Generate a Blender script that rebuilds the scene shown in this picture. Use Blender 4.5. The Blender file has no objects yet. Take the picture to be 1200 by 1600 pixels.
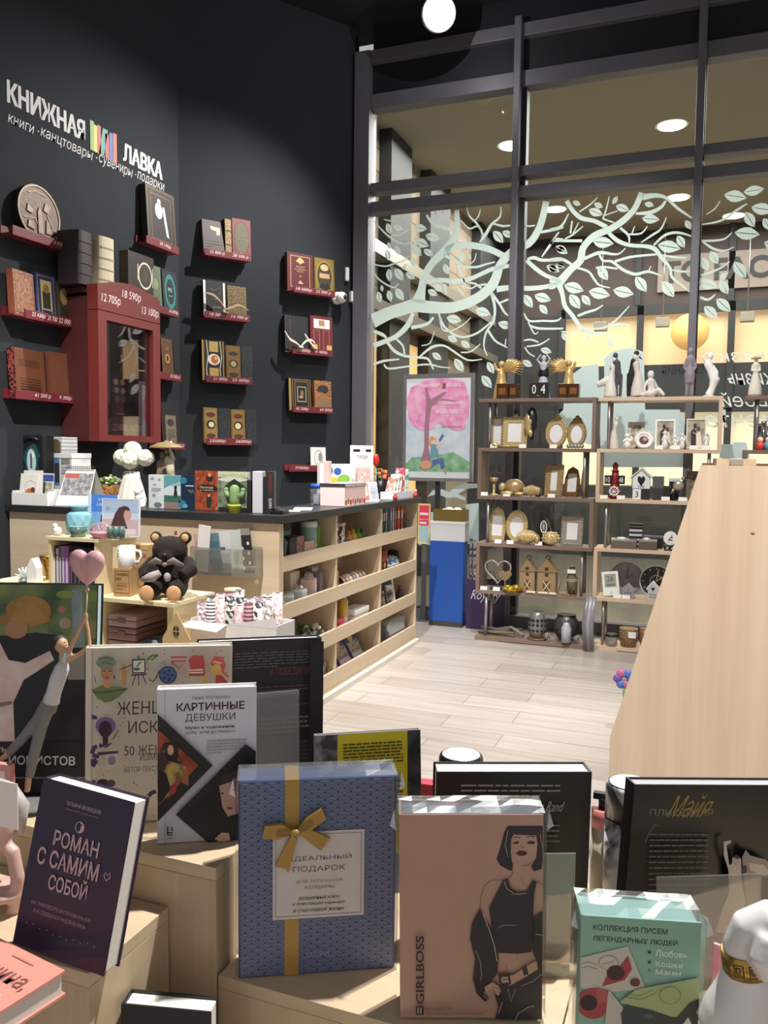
import bpy, bmesh, math, random
from math import sin, cos, pi, radians as R
from mathutils import Vector, Matrix
random.seed(7)
scn = bpy.context.scene
COL = scn.collection
# ------------------------------------------------------------------ camera
F = 1285.0
CAM = Vector((0, 0, 1.40))
YAW, PITCH, ROLL = -0.37133344, 0.06956575, 0.01148963
_f = Vector((sin(YAW)*cos(PITCH), cos(YAW)*cos(PITCH), -sin(PITCH)))
_r0 = Vector((cos(YAW), -sin(YAW), 0)); _u0 = _r0.cross(_f)
RT = _r0*cos(ROLL) + _u0*sin(ROLL); UP = -_r0*sin(ROLL) + _u0*cos(ROLL); FW = _f
cd = bpy.data.cameras.new('camera'); cd.sensor_fit = 'VERTICAL'; cd.sensor_height = 32.0
cd.lens = F*32.0/1600; cd.clip_start = 0.05; cd.clip_end = 80
co = bpy.data.objects.new('camera', cd); COL.objects.link(co)
m = Matrix((RT, UP, -FW)).transposed().to_4x4(); m.translation = CAM
co.matrix_world = m
scn.camera = co
# ------------------------------------------------------------------ world, exposure, lights
w = bpy.data.worlds.new('world'); scn.world = w; w.use_nodes = True
bg = w.node_tree.nodes['Background']; bg.inputs[0].default_value = (1.0, .97, .95, 1); bg.inputs[1].default_value = 0.44
scn.view_settings.view_transform = 'Standard'; scn.view_settings.look = 'None'
scn.view_settings.exposure = 0.0; scn.view_settings.gamma = 1.0; scn.view_settings.use_curve_mapping = False
WARM = (1.0, .93, .84); NEUT = (1.0, .97, .93)
def spot(name, loc, target, power, cone, blend=.35, size=.05, color=NEUT):
    l = bpy.data.lights.new(name, 'SPOT'); l.energy = power; l.spot_size = R(cone); l.spot_blend = blend
    l.shadow_soft_size = size; l.color = color
    o = bpy.data.objects.new(name, l); COL.objects.link(o); o.location = loc
    d = Vector(target) - Vector(loc); o.rotation_euler = d.to_track_quat('-Z', 'Y').to_euler()
    return o
def area(name, loc, target, power, sx, sy, color=NEUT):
    l = bpy.data.lights.new(name, 'AREA'); l.energy = power; l.shape = 'RECTANGLE'; l.size = sx; l.size_y = sy; l.color = color
    o = bpy.data.objects.new(name, l); COL.objects.link(o); o.location = loc
    d = Vector(target) - Vector(loc); o.rotation_euler = d.to_track_quat('-Z', 'Y').to_euler()
    return o
spot('track_spot_wall', (-1.93, 5.9, 4.58), (-3.3, 4.6, 1.6), 780, 95, .8)
spot('track_spot_till', (-1.5, 1.9, 4.7), (-2.4, 3.6, .9), 1150, 62, .6)
spot('track_spot_aisle', (-0.6, 3.4, 4.7), (-1.1, 6.0, 1.1), 640, 70, .7)
spot('track_spot_books', (.3, 2.25, 4.7), (-.4, 1.02, .75), 1250, 38, .7)
spot('track_spot_floor', (0.3, 4.2, 4.7), (-.9, 4.0, 0), 150, 70, .8)
spot('track_spot_display', (0.5, 0.2, 4.7), (.3, 2.65, .95), 1080, 30, .6)
area('corridor_glow', (-.6, 9.6, 4.5), (-.6, 9.6, 0), 560, 4.6, 4.6, NEUT)
# ------------------------------------------------------------------ photo ray helpers
def ray(x, y): return RT*((x-600)/F) - UP*((y-800)/F) + FW
def onX(x, y, v):
    d = ray(x, y); return CAM + d*((v-CAM.x)/d.x)
def onY(x, y, v):
    d = ray(x, y); return CAM + d*((v-CAM.y)/d.y)
def onZ(x, y, v):
    d = ray(x, y); return CAM + d*((v-CAM.z)/d.z)
# ------------------------------------------------------------------ materials
_mats = {}
def lin(h):
    if not isinstance(h, str): return tuple(h)
    h = h.lstrip('#'); c = [int(h[i:i+2], 16)/255 for i in (0, 2, 4)]
    return tuple(x/12.92 if x <= .04045 else ((x+.055)/1.055)**2.4 for x in c)
def _new(name):
    m = bpy.data.materials.new(name); m.use_nodes = True
    return m, m.node_tree.nodes, m.node_tree.links, m.node_tree.nodes['Principled BSDF']
def M(col, rough=.55, metal=0.0, var=.06, scale=30., bump=0.0, coat=0.0):
    key = (col, rough, metal, var, scale, bump, coat)
    if key in _mats: return _mats[key]
    m, n, l, b = _new('paint_'+str(len(_mats)))
    c = lin(col)
    b.inputs['Roughness'].default_value = rough; b.inputs['Metallic'].default_value = metal
    b.inputs['Coat Weight'].default_value = coat; b.inputs['Coat Roughness'].default_value = .08
    tc = n.new('ShaderNodeTexCoord'); no = n.new('ShaderNodeTexNoise'); no.inputs['Scale'].default_value = scale
    no.inputs['Detail'].default_value = 3
    l.new(tc.outputs['Object'], no.inputs['Vector'])
    mx = n.new('ShaderNodeMix'); mx.data_type = 'RGBA'
    mx.inputs[6].default_value = (*[x*(1-var) for x in c], 1); mx.inputs[7].default_value = (*[min(1, x*(1+var)) for x in c], 1)
    l.new(no.outputs['Fac'], mx.inputs[0]); l.new(mx.outputs[2], b.inputs['Base Color'])
    if bump:
        bp = n.new('ShaderNodeBump'); bp.inputs['Strength'].default_value = bump; bp.inputs['Distance'].default_value = .004
        l.new(no.outputs['Fac'], bp.inputs['Height']); l.new(bp.outputs['Normal'], b.inputs['Normal'])
    _mats[key] = m
    return m
def MIX(c1, c2, scale=20., rough=.6, metal=0., sharp=.1, dist=0., bump=0., c3=None):
    """two or three colours in noise patches"""
    key = ('mix', c1, c2, c3, scale, rough, metal, sharp, dist, bump)
    if key in _mats: return _mats[key]
    m, n, l, b = _new('patch_'+str(len(_mats)))
    b.inputs['Roughness'].default_value = rough; b.inputs['Metallic'].default_value = metal
    tc = n.new('ShaderNodeTexCoord'); no = n.new('ShaderNodeTexNoise'); no.inputs['Scale'].default_value = scale
    no.inputs['Detail'].default_value = 4; no.inputs['Distortion'].default_value = dist
    cr = n.new('ShaderNodeValToRGB'); e = cr.color_ramp.elements
    e[0].position = .5-sharp; e[1].position = .5+sharp
    e[0].color = (*lin(c1), 1); e[1].color = (*lin(c2), 1)
    if c3:
        x = cr.color_ramp.elements.new(.5+sharp+.08); x.color = (*lin(c3), 1)
    l.new(tc.outputs['Object'], no.inputs['Vector']); l.new(no.outputs['Fac'], cr.inputs['Fac']); l.new(cr.outputs['Color'], b.inputs['Base Color'])
    if bump:
        bp = n.new('ShaderNodeBump'); bp.inputs['Strength'].default_value = bump; bp.inputs['Distance'].default_value = .003
        l.new(no.outputs['Fac'], bp.inputs['Height']); l.new(bp.outputs['Normal'], b.inputs['Normal'])
    _mats[key] = m
    return m
def STR(c1, c2, n_=60., axis=0, rough=.6, w_=.5):
    """stripes along an object axis (n_ per metre)"""
    key = ('str', c1, c2, n_, axis, rough, w_)
    if key in _mats: return _mats[key]
    m, n, l, b = _new('stripe_'+str(len(_mats)))
    b.inputs['Roughness'].default_value = rough
    tc = n.new('ShaderNodeTexCoord'); sp = n.new('ShaderNodeSeparateXYZ'); l.new(tc.outputs['Object'], sp.inputs[0])
    a = n.new('ShaderNodeMath'); a.operation = 'MULTIPLY'; a.inputs[1].default_value = n_; l.new(sp.outputs[axis], a.inputs[0])
    f = n.new('ShaderNodeMath'); f.operation = 'FRACT'; l.new(a.outputs[0], f.inputs[0])
    g = n.new('ShaderNodeMath'); g.operation = 'GREATER_THAN'; g.inputs[1].default_value = w_; l.new(f.outputs[0], g.inputs[0])
    mx = n.new('ShaderNodeMix'); mx.data_type = 'RGBA'; mx.inputs[6].default_value = (*lin(c1), 1); mx.inputs[7].default_value = (*lin(c2), 1)
    l.new(g.outputs[0], mx.inputs[0]); l.new(mx.outputs[2], b.inputs['Base Color'])
    _mats[key] = m
    return m
def VINYL(col):
    key = ('vinyl', col)
    if key in _mats: return _mats[key]
    m, n, l, b = _new('vinyl_'+str(len(_mats)))
    tr = n.new('ShaderNodeBsdfTranslucent'); tr.inputs[0].default_value = (*lin(col), 1); b.inputs['Base Color'].default_value = (*lin(col), 1); b.inputs['Roughness'].default_value = .6
    no = n.new('ShaderNodeTexNoise'); no.inputs['Scale'].default_value = 4; mp = n.new('ShaderNodeMapRange'); mp.inputs[3].default_value = .35; mp.inputs[4].default_value = .45
    mx = n.new('ShaderNodeMixShader'); l.new(no.outputs['Fac'], mp.inputs[0]); l.new(mp.outputs[0], mx.inputs[0])
    l.new(b.outputs[0], mx.inputs[1]); l.new(tr.outputs[0], mx.inputs[2]); l.new(mx.outputs[0], n['Material Output'].inputs['Surface'])
    _mats[key] = m
    return m
def EM(col, s=1.0):
    key = ('em', col, s)
    if key in _mats: return _mats[key]
    m, n, l, b = _new('glow_'+str(len(_mats)))
    b.inputs['Base Color'].default_value = (*lin(col), 1)
    b.inputs['Emission Color'].default_value = (*lin(col), 1); b.inputs['Emission Strength'].default_value = s
    _mats[key] = m
    return m
def GLASS(tint='#ffffff', refl=.08, rough=.02, dens=0.0):
    """thin clear sheet: see-through with a fresnel gloss"""
    key = ('gl', tint, refl, rough, dens)
    if key in _mats: return _mats[key]
    m, n, l, b = _new('clear_'+str(len(_mats)))
    out = n['Material Output']; n.remove(b)
    t = n.new('ShaderNodeBsdfTransparent'); t.inputs[0].default_value = (*lin(tint), 1)
    g = n.new('ShaderNodeBsdfGlossy'); g.inputs['Roughness'].default_value = rough; g.inputs[0].default_value = (1, 1, 1, 1)
    d = n.new('ShaderNodeBsdfDiffuse'); d.inputs[0].default_value = (.8, .82, .82, 1)
    lw = n.new('ShaderNodeLayerWeight'); lw.inputs[0].default_value = .25
    mr = n.new('ShaderNodeMath'); mr.operation = 'MULTIPLY_ADD'; mr.inputs[1].default_value = .6; mr.inputs[2].default_value = refl
    l.new(lw.outputs['Fresnel'], mr.inputs[0])
    m0 = n.new('ShaderNodeMixShader'); m0.inputs[0].default_value = dens; l.new(t.outputs[0], m0.inputs[1]); l.new(d.outputs[0], m0.inputs[2])
    mx = n.new('ShaderNodeMixShader'); l.new(mr.outputs[0], mx.inputs[0]); l.new(m0.outputs[0], mx.inputs[1]); l.new(g.outputs[0], mx.inputs[2])
    l.new(mx.outputs[0], out.inputs['Surface'])
    _mats[key] = m
    return m
def WOOD(c1, c2, axis=2, scale=1.0, rough=.5, fine=1.0):
    """long straight grain along an object axis"""
    key = ('wood', c1, c2, axis, scale, rough, fine)
    if key in _mats: return _mats[key]
    m, n, l, b = _new('wood_'+str(len(_mats)))
    b.inputs['Roughness'].default_value = rough
    tc = n.new('ShaderNodeTexCoord'); mp = n.new('ShaderNodeMapping')
    s = [14*scale]*3; s[axis] = .5*scale; mp.inputs['Scale'].default_value = s
    l.new(tc.outputs['Object'], mp.inputs['Vector'])
    no = n.new('ShaderNodeTexNoise'); no.inputs['Scale'].default_value = 1.0; no.inputs['Detail'].default_value = 6; no.inputs['Distortion'].default_value = .25
    l.new(mp.outputs[0], no.inputs['Vector'])
    mp2 = n.new('ShaderNodeMapping'); s2 = [90*scale]*3; s2[axis] = 2.0*scale; mp2.inputs['Scale'].default_value = s2
    l.new(tc.outputs['Object'], mp2.inputs['Vector'])
    n2 = n.new('ShaderNodeTexNoise'); n2.inputs['Scale'].default_value = 1.0; n2.inputs['Detail'].default_value = 3; l.new(mp2.outputs[0], n2.inputs['Vector'])
    ad = n.new('ShaderNodeMath'); ad.operation = 'MULTIPLY_ADD'; ad.inputs[1].default_value = .35*fine; l.new(n2.outputs['Fac'], ad.inputs[0]); l.new(no.outputs['Fac'], ad.inputs[2])
    cr = n.new('ShaderNodeValToRGB'); e = cr.color_ramp.elements; e[0].position = .42; e[1].position = .92
    e[0].color = (*lin(c1), 1); e[1].color = (*lin(c2), 1)
    l.new(ad.outputs[0], cr.inputs['Fac']); l.new(cr.outputs['Color'], b.inputs['Base Color'])
    _mats[key] = m
    return m
ASHX = WOOD('#d9c3a6', '#c4a888', 0); ASHY = WOOD('#d9c3a6', '#c4a888', 1); ASHZ = WOOD('#dcc3a4', '#c8a88a', 2)
PANEL = WOOD('#e0ccb2', '#d0b49a', 2, .8)
BLOCKX = WOOD('#d3c0a2', '#bfa88a', 0, 1.4); BLOCKZ = WOOD('#cfba9b', '#b9a283', 2, 1.4)
CREAM = WOOD('#ecd9b4', '#e2cb9f', 0, .6, .5, .4)
BROWNX = WOOD('#8a7468', '#6d594f', 0); PALEX = WOOD('#dcc5ab', '#ccb094', 0)
BLACK = M('#17161a', .4); WHITE = M('#efeeec', .5); PAPER = STR('#f4f1ea', '#dad6cd', 900, 1); 
CHROME = M('#dcdcde', .3, .6); STEEL = M('#a9a6a4', .3, .7); GOLD = M('#b9924e', .3, 1.0, .15, 60, .2)
MAROON = M('#6d2229', .55); CARD = M('#f2efe8', .6); DARKWALL = M('#323539', .9, 0, .08, 3.); DARKWALL.node_tree.nodes['Principled BSDF'].inputs['Specular IOR Level'].default_value = .12
# ------------------------------------------------------------------ mesh builder
_font_cache = {}
def text_mesh(s, bold=0.0):
    k = (s, bold)
    if k in _font_cache: return _font_cache[k]
    cu = bpy.data.curves.new('t', 'FONT'); cu.body = s; cu.size = 1.0; cu.resolution_u = 3; cu.offset = bold; cu.fill_mode = 'BOTH' if False else 'FRONT'
    ob = bpy.data.objects.new('t', cu); COL.objects.link(ob)
    dg = bpy.context.evaluated_depsgraph_get()
    me = bpy.data.meshes.new_from_object(ob.evaluated_get(dg))
    vs = [v.co.copy() for v in me.vertices]; fs = [tuple(p.vertices) for p in me.polygons]
    bpy.data.objects.remove(ob); bpy.data.curves.remove(cu); bpy.data.meshes.remove(me)
    if vs:
        x0 = min(v.x for v in vs); x1 = max(v.x for v in vs); y0 = min(v.y for v in vs); y1 = max(v.y for v in vs)
        vs = [((v.x-x0)/max(1e-6, x1-x0), (v.y-y0)/max(1e-6, y1-y0)) for v in vs]
        asp = (x1-x0)/max(1e-6, y1-y0)
    else: asp = 1
    _font_cache[k] = (vs, fs, asp)
    return _font_cache[k]
class MB:
    def __init__(s): s.bm = bmesh.new(); s.mats = []; s.T = Matrix()
    def mi(s, m):
        if m not in s.mats: s.mats.append(m)
        return s.mats.index(m)
    def _v(s, co): return s.bm.verts.new(s.T @ Vector(co))
    def face(s, cos_, m, smooth=False):
        try: f = s.bm.faces.new([s._v(c) for c in cos_])
        except ValueError: return
        f.material_index = s.mi(m); f.smooth = smooth
        return f
    def box(s, a, b, m, bev=0.0, mats=None):
        x0, y0, z0 = [min(p, q) for p, q in zip(a, b)]; x1, y1, z1 = [max(p, q) for p, q in zip(a, b)]
        v = [s._v(c) for c in ((x0, y0, z0), (x1, y0, z0), (x1, y1, z0), (x0, y1, z0), (x0, y0, z1), (x1, y0, z1), (x1, y1, z1), (x0, y1, z1))]
        fs = []
        for k, q in enumerate(((3, 2, 1, 0), (4, 5, 6, 7), (0, 1, 5, 4), (1, 2, 6, 5), (2, 3, 7, 6), (3, 0, 4, 7))):   # bottom top front right back left
            f = s.bm.faces.new([v[i] for i in q]); f.material_index = s.mi((mats or {}).get(k, m)); fs.append(f)
        if bev:
            es = list({e for f in fs for e in f.edges})
            bmesh.ops.bevel(s.bm, geom=es, offset=bev, segments=2, affect='EDGES', profile=.6)
    def tube(s, pts, rad, m, n=8, cap=True, flat=1.0):
        pts = [Vector(p) for p in pts]
        if not isinstance(rad, (list, tuple)): rad = [rad]*len(pts)
        rings = []; prev = None
        for i, p in enumerate(pts):
            t = (pts[min(i+1, len(pts)-1)] - pts[max(i-1, 0)])
            t = t.normalized() if t.length > 1e-9 else Vector((0, 0, 1))
            if prev is None:
                u = Vector((1, 0, 0)) if abs(t.x) < .9 else Vector((0, 1, 0))
            else: u = prev
            u = (u - t*u.dot(t)).normalized(); v = t.cross(u); prev = u
            rings.append([s._v(p + (u*cos(2*pi*k/n) + v*sin(2*pi*k/n)*flat)*rad[i]) for k in range(n)])
        mi = s.mi(m)
        for i in range(len(rings)-1):
            for k in range(n):
                f = s.bm.faces.new((rings[i][k], rings[i][(k+1) % n], rings[i+1][(k+1) % n], rings[i+1][k])); f.material_index = mi; f.smooth = True
        if cap:
            for rg in (rings[0][::-1], rings[-1]):
                f = s.bm.faces.new(rg); f.material_index = mi
    def lathe(s, prof, m, c=(0, 0, 0), n=20, flut=0, depth=0.0, mats=None, sq=(1, 1)):
        rings = []
        for (r, z) in prof:
            rg = []
            for k in range(n):
                a = 2*pi*k/n; rr = r*(1+depth*cos(flut*a)) if flut else r
                rg.append(s._v((c[0]+rr*cos(a)*sq[0], c[1]+rr*sin(a)*sq[1], c[2]+z)))
            rings.append(rg)
        for i in range(len(rings)-1):
            mi = s.mi(mats[i] if mats and mats[i] else m)
            for k in range(n):
                f = s.bm.faces.new((rings[i][k], rings[i][(k+1) % n], rings[i+1][(k+1) % n], rings[i+1][k])); f.material_index = mi; f.smooth = True
        for rg, mm in ((rings[0][::-1], 0), (rings[-1], -1)):
            f = s.bm.faces.new(rg); f.material_index = s.mi(mats[mm] if mats and mats[mm] else m)
    def ell(s, c, r, m, n=12, rot=None):
        if not isinstance(r, (list, tuple)): r = (r, r, r)
        old = s.T
        s.T = s.T @ Matrix.Translation(c) @ (rot.to_4x4() if rot else Matrix())
        rows = max(5, n//2+1); rings = []
        for i in range(1, rows):
            a = pi*i/rows
            rings.append([s._v((r[0]*sin(a)*cos(2*pi*k/n), r[1]*sin(a)*sin(2*pi*k/n), -r[2]*cos(a))) for k in range(n)])
        b = s._v((0, 0, -r[2])); t = s._v((0, 0, r[2])); mi = s.mi(m); fs = []
        for i in range(len(rings)-1):
            for k in range(n): fs.append(s.bm.faces.new((rings[i][k], rings[i][(k+1) % n], rings[i+1][(k+1) % n], rings[i+1][k])))
        for k in range(n):
            fs.append(s.bm.faces.new((b, rings[0][(k+1) % n], rings[0][k]))); fs.append(s.bm.faces.new((t, rings[-1][k], rings[-1][(k+1) % n])))
        for f in fs: f.material_index = mi; f.smooth = True
        s.T = old
    def prism(s, pts, y0, y1, m, side=None):
        """outline in the XZ plane given thickness along Y (front at y0)"""
        a = [s._v((p[0], y0, p[1])) for p in pts]; b = [s._v((p[0], y1, p[1])) for p in pts]
        mi = s.mi(m); ms = s.mi(side or m); n = len(pts)
        try:
            s.bm.faces.new(a).material_index = mi; s.bm.faces.new(b[::-1]).material_index = mi
        except ValueError: pass
        for k in range(n):
            f = s.bm.faces.new((a[(k+1) % n], a[k], b[k], b[(k+1) % n])); f.material_index = ms
    def ring(s, po, pi_, y0, y1, m):
        """flat ring between two outlines with the same number of points (XZ), thickness y0..y1"""
        n = len(po); mi = s.mi(m)
        A = [s._v((p[0], y0, p[1])) for p in po]; B = [s._v((p[0], y0, p[1])) for p in pi_]
        C = [s._v((p[0], y1, p[1])) for p in po]; D = [s._v((p[0], y1, p[1])) for p in pi_]
        for k in range(n):
            j = (k+1) % n
            for q in ((A[k], A[j], B[j], B[k]), (C[j], C[k], D[k], D[j]), (A[j], A[k], C[k], C[j]), (B[k], B[j], D[j], D[k])):
                s.bm.faces.new(q).material_index = mi
    def text(s, t, x0, z0, x1, z1, y, m, shear=0.0, bold=0.0, fit=False, rot=False):
        """lettering filling a rectangle of the XZ plane at depth y"""
        vs, fs, asp = text_mesh(t, bold); mi = s.mi(m)
        if fit:
            w_ = (z1-z0)*asp*fit; cx = (x0+x1)/2; x0, x1 = cx-w_/2, cx+w_/2
        if rot: V = [s._v((x1-v*(x1-x0), y, z0+u*(z1-z0))) for u, v in vs]
        else: V = [s._v((x0+u*(x1-x0)+shear*v*(z1-z0), y, z0+v*(z1-z0))) for u, v in vs]
        for f in fs:
            try: s.bm.faces.new([V[i] for i in f]).material_index = mi
            except ValueError: pass
    def stroke(s, pts, wid, y, m, thick=0.0):
        """flat painted line in the XZ plane: pts (x,z) and a width per point"""
        P = [Vector((p[0], p[1])) for p in pts]; n = len(P)
        if n < 2: return
        if not isinstance(wid, (list, tuple)): wid = [wid]*n
        L, Rr = [], []
        for i, p in enumerate(P):
            t = P[min(i+1, n-1)] - P[max(i-1, 0)]; t = t.normalized() if t.length > 1e-9 else Vector((1, 0))
            q = Vector((-t.y, t.x))*wid[i]/2
            L.append(p+q); Rr.append(p-q)
        for i in range(n-1):
            s.face([(Rr[i].x, y, Rr[i].y), (Rr[i+1].x, y, Rr[i+1].y), (L[i+1].x, y, L[i+1].y), (L[i].x, y, L[i].y)], m)
    def build(s, name, parent=None, loc=(0, 0, 0), rz=0.0, mat=None, remesh=0, sharp=35, solid=0):
        bmesh.ops.recalc_face_normals(s.bm, faces=s.bm.faces[:]) if False else None
        me = bpy.data.meshes.new(name); s.bm.to_mesh(me); s.bm.free()
        for m in s.mats: me.materials.append(m)
        o = bpy.data.objects.new(name, me); COL.objects.link(o)
        o.location = loc; o.rotation_euler = (0, 0, rz)
        if parent: o.parent = parent
        if remesh:
            md = o.modifiers.new('r', 'REMESH'); md.mode = 'VOXEL'; md.voxel_size = remesh; md.use_smooth_shade = True
            sm = o.modifiers.new('s', 'SMOOTH'); sm.iterations = 4; sm.factor = .5
        return o
def tag(o, label, cat, group=None, kind=None):
    o['label'] = label; o['category'] = cat
    if group: o['group'] = group
    if kind: o['kind'] = kind
    return o
def thing(name, label, cat, loc=(0, 0, 0), rz=0.0, group=None, rot=None):
    o = bpy.data.objects.new(name, None); COL.objects.link(o); o.empty_display_size = .05
    o.location = loc; o.rotation_euler = rot or (0, 0, rz)
    return tag(o, label, cat, group)
def struct(o): o['kind'] = 'structure'; return o
def smooth_pts(pts, k=3):
    """Catmull-Rom through (x, y, w) points"""
    out = []; n = len(pts)
    for i in range(n-1):
        p0, p1, p2, p3 = pts[max(i-1, 0)], pts[i], pts[i+1], pts[min(i+2, n-1)]
        for j in range(k):
            t = j/k
            out.append(tuple(.5*((2*b)+(-a+c)*t+(2*a-5*b+4*c-d)*t*t+(-a+3*b-3*c+d)*t**3) for a, b, c, d in zip(p0, p1, p2, p3)))
    out.append(tuple(pts[-1])); return out
def oval(cx, cz, rx, rz, n=24, a0=0): return [(cx+rx*cos(a0-2*pi*k/n), cz+rz*sin(a0-2*pi*k/n)) for k in range(n)][::-1]
def rect(x0, z0, x1, z1): return [(x0, z0), (x1, z0), (x1, z1), (x0, z1)]
# ================================================================== setting
XL = -3.74; YW = 6.65; CEIL = 4.98
JX, JY = -2.845, 6.65           # jamb where the slanted wall meets the glazing
CX, CY = -3.74, 5.30            # corner of the two dark walls
# floor of wood-look tiles
def floor_mat():
    m, n, l, b = _new('floor_tiles'); b.inputs['Roughness'].default_value = .32
    tc = n.new('ShaderNodeTexCoord'); br = n.new('ShaderNodeTexBrick')
    br.inputs['Scale'].default_value = 1.0; br.inputs['Brick Width'].default_value = .9; br.inputs['Row Height'].default_value = .2
    br.inputs['Mortar Size'].default_value = .0025; br.offset = .37; br.offset_frequency = 2
    br.inputs['Color1'].default_value = (*lin('#bcb5af'), 1); br.inputs['Color2'].default_value = (*lin('#aba29a'), 1); br.inputs['Mortar'].default_value = (*lin('#857a6e'), 1)
    l.new(tc.outputs['Object'], br.inputs['Vector'])
    mp = n.new('ShaderNodeMapping'); mp.inputs['Scale'].default_value = (1.2, 16, 1); l.new(tc.outputs['Object'], mp.inputs['Vector'])
    no = n.new('ShaderNodeTexNoise'); no.inputs['Scale'].default_value = 1.6; no.inputs['Detail'].default_value = 5; l.new(mp.outputs[0], no.inputs['Vector'])
    mx = n.new('ShaderNodeMix'); mx.data_type = 'RGBA'; mx.blend_type = 'MULTIPLY'; mx.inputs[0].default_value = .45
    cr = n.new('ShaderNodeValToRGB'); cr.color_ramp.elements[0].position = .35; cr.color_ramp.elements[1].position = .65
    cr.color_ramp.elements[0].color = (.62, .56, .5, 1); cr.color_ramp.elements[1].color = (1, 1, 1, 1)
    l.new(no.outputs['Fac'], cr.inputs['Fac']); l.new(br.outputs['Color'], mx.inputs[6]); l.new(cr.outputs['Color'], mx.inputs[7])
    l.new(mx.outputs[2], b.inputs['Base Color'])
    return m
b = MB(); b.box((-3.9, -1.2, -.08), (3.2, 6.72, 0), floor_mat()); struct(b.build('floor'))
b = MB(); b.box((-3.9, -1.2, CEIL), (3.2, 6.9, CEIL+.08), M('#17181f', .8)); struct(b.build('ceiling'))
b = MB(); b.box((XL-.1, -1.2, 0), (XL, CY, CEIL), DARKWALL); struct(b.build('wall_left'))
b = MB()
dx, dy = JX-CX, JY-CY; ln = math.hypot(dx, dy); WN = Vector((dy/ln, -dx/ln, 0)); WT = Vector((dx/ln, dy/ln, 0))
BW = Matrix.Translation((CX, CY, 0)) @ Matrix.Rotation(math.atan2(dy, dx), 4, 'Z')   # local x along the slanted wall, -y into the room
b.T = BW; b.box((-.05, 0, 0), (ln-.02, .1, CEIL), DARKWALL); struct(b.build('wall_back'))
BWANG = math.atan2(dy, dx)
# glazed front: frame of grey metal
FR = M('#6e6c74', .45, .25); FRD = M('#26262c', .5)
b = MB()
b.box((-2.86, 6.55, 0), (-2.725, 6.72, 4.76), FR); struct(b.build('trim_1'))
for i, (x0, x1, xa, xb) in enumerate(((-1.50, -1.445, -1.445, -1.405), (-.155, -.098, -.098, -.09), (1.20, 1.26, 1.26, 1.27))):
    b = MB(); b.box((x0, 6.52, 0), (x1, 6.72, 4.80), FR, .006); b.box((xa, 6.6, 0), (xb, 6.70, 4.3), FRD); struct(b.build('trim_%d' % (i+2)))
for i, (z0, z1, y0) in enumerate(((4.66, 4.76, 6.56), (4.29, 4.41, 6.58), (3.605, 3.685, 6.58), (3.44, 3.53, 6.58), (0, .1, 6.58))):
    b = MB(); b.box((-2.72, y0, z0), (2.6, 6.71, z1), FR, .004); struct(b.build('trim_%d' % (i+5)))
b = MB(); b.box((-2.72, 6.62, 4.41), (2.6, 6.70, 4.66), M('#15161d', .6)); b.box((-2.72, 6.62, 4.76), (2.6, 6.7, CEIL), M('#15161d', .6)); struct(b.build('trim_10'))
PANE = GLASS('#eef2f0', .008, .01)
xs = [-2.72, -1.475, -.125, 1.23, 2.6]; k = 0
for z0, z1 in ((3.685, 4.29), (3.53, 3.605), (.1, 3.44)):
    for xa, xb in zip(xs[:-1], xs[1:]):
        k += 1; b = MB(); b.box((xa+.01, 6.65, z0-.01), (xb-.01, 6.656, z1+.01), PANE); struct(b.build('window_%d' % k))
# ------------------------------------------------------------------ mall corridor beyond the glass
b = MB(); b.box((-9, 6.75, 4.6), (6, 12.45, 4.7), M('#a8a08e', .8)); struct(b.build('ceiling_corridor'))
b = MB(); b.box((-9, 6.72, -.08), (6, 12.6, 0), M('#6d655b', .2)); struct(b.build('floor_corridor'))
BRICK = M('#8f7f6c', .8, 0, .2, 8)
def brick_mat():
    m, n, l, bb = _new('brick'); bb.inputs['Roughness'].default_value = .8
    tc = n.new('ShaderNodeTexCoord'); mp = n.new('ShaderNodeMapping'); mp.inputs['Rotation'].default_value = (0, R(90), R(90))
    l.new(tc.outputs['Object'], mp.inputs[0])
    br = n.new('ShaderNodeTexBrick'); br.inputs['Scale'].default_value = 1; br.inputs['Brick Width'].default_value = .5; br.inputs['Row Height'].default_value = .22; br.inputs['Mortar Size'].default_value = .008
    br.inputs['Color1'].default_value = (*lin('#a2917c'), 1); br.inputs['Color2'].default_value = (*lin('#8d7c69'), 1); br.inputs['Mortar'].default_value = (*lin('#5e5347'), 1)
    l.new(mp.outputs[0], br.inputs['Vector']); l.new(br.outputs['Color'], bb.inputs['Base Color'])
    return m
BRK = brick_mat()
b = MB(); b.box((-3.25, 6.75, 0), (-3.11, 12.5, 4.6), BRK); struct(b.build('wall_corridor_left'))
b = MB()
for y0, y1 in ((7.75, 8.35), (9.0, 9.75), (11.2, 12.4)): b.box((-3.11, y0, 0), (-2.98, y1, 4.6), M('#3b3a3b', .6))
struct(b.build('trim_11'))
WARMWIN = EM('#e8b878', .62)
b = MB()
for y0, y1 in ((6.95, 7.7), (8.4, 8.95)): b.box((-3.12, y0, .9), (-3.10, y1, 2.62), WARMWIN)
struct(b.build('window_90'))
b = MB(); b.box((-3.1, 7.0, 3.30), (-2.95, 12.0, 3.42), M('#c9c0b2', .3, .6)); b.box((-3.1, 7.0, 2.75), (-2.9, 12.0, 2.86), M('#6f655a', .4)); struct(b.build('trim_12'))
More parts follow.
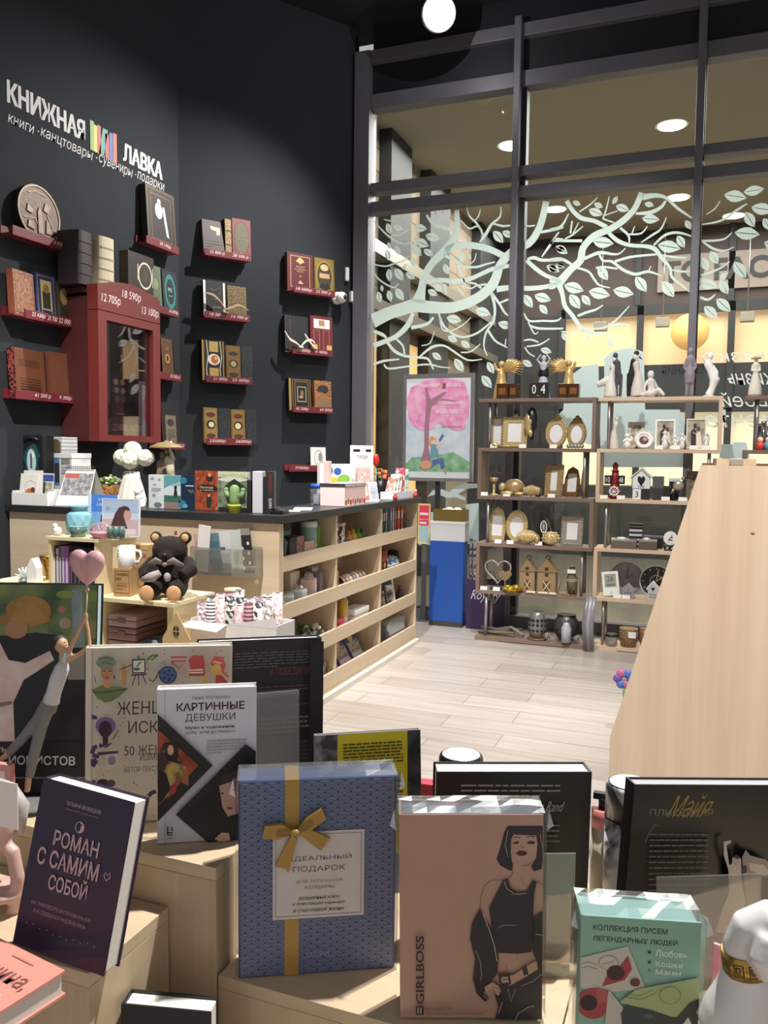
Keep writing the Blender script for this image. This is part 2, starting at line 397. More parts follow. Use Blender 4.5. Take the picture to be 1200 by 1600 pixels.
# far shopfront
YF = 12.4
b = MB()
DKB = M('#4a3b36', .7); DKG = M('#2d2b2c', .6)
b.box((-9, YF, 3.47), (6, YF+.15, 4.6), DKB); b.box((-9, YF, 0), (-2.05, YF+.15, 3.47), DKG)
b.box((-2.05, YF, 2.05), (6, YF+.15, 2.72), DKG); b.box((-2.05, YF, 0), (6, YF+.15, .35), DKG)
struct(b.build('wall_corridor_far'))
b = MB(); b.box((-2.05, YF+.1, 2.72), (6, YF+.14, 3.47), EM('#e6c092', .62)); b.box((-2.05, YF+.1, .35), (6, YF+.14, 2.05), EM('#f2deb8', .8)); struct(b.build('window_91'))
b = MB()
for x in (-2.08, -.98, .22, 1.4, 2.6): b.box((x, YF-.05, .3), (x+.09, YF+.02, 3.55), DKG)
b.box((-2.05, YF-.05, 3.42), (6, YF+.0, 3.56), DKG); b.box((-2.05, YF-.05, 2.05), (6, YF, 2.1), DKG)
b.box((-1.02, YF-.06, 3.56), (-.94, YF, 4.6), DKG); b.box((.2, YF-.06, 3.56), (.28, YF, 4.6), DKG)
struct(b.build('trim_13'))
# lower dark counters seen through the lower panes
b = MB(); b.box((-2.0, YF-.5, 0), (-.2, YF-.06, 1.0), M('#3a3936', .6)); b.box((.6, YF-.4, 0), (1.6, YF-.06, 1.0), M('#7d7464', .6)); struct(b.build('trim_14'))
t = thing('shop_sign', 'dark shop sign lettering on the brown fascia across the corridor', 'sign', (0, YF-.06, 0))
b = MB(); b.box((-.72, .0, 3.72), (2.2, .055, 4.22), M('#8d7d73', .6)); b.build('sign_board', t)
b = MB(); b.T = Matrix.Translation((0, -.012, 0)); b.text('TO FACTORY', -.66, 3.84, 1.75, 4.14, 0, M('#1d1a1a', .5), bold=.03); b.build('sign_lettering', t)
t = thing('globe_lamp', 'large round golden lamp hanging in the shop window across the corridor', 'lamp', (-.26, YF-.35, 2.78))
b = MB(); b.ell((0, 0, .33), .25, EM('#e2b066', .75), 20); b.build('globe', t)
b = MB(); b.tube([(0, 0, .57), (0, 0, 1.82)], .008, BLACK, 6); b.build('cord', t)
for i, (x, z) in enumerate(((-1.45, 3.18), (-.62, 3.2), (.45, 3.22))):
    t = thing('track_spotlight', 'small grey spotlight hanging in the opposite shop window, %s' % ('by the dark wall', 'before the golden globe', 'beyond the golden globe')[i], 'spotlight', (x, YF-.3, z), group='spotlights in the opposite shop')
    b = MB(); b.box((-.09, -.06, 0), (.09, .06, .13), M('#8c8273', .5), .01); b.build('lamp_head', t)
    b = MB(); b.tube([(0, 0, .13), (0, 0, 4.6-z)], .008, STEEL, 6); b.build('stem', t)
lab = ['by the slanted dark wall', 'nearest the tall mullion', 'second row nearer the brick wall', 'second row, middle', 'farthest, above the fascia', 'past the tall mullion']
for i, (x, y) in enumerate(((-1.98, 8.6), (-.42, 8.6), (-1.93, 10.95), (-.43, 10.95), (.23, 12.0), (1.15, 8.6))):
    t = thing('ceiling_downlight', 'round bright downlight in the corridor ceiling, ' + lab[i], 'downlight', (x, y, 4.6), group='corridor downlights')
    b = MB(); b.lathe([(.155, -.004), (.155, 0)], M('#d8d2c4', .4), n=28); b.build('rim', t)
    b = MB(); b.lathe([(.128, -.012), (.13, -.002)], EM('#fff6e6', 9.), n=28); b.build('diffuser', t)
# ------------------------------------------------------------------ the shop's own track lamp
pl = bpy.data.lights.new('track_lamp_glow', 'POINT'); pl.energy = 11; pl.shadow_soft_size = 0; po_ = bpy.data.objects.new('track_lamp_glow', pl); COL.objects.link(po_); po_.location = (-1.83, 5.74, 4.52)
t = thing('track_spotlight', 'glaring white track spotlight under the dark ceiling before the glass', 'spotlight', (-1.93, 5.95, 4.62))
LQ = Vector((.42, -.82, -.4)).to_track_quat('-Z', 'Y').to_matrix().to_4x4()
b = MB(); b.T = LQ; b.lathe([(.115, -.01), (.125, .0), (.125, .07), (.07, .17), (.05, .2)], M('#e8e6e2', .4), n=28); b.build('lamp_head', t)
b = MB(); b.T = LQ; b.ell((0, 0, -.01), (.11, .11, .03), EM('#ffffff', 8.), 22); b.build('lamp_lens', t)
b = MB(); b.tube([(0, .04, .02), (0, .04, CEIL-4.62)], .012, M('#2a2a2e', .5), 8); b.build('stem', t)
# ================================================================== book builder
def mt(c): return M(c) if isinstance(c, str) else c
def paint(b, ops, x0, z0, w_, h_, y=0.0, step=.00012):
    """paint marks on a face: every mark is a thin layer just above the one before; u, v run 0..1"""
    X = lambda u: x0+u*w_
    Z = lambda v: z0+v*h_
    for i, o in enumerate(ops):
        yy = y-step*(i+1); k = o[0]
        if k == 'r': b.face([(X(o[1]), yy, Z(o[2])), (X(o[3]), yy, Z(o[2])), (X(o[3]), yy, Z(o[4])), (X(o[1]), yy, Z(o[4]))], mt(o[5]))
        elif k == 'p': b.face([(X(u), yy, Z(v)) for u, v in o[1]], mt(o[2]))
        elif k == 'e': b.face([(X(u), yy, Z(v)) for u, v in oval(o[1], o[2], o[3], o[4], 24)], mt(o[5]))
        elif k == 'o':
            po = oval(o[1], o[2], o[3], o[4], 24); q = o[5]
            for j in range(24):
                a, c = po[j], po[(j+1) % 24]; f = lambda p: (o[1]+(p[0]-o[1])*q, o[2]+(p[1]-o[2])*q)
                b.face([(X(a[0]), yy, Z(a[1])), (X(c[0]), yy, Z(c[1])), (X(f(c)[0]), yy, Z(f(c)[1])), (X(f(a)[0]), yy, Z(f(a)[1]))], mt(o[6]))
        elif k == 'f':
            u0, v0, u1, v1, t = o[1:6]; tu = t/w_; tv = t/h_
            for q in ((u0, v0, u1, v0+tv), (u0, v1-tv, u1, v1), (u0, v0+tv, u0+tu, v1-tv), (u1-tu, v0+tv, u1, v1-tv)):
                b.face([(X(q[0]), yy, Z(q[1])), (X(q[2]), yy, Z(q[1])), (X(q[2]), yy, Z(q[3])), (X(q[0]), yy, Z(q[3]))], mt(o[6]))
        elif k == 't':
            kw = o[7] if len(o) > 7 else {}
            b.text(o[1], X(o[2]), Z(o[3]), X(o[4]), Z(o[5]), yy, mt(o[6]), **kw)
        elif k == 's': b.stroke([(X(u), Z(v)) for u, v in o[1]], [q*w_ for q in o[2]] if isinstance(o[2], (list, tuple)) else o[2]*w_, yy, mt(o[3]))
def lines(u0, v0, u1, v1, n, mat, fill=.45, rag=.15, seed=1):
    """blurred rows of small print as fine dashes of uneven length"""
    rr = random.Random(seed); out = []
    for i in range(n):
        v = v1-(v1-v0)*(i+.5)/n; hh = (v1-v0)/n*fill; u = u0
        end = u1 if i < n-1 else u0+(u1-u0)*(.35+.5*rr.random())
        while u < end-.01:
            l_ = min((u1-u0)*(.05+.11*rr.random()), end-u); out.append(('r', u, v-hh/2, u+l_, v+hh/2, mat)); u += l_+(u1-u0)*.018
    return out
def flat_layers(ops): return ops
def book(name, label, cat, w_, h_, t_, cover, art=(), spine=None, side='L', loc=(0, 0, 0), yaw=0, lean=0, roll=0, group=None, W=None, pages=None, back=None, sp_art=(), sq=.003):
    t = thing(name, label, cat, group=group)
    t.rotation_mode = 'YXZ'
    if W is None:
        t.location = loc; t.rotation_euler = (-lean, roll, yaw)
    else:
        t.matrix_world = W @ Matrix.Translation(loc) @ (Matrix.Rotation(yaw, 4, 'Z') @ Matrix.Rotation(-lean, 4, 'X') @ Matrix.Rotation(roll, 4, 'Y'))
    cm = mt(cover); sm = mt(spine or cover); b = MB(); c = .0025
    b.box((-w_/2, 0, 0), (w_/2, c, h_), cm, .0006); b.box((-w_/2, t_-c, 0), (w_/2, t_, h_), mt(back or cover), .0006)
    sx = -1 if side == 'L' else 1
    b.box((sx*w_/2, 0.0003, 0), (sx*(w_/2-c), t_-.0003, h_), sm)
    paint(b, list(art), -w_/2, 0, w_, h_, -.0001)
    if sp_art:
        old = b.T; b.T = b.T @ Matrix.Translation((sx*w_/2, t_/2, 0)) @ Matrix.Rotation(-sx*-pi/2 if sx < 0 else pi/2, 4, 'Z')
        paint(b, list(sp_art), -t_/2, 0, t_, h_, -.0002); b.T = old
    b.build('cover', t)
    b = MB(); e = w_/2-sq; i = w_/2-c
    xa, xb = (-i, e) if side == 'L' else (-e, i)
    b.box((xa, c, sq), (xb, t_-c, h_-sq), pages or PAPER); b.build('pages', t)
    return t
def wall_px(W, x, y, d):
    """where the sight line through photo pixel x, y meets the plane d in front of wall W; returns wall coordinates"""
    Wi = W.inverted(); o = Wi @ CAM; v = Wi.to_3x3() @ ray(x, y)
    p = o + v*((-d-o.y)/v.y); return p.x, p.z
LW = Matrix.Translation((XL, 0, 0)) @ Matrix.Rotation(pi/2, 4, 'Z')
# ------------------------------------------------------------------ tree decal on the glass
VIN = VINYL('#dcebe6')
DEC_Y = 6.644
DN = [0]
def deco(b, pts, k=3, org=(560, 260), sc=3.75):
    q = []
    for x, y, w_ in smooth_pts([tuple(map(float, p)) for p in pts], k):
        p = onY(org[0]+x/sc, org[1]+y/sc, DEC_Y); dep = (p-CAM).dot(FW)
        q.append((p.x, p.z, w_/sc*dep/F))
    DN[0] += 1; b.stroke([(a, c) for a, c, _ in q], [e for _, _, e in q], -.00008*(DN[0] % 40), VIN)
def leaf(b, x, y, L, ang, org, sc, vein=True):
    p = onY(org[0]+x/sc, org[1]+y/sc, DEC_Y); s = L/sc*(p-CAM).dot(FW)/F/2
    a = R(-ang); ca, sa = cos(a), sin(a)
    def pt(u, v): return (p.x+s*(u*ca-v*sa), 0, p.z+s*(u*sa+v*ca))
    up = [(-1, 0), (-.7, .3), (-.3, .5), (.1, .52), (.5, .36), (1, 0)]
    g = .035
    b.face([pt(u, v) for u, v in up[::-1]] + [pt(u, g) for u in (-.55, .35)], VIN) if False else None
    b.face([pt(-1, 0)]+[pt(u, v) for u, v in up[1:]]+[pt(.6, g), pt(-.55, g)], VIN)
    b.face([pt(-1, 0), pt(-.55, -g), pt(.6, -g), pt(1, 0)]+[pt(u, -v) for u, v in up[1:-1]][::-1], VIN)
A_ = [[(85,905,85),(180,860,75),(260,835,75),(330,815,75),(420,825,70),(560,825,62),(700,770,60),(780,700,60),(810,640,55),(830,580,52),(900,500,50),(1000,450,45),(1050,380,42),(1080,300,40),(1100,205,38)],
[(350,800,90),(370,720,50),(385,650,45),(430,570,45),(500,500,50),(560,420,42),(580,350,35),(575,255,30)],[(560,370,28),(450,345,20),(400,285,14)],[(510,490,45),(600,462,38),(700,468,38),(780,490,36),(850,525,35)],
[(390,680,22),(480,665,26),(560,675,28),(650,660,26),(720,630,24),(790,600,26),(900,580,22)],[(500,520,16),(560,550,16),(610,585,14),(690,590,14),(740,575,12),(800,560,8)],[(810,720,36),(900,710,30),(1000,715,28),(1100,705,26),(1170,680,18)],
[(985,550,22),(1040,600,24),(1100,640,22),(1190,675,20)],[(990,545,16),(1030,535,20),(1080,550,18),(1200,545,18)],[(1070,385,16),(1150,370,16),(1200,355,14)],[(710,445,8),(745,400,20),(780,340,16),(830,295,10),(835,235,6)],[(790,335,10),(850,350,12),(900,345,10),(1000,350,9),(1035,345,8)],
[(600,315,6),(650,365,10),(700,350,10),(730,400,10)],[(635,240,5),(650,290,9),(690,330,12),(725,380,10)],[(680,320,6),(705,290,8),(715,250,5)],[(470,325,8),(465,290,8),(445,260,5)],[(470,295,5),(500,265,5)],[(90,320,6),(150,385,10),(200,425,12),(260,455,8),(330,440,4)],[(190,405,8),(250,400,8),(290,370,5)],[(150,310,6),(200,320,8),(270,300,4)],
[(90,575,8),(160,585,9),(210,570,9),(270,550,7),(295,525,4)],[(90,625,8),(130,670,9),(205,710,9),(235,685,5)],[(320,860,20),(290,930,34),(230,990,30),(170,1020,28),(90,1050,30)],[(440,885,14),(400,925,18),(310,945,22)],[(90,965,18),(140,985,20),(165,1005,12)],[(470,860,10),(500,935,14),(560,985,14),(620,1000,12),(700,975,12),(780,910,10)],[(475,860,8),(490,950,8),(540,965,8),(610,930,7),(660,885,4)],
[(780,740,18),(800,830,16),(790,910,14),(750,970,12),(735,1050,9),(755,1110,6)],[(780,740,14),(830,810,14),(860,860,12),(900,885,8)],[(830,800,10),(880,780,14),(910,790,14)],[(760,960,14),(800,1020,12),(850,1050,10),(890,1070,6)],[(860,1050,8),(865,1010,5)],[(970,860,8),(1000,905,12),(1080,905,12),(1160,905,12),(1190,885,6)],[(1000,930,10),(1060,950,14),(1200,950,10)],[(995,910,8),(1030,980,8),(1055,970,5)],
[(170,1030,16),(210,1080,18),(270,1110,16),(360,1120,14),(410,1130,14),(440,1190,8)],[(360,1115,10),(430,1060,16),(500,1050,12),(560,1085,12),(640,1135,10),(725,1130,6)],[(600,1090,8),(660,1085,8),(715,1040,5)],[(90,1160,14),(150,1140,14),(240,1130,8)],[(150,1160,10),(180,1185,12),(300,1170,10),(410,1160,10),(480,1175,8),(540,1180,5)],[(220,1010,12),(260,1050,12),(270,1100,10)],[(370,1050,6),(420,1035,6),(445,965,4)],
[(1075,530,8),(1110,480,14),(1150,430,16),(1200,430,14)],[(1150,420,10),(1175,385,8)],[(580,580,7),(600,620,9),(630,700,6)],[(640,490,8),(655,540,9)],[(655,570,6),(680,550,7),(690,510,5)],[(505,690,14),(515,750,10)],[(570,700,6),(600,730,10),(620,760,6)],[(650,680,10),(690,690,12),(720,715,14)],[(600,700,8),(660,715,9),(690,700,9),(750,690,12)],[(970,1020,9),(1010,1015,10),(1055,1030,8)],[(985,1055,8),(1060,1045,10),(1120,1010,6)],[(975,1060,8),(1000,1095,8),(1035,1115,5)]]
B_ = [[(50,640,48),(110,570,40),(165,520,40),(180,450,38),(240,385,40),(330,345,36),(400,300,36),(460,240,32),(490,180,32),(505,145,34)],[(510,170,34),(580,160,24),(640,175,16),(700,230,14),(780,285,8)],[(470,260,12),(550,255,22),(610,225,18),(635,190,12)],[(90,190,24),(120,240,22),(170,285,24),(240,300,22),(310,335,24)],[(320,365,20),(370,410,22),(440,435,20),(520,440,20),(575,455,24),(610,500,20),(660,560,14),(670,610,14),(730,660,10),(770,695,6)],
[(570,435,10),(630,380,14),(700,365,14),(780,385,8)],[(175,515,16),(230,490,18),(280,475,18),(370,485,10),(415,450,5)],[(270,485,12),(290,520,12),(340,525,14),(400,570,16),(470,595,16),(540,580,14),(615,605,5)],[(355,525,14),(440,500,14),(530,490,12),(590,485,10)],[(540,580,8),(555,550,4)],[(250,560,10),(300,555,12),(370,565,8)],[(615,490,8),(680,500,12),(750,505,8)],[(670,570,6),(720,580,12),(770,580,8)],[(150,560,12),(210,580,12),(240,620,12),(270,655,10),(330,670,5)],
[(0,620,36),(40,640,36),(65,700,24),(80,770,24),(120,820,22),(170,890,22),(230,920,18),(300,930,10),(390,940,4)],[(150,825,14),(200,805,14),(250,790,12),(290,765,6)],[(200,895,8),(290,890,10),(360,850,10),(435,770,5)],[(300,890,6),(370,870,12),(440,875,8)],[(60,910,6),(110,915,10),(190,905,8)],[(385,340,14),(430,380,12),(435,420,8)],[(430,375,10),(500,370,10),(535,330,5)],[(450,370,8),(465,330,5)],[(500,420,6),(560,380,12),(610,345,10),(640,280,5)],
[(290,290,8),(310,230,8),(325,165,5)],[(290,290,8),(350,310,7)],[(300,270,6),(370,245,5)],[(160,250,8),(220,210,8),(260,170,5)],[(0,350,18),(60,330,14),(100,260,5)],[(0,430,14),(40,370,10)],[(10,410,12),(80,410,14),(175,410,16)],[(110,370,10),(120,300,8)],[(80,400,8),(125,375,10),(180,330,5)],[(0,515,16),(60,510,16),(115,540,14)],[(125,370,7),(155,310,5)],[(830,320,6),(900,310,10),(960,290,12),(1030,240,14),(1085,205,6)],[(835,410,10),(890,410,12),(960,400,10),(1000,365,5)],
[(840,415,10),(900,455,14),(960,465,10),(1010,445,5)],[(830,600,10),(880,585,12),(940,560,10),(990,525,5)],[(825,720,12),(870,735,14),(910,705,6)],[(860,265,5),(910,230,6),(935,190,4)]]
LA = [(178,365,70,70),(235,360,70,20),(360,362,90,10),(435,415,95,20),(370,450,100,25),(340,490,95,50),(410,505,70,35),(178,465,45,80),(230,493,65,60),(172,520,70,75),(322,562,65,60),(270,588,42,-50),(180,637,75,85),(238,633,90,55),(305,640,70,35),(138,715,40,80),(122,767,70,75),(183,760,70,75),(242,750,90,55),(605,533,70,75),(515,603,70,65),(468,713,70,35),(435,740,70,30),(820,413,95,50),(875,397,75,30),(730,853,100,20),(560,895,95,15),(552,1010,70,30),(628,1043,70,35),(860,930,90,20),(590,1165,95,55),(460,1113,70,35),(752,1262,95,50),(995,790,95,55),(1080,770,105,20),(1085,838,75,50),(990,1155,70,30),(1135,598,75,30),(1185,580,50,20),(1185,485,60,20),(1100,1080,70,20),(775,1180,80,60)]
LB = [(145,203,50,30),(265,215,55,30),(250,253,85,25),(357,185,50,-60),(398,230,80,25),(545,210,55,20),(553,290,95,10),(760,322,60,60),(62,460,80,35),(20,565,70,30),(55,548,55,20),(292,420,115,10),(655,443,125,15),(720,415,80,60),(290,590,95,55),(15,657,70,-20),(130,670,115,20),(270,700,120,15),(135,745,100,55),(197,738,75,50),(403,693,115,15),(500,650,105,55),(650,677,110,55),(78,940,55,60),(208,948,35,75),(1020,165,120,15),(1122,133,105,-5),(1170,235,120,15),(1100,293,100,60),(1195,320,80,60),(1085,370,130,10),(903,503,85,60),(848,537,90,60),(868,650,110,20),(955,605,55,-45),(957,667,90,60),(1045,570,110,55),(955,765,105,45),(885,805,100,45),(330,975,60,70),(1230,440,110,30),(1260,250,100,40),(1290,600,110,20)]
t = thing('tree_decal', 'pale mint vinyl tree with spreading branches and leaves on the glass front', 'window decal', (0, DEC_Y, 0))
b = MB()
for q in A_: deco(b, q)
for q in B_: deco(b, q, 3, (860, 260), 3.529)
b.build('branches', t)
b = MB()
for q in LA: leaf(b, *q, (560, 260), 3.75)
for q in LB: leaf(b, *q, (860, 260), 3.529)
b.build('leaves', t)
PB = VINYL('#cfe0e3')
def vinyl(name, label, polys, z=0):
    b = MB()
    for pl in polys:
        b.face([(lambda p: (p.x, 0, p.z))(onY(x, y, DEC_Y)) for x, y in pl], PB)
    o = b.build(name, loc=(0, DEC_Y, 0)); tag(o, label, 'window decal'); return o
vinyl('house_decal', 'pale blue vinyl arched house on the glass behind the figurines', [[(944, 560), (958, 548), (985, 543), (1006, 550), (1008, 640), (1062, 640), (1071, 665), (1070, 730), (936, 730), (936, 600), (944, 596)]])
vinyl('bench_decal', 'pale blue vinyl shape on the glass behind the golden frames', [[(884, 592), (912, 572), (935, 568), (938, 700), (905, 690), (862, 660), (880, 640)]])
vinyl('gull_decal', 'pale blue vinyl seagull on the glass under the pink poster', [[(668, 776), (676, 766), (690, 764), (702, 769), (712, 760), (726, 755), (746, 756), (746, 762), (728, 764), (716, 772), (728, 778), (726, 782), (712, 777), (698, 778), (684, 772)], ])
vinyl('wave_decal', 'pale blue vinyl block on the lower glass behind the gold box', [[(654, 804), (668, 800), (728, 800), (728, 788), (748, 786), (748, 850), (654, 852)]])
vinyl('pier_decal', 'pale blue vinyl striped block on the glass beside the pale shelf', [[(1126, 694), (1146, 694), (1146, 691), (1166, 691), (1172, 716), (1124, 716)], [(1126, 640), (1134, 640), (1134, 660), (1126, 660)]])
t = thing('script_decal', 'white mirrored handwritten words on the glass beside the tall mullion', 'window decal', (0, DEC_Y, 0))
for s, x0, y0, x1, y1 in (('сказка', 1108, 566, 1218, 548), ('жизнь', 1138, 602, 1218, 582), ('твоей', 1130, 636, 1218, 612), ('мечта', 1106, 668, 1222, 648)):
    p, q = onY(x0, y0, DEC_Y), onY(x1, y1, DEC_Y)
    b = MB(); b.text(s, q.x, p.z, p.x, q.z, 0, VINYL('#f0f2ee'), shear=-.3); b.build('lettering', t)
t = thing('edition_capitals', 'dark mirrored capitals on the glass behind the white couple', 'window decal', (0, DEC_Y, 0))
b = MB(); p, q = onY(1034, 588, DEC_Y), onY(1106, 571, DEC_Y); b.text('ИЗДАНИЯ', q.x, p.z, p.x, q.z, 0, M('#15151a', .6)); b.build('lettering', t)  # capitals drawn reversed, as flat dark letters on the pane
# ------------------------------------------------------------------ wall sign
t = thing('wall_sign', 'white cut-out shop lettering with coloured book spines high on the dark wall', 'sign'); t.matrix_world = LW @ Matrix.Translation((0, -.003, 0))
LET = M('#bdbcba', .6)
def wtext(b, s, x0, yb0, yt0, x1, yb1, yt1, m, bold=0, d=.003, W=LW, shear=0):
    xa, za = wall_px(W, x0, yb0, d); xb, zb = wall_px(W, x1, yt1, d)
    z0 = (za+wall_px(W, x1, yb1, d)[1])/2; z1 = (zb+wall_px(W, x0, yt0, d)[1])/2; b.text(s, xa, z0, xb, z1, -(d-.003), m, bold=bold, shear=shear)
for q in (('КНИЖНАЯ', 11.7, 161, 127, 132.3, 219, 187), ('ЛАВКА', 193, 252, 226, 253.3, 280, 252)):
    b = MB()
    for j, k in enumerate((-.7, 0, .7)): wtext(b, q[0], q[1]+k, *q[2:4], q[4]+k, *q[5:], LET, .02, .003+.0002*j)
    b.build('title_lettering', t)
for s_, xa, xb in (('книги ·', 12.5, 59.5), ('канцтовары ·', 63, 150), ('сувениры ·', 153.5, 211), ('подарки', 214, 255)):
    b = MB(); f0, f1 = (xa-12.5)/242.5, (xb-12.5)/242.5; lo = {'кни': .0, 'под': 3, 'кан': 4, 'сув': 4}[s_[:3]]
    wtext(b, s_, xa, 191+108*f0+lo, 178.5+107*f0, xb, 191+108*f1+lo, 178.5+107*f1, LET, 0, shear=.2); b.build('tagline_lettering', t)
b = MB()
for x0, x1, yb0, yt0, c in ((143, 148.5, 233, 190, '#6d9a45'), (149, 154, 236, 197, '#d9b24a'), (154, 159, 239, 197, '#a8493f'), (159.5, 167, 241, 202, '#3f8478'), (166.5, 172, 246, 211, '#a8434a'), (173, 178, 251, 209, '#3d5d96'), (179, 184, 254, 210, '#b1583f')):
    a = wall_px(LW, x0, yb0, .012); c2 = wall_px(LW, x1, yt0, .012); sl = .02 if c == '#3f8478' else 0
    b.prism([(a[0]-sl, a[1]), (c2[0]-sl, a[1]), (c2[0]+sl, c2[1]), (a[0]+sl, c2[1])], -.0005, .002, M(c))
b.build('book_spines_emblem', t)
# ------------------------------------------------------------------ wall ledges
CHALK = M('#e3d6d6', .7)
def ledge(W, xa, xb, yb, label, prices=(), lipx=None, d=.1, grp='maroon picture ledges on the dark walls'):
    x0, z0 = wall_px(W, xa, yb, d); x1, _ = wall_px(W, xb, yb, d)
    t = thing('wall_ledge', label, 'ledge', group=grp); t.matrix_world = W @ Matrix.Translation(((x0+x1)/2, 0, z0))
    L = x1-x0; b = MB(); b.box((-L/2, -d+.004, .004), (L/2, -.001, .016), MAROON, .002); b.build('shelf_board', t)
    b = MB(); lx = -L/2 if lipx is None else wall_px(W, lipx, yb, d)[0]-(x0+x1)/2
    b.box((lx, -d, 0), (L/2, -d+.012, .052), MAROON, .002)
    for s, u0, u1 in prices:
        b.text(s, lx+(L/2-lx)*u0, .014, lx+(L/2-lx)*u1, .042, -d-.0008, CHALK, shear=.2)
    b.build('front_lip', t)
    b = MB(); b.box((-L/2, -.013, .016), (L/2, -.001, .06), MAROON); b.build('back_rail', t)
    return (W, z0+.016)
def lbook(Ld, x0, x1, yt, label, cover, art=(), d=.07, th=.035, lean=.06, side='L', yaw=0., name='book', cat='book', grp='gift books on the wall ledges', **kw):
    W, z0 = Ld; xm = (x0+x1)/2
    a, _ = wall_px(W, x0, yt, d); c, _ = wall_px(W, x1, yt, d); _, zt = wall_px(W, xm, yt, d)
    return book(name, label, cat, c-a-.004, zt-z0, th, cover, art, side=side, loc=((a+c)/2, -d, z0+.001), yaw=yaw, lean=lean, W=W, group=grp, **kw)
G1 = M('#c5a05a', .4, .6, .2, 80); G2 = M('#8a7440', .5, .5, .3, 90); DKR = '#4a1c1e'
def framed(g=G1, inner=None, t=.005): 
    o = [('f', .07, .05, .93, .95, t, g)]
    return o + (inner or [])
L1 = ledge(LW, 20, 111, 366, 'maroon ledge under the round carved plaque', [('8 470 р', .68, .88)])
L2 = ledge(LW, 22, 112, 493, 'maroon ledge under the tan, blue and olive books', [('22 430р', .12, .4), ('20 700', .45, .66), ('22 000', .7, .96)], lipx=40)
L3 = ledge(LW, 25, 115, 623, 'maroon ledge under the two brown leather albums', [('41 500 р', .3, .58), ('9 300р', .73, .95)])
L4 = ledge(LW, 229, 280, 379, 'maroon ledge high beside the sign under the framed dark box', [('29 190р', .38, .72)])
L5 = ledge(LW, 236, 280, 485, 'maroon ledge behind the red cabinet under the green books', [('18 870р', .62, .95)])
L6 = ledge(LW, 238, 283.5, 590, 'maroon ledge behind the red cabinet under the bronze volume', [('22 000 р', .6, .92)])
L7 = ledge(LW, 250, 290, 702, 'maroon ledge low beside the red cabinet, above the umbrella figurine', [('11 900 р', .5, .92)])
B1 = ledge(BW, 320, 391, 398, 'maroon ledge under the pistol book, topmost of its column', [('32 000 р', .1, .42), ('28 500 р', .6, .95)])
B2 = ledge(BW, 320, 391, 496, 'maroon ledge carrying the open bookholder before black books', [('10 300р', .1, .42), ('14 700 р', .57, .93)])
B3 = ledge(BW, 322, 394, 597, 'maroon ledge under the gold banded book with the orange picture', [('21 000р', .15, .45), ('25 000р', .55, .93)])
B4 = ledge(BW, 323, 394, 695, 'maroon ledge under the two gold and black gift sets', [('25000р', .05, .4), ('26000р', .62, .97)])
B5 = ledge(BW, 459, 524, 456, 'maroon ledge under the crested red book beside the camera', [('18 000р', .05, .42), ('22 000 р', .52, .88)])
B6 = ledge(BW, 457.5, 520, 552, 'maroon ledge carrying the white wing bookholder', [('13000р', .1, .42), ('14 400р', .52, .85)])
B7 = ledge(BW, 458, 521, 644, 'maroon ledge under the gold framed black book by the window', [('42 300р', .06, .36), ('64 000р', .65, .96)])
B8 = ledge(BW, 452, 522, 737, 'maroon ledge above the counter with the small white portrait', [('77000р', .12, .42), ('80 750р', .66, .95)])
# round plaque
W, z0 = L1
a, _ = wall_px(W, 28, 320, .07); c, _ = wall_px(W, 100, 320, .07); r_ = .165
t = thing('carved_plaque', 'large round bronze-brown carved plaque leaning on a ledge', 'plaque'); t.matrix_world = W @ Matrix.Translation(((a+c)/2, -.062, z0+.003)) @ Matrix.Rotation(R(-4), 4, 'X')
BRZ = M('#5d4a3c', .55, .2, .3, 40, .6); BR2 = M('#7a6450', .5, .3, .3, 50, .5)
b = MB(); b.prism(oval(0, r_, r_, r_, 40), 0, .045, BRZ, M('#231c1a', .6)); b.ring(oval(0, r_, r_, r_, 40), oval(0, r_, r_*.93, r_*.93, 40), -.004, .001, BR2); b.build('disc', t)
b = MB()
for pts in ([(-.02, .05), (.02, .05), (.015, .17), (.005, .2), (-.005, .2), (-.015, .17)], [(.04, .06), (.08, .06), (.07, .13), (.05, .14)], [(-.1, .16), (-.06, .15), (-.05, .18), (-.09, .2)], [(.03, .19), (.07, .18), (.08, .22), (.05, .24)], [(-.1, .07), (-.05, .06), (-.06, .1), (-.09, .11)]): b.prism(pts, -.006, .0, BR2)
for pl in ([(-.08, .27), (-.02, .29), (.05, .28)], [(-.12, .12), (-.04, .13), (.03, .03)], [(.1, .1), (.06, .17), (.09, .23)]): b.stroke(pl, .008, -.003, BR2)
b.build('relief', t)
# books on the left wall
lbook(L2, 20, 58, 424, 'tan marbled leather book with a ribbed spine', MIX('#7a4a34', '#a5785a', 60), framed(M('#6a4630'), t=.006), spine='#a0573f', yaw=.12, th=.045)
lbook(L2, 58, 89, 428, 'blue book with a gilt frame and figure', '#26345e', framed(G1, [('r', .22, .14, .78, .86, M('#d9c58c', .5, .3)), ('r', .3, .25, .7, .62, '#3a3a2c'), ('e', .5, .68, .16, .1, G1), ('r', .25, .14, .75, .22, '#26345e')]))
lbook(L2, 90, 112, 441, 'small olive book with a golden sun', '#3c3a2a', framed(G2, [('e', .5, .66, .26, .2, M('#b39a63', .5, .4)), ('r', .25, .15, .75, .4, '#26251c')], .004), th=.025)
lbook(L3, 22, 76, 546, 'brown tooled leather album with a strap and a patterned spine', M('#6b3f29', .5, 0, .2, 40, .3), [('r', .12, .62, .8, .78, '#59331f')] + lines(.15, .1, .8, .4, 6, '#4e2c1c') + [('s', [(.97, 0), (.97, 1)], .03, '#1d1413')], spine=MIX('#241a1c', '#a5463c', 60, sharp=.03), yaw=.1, th=.05)
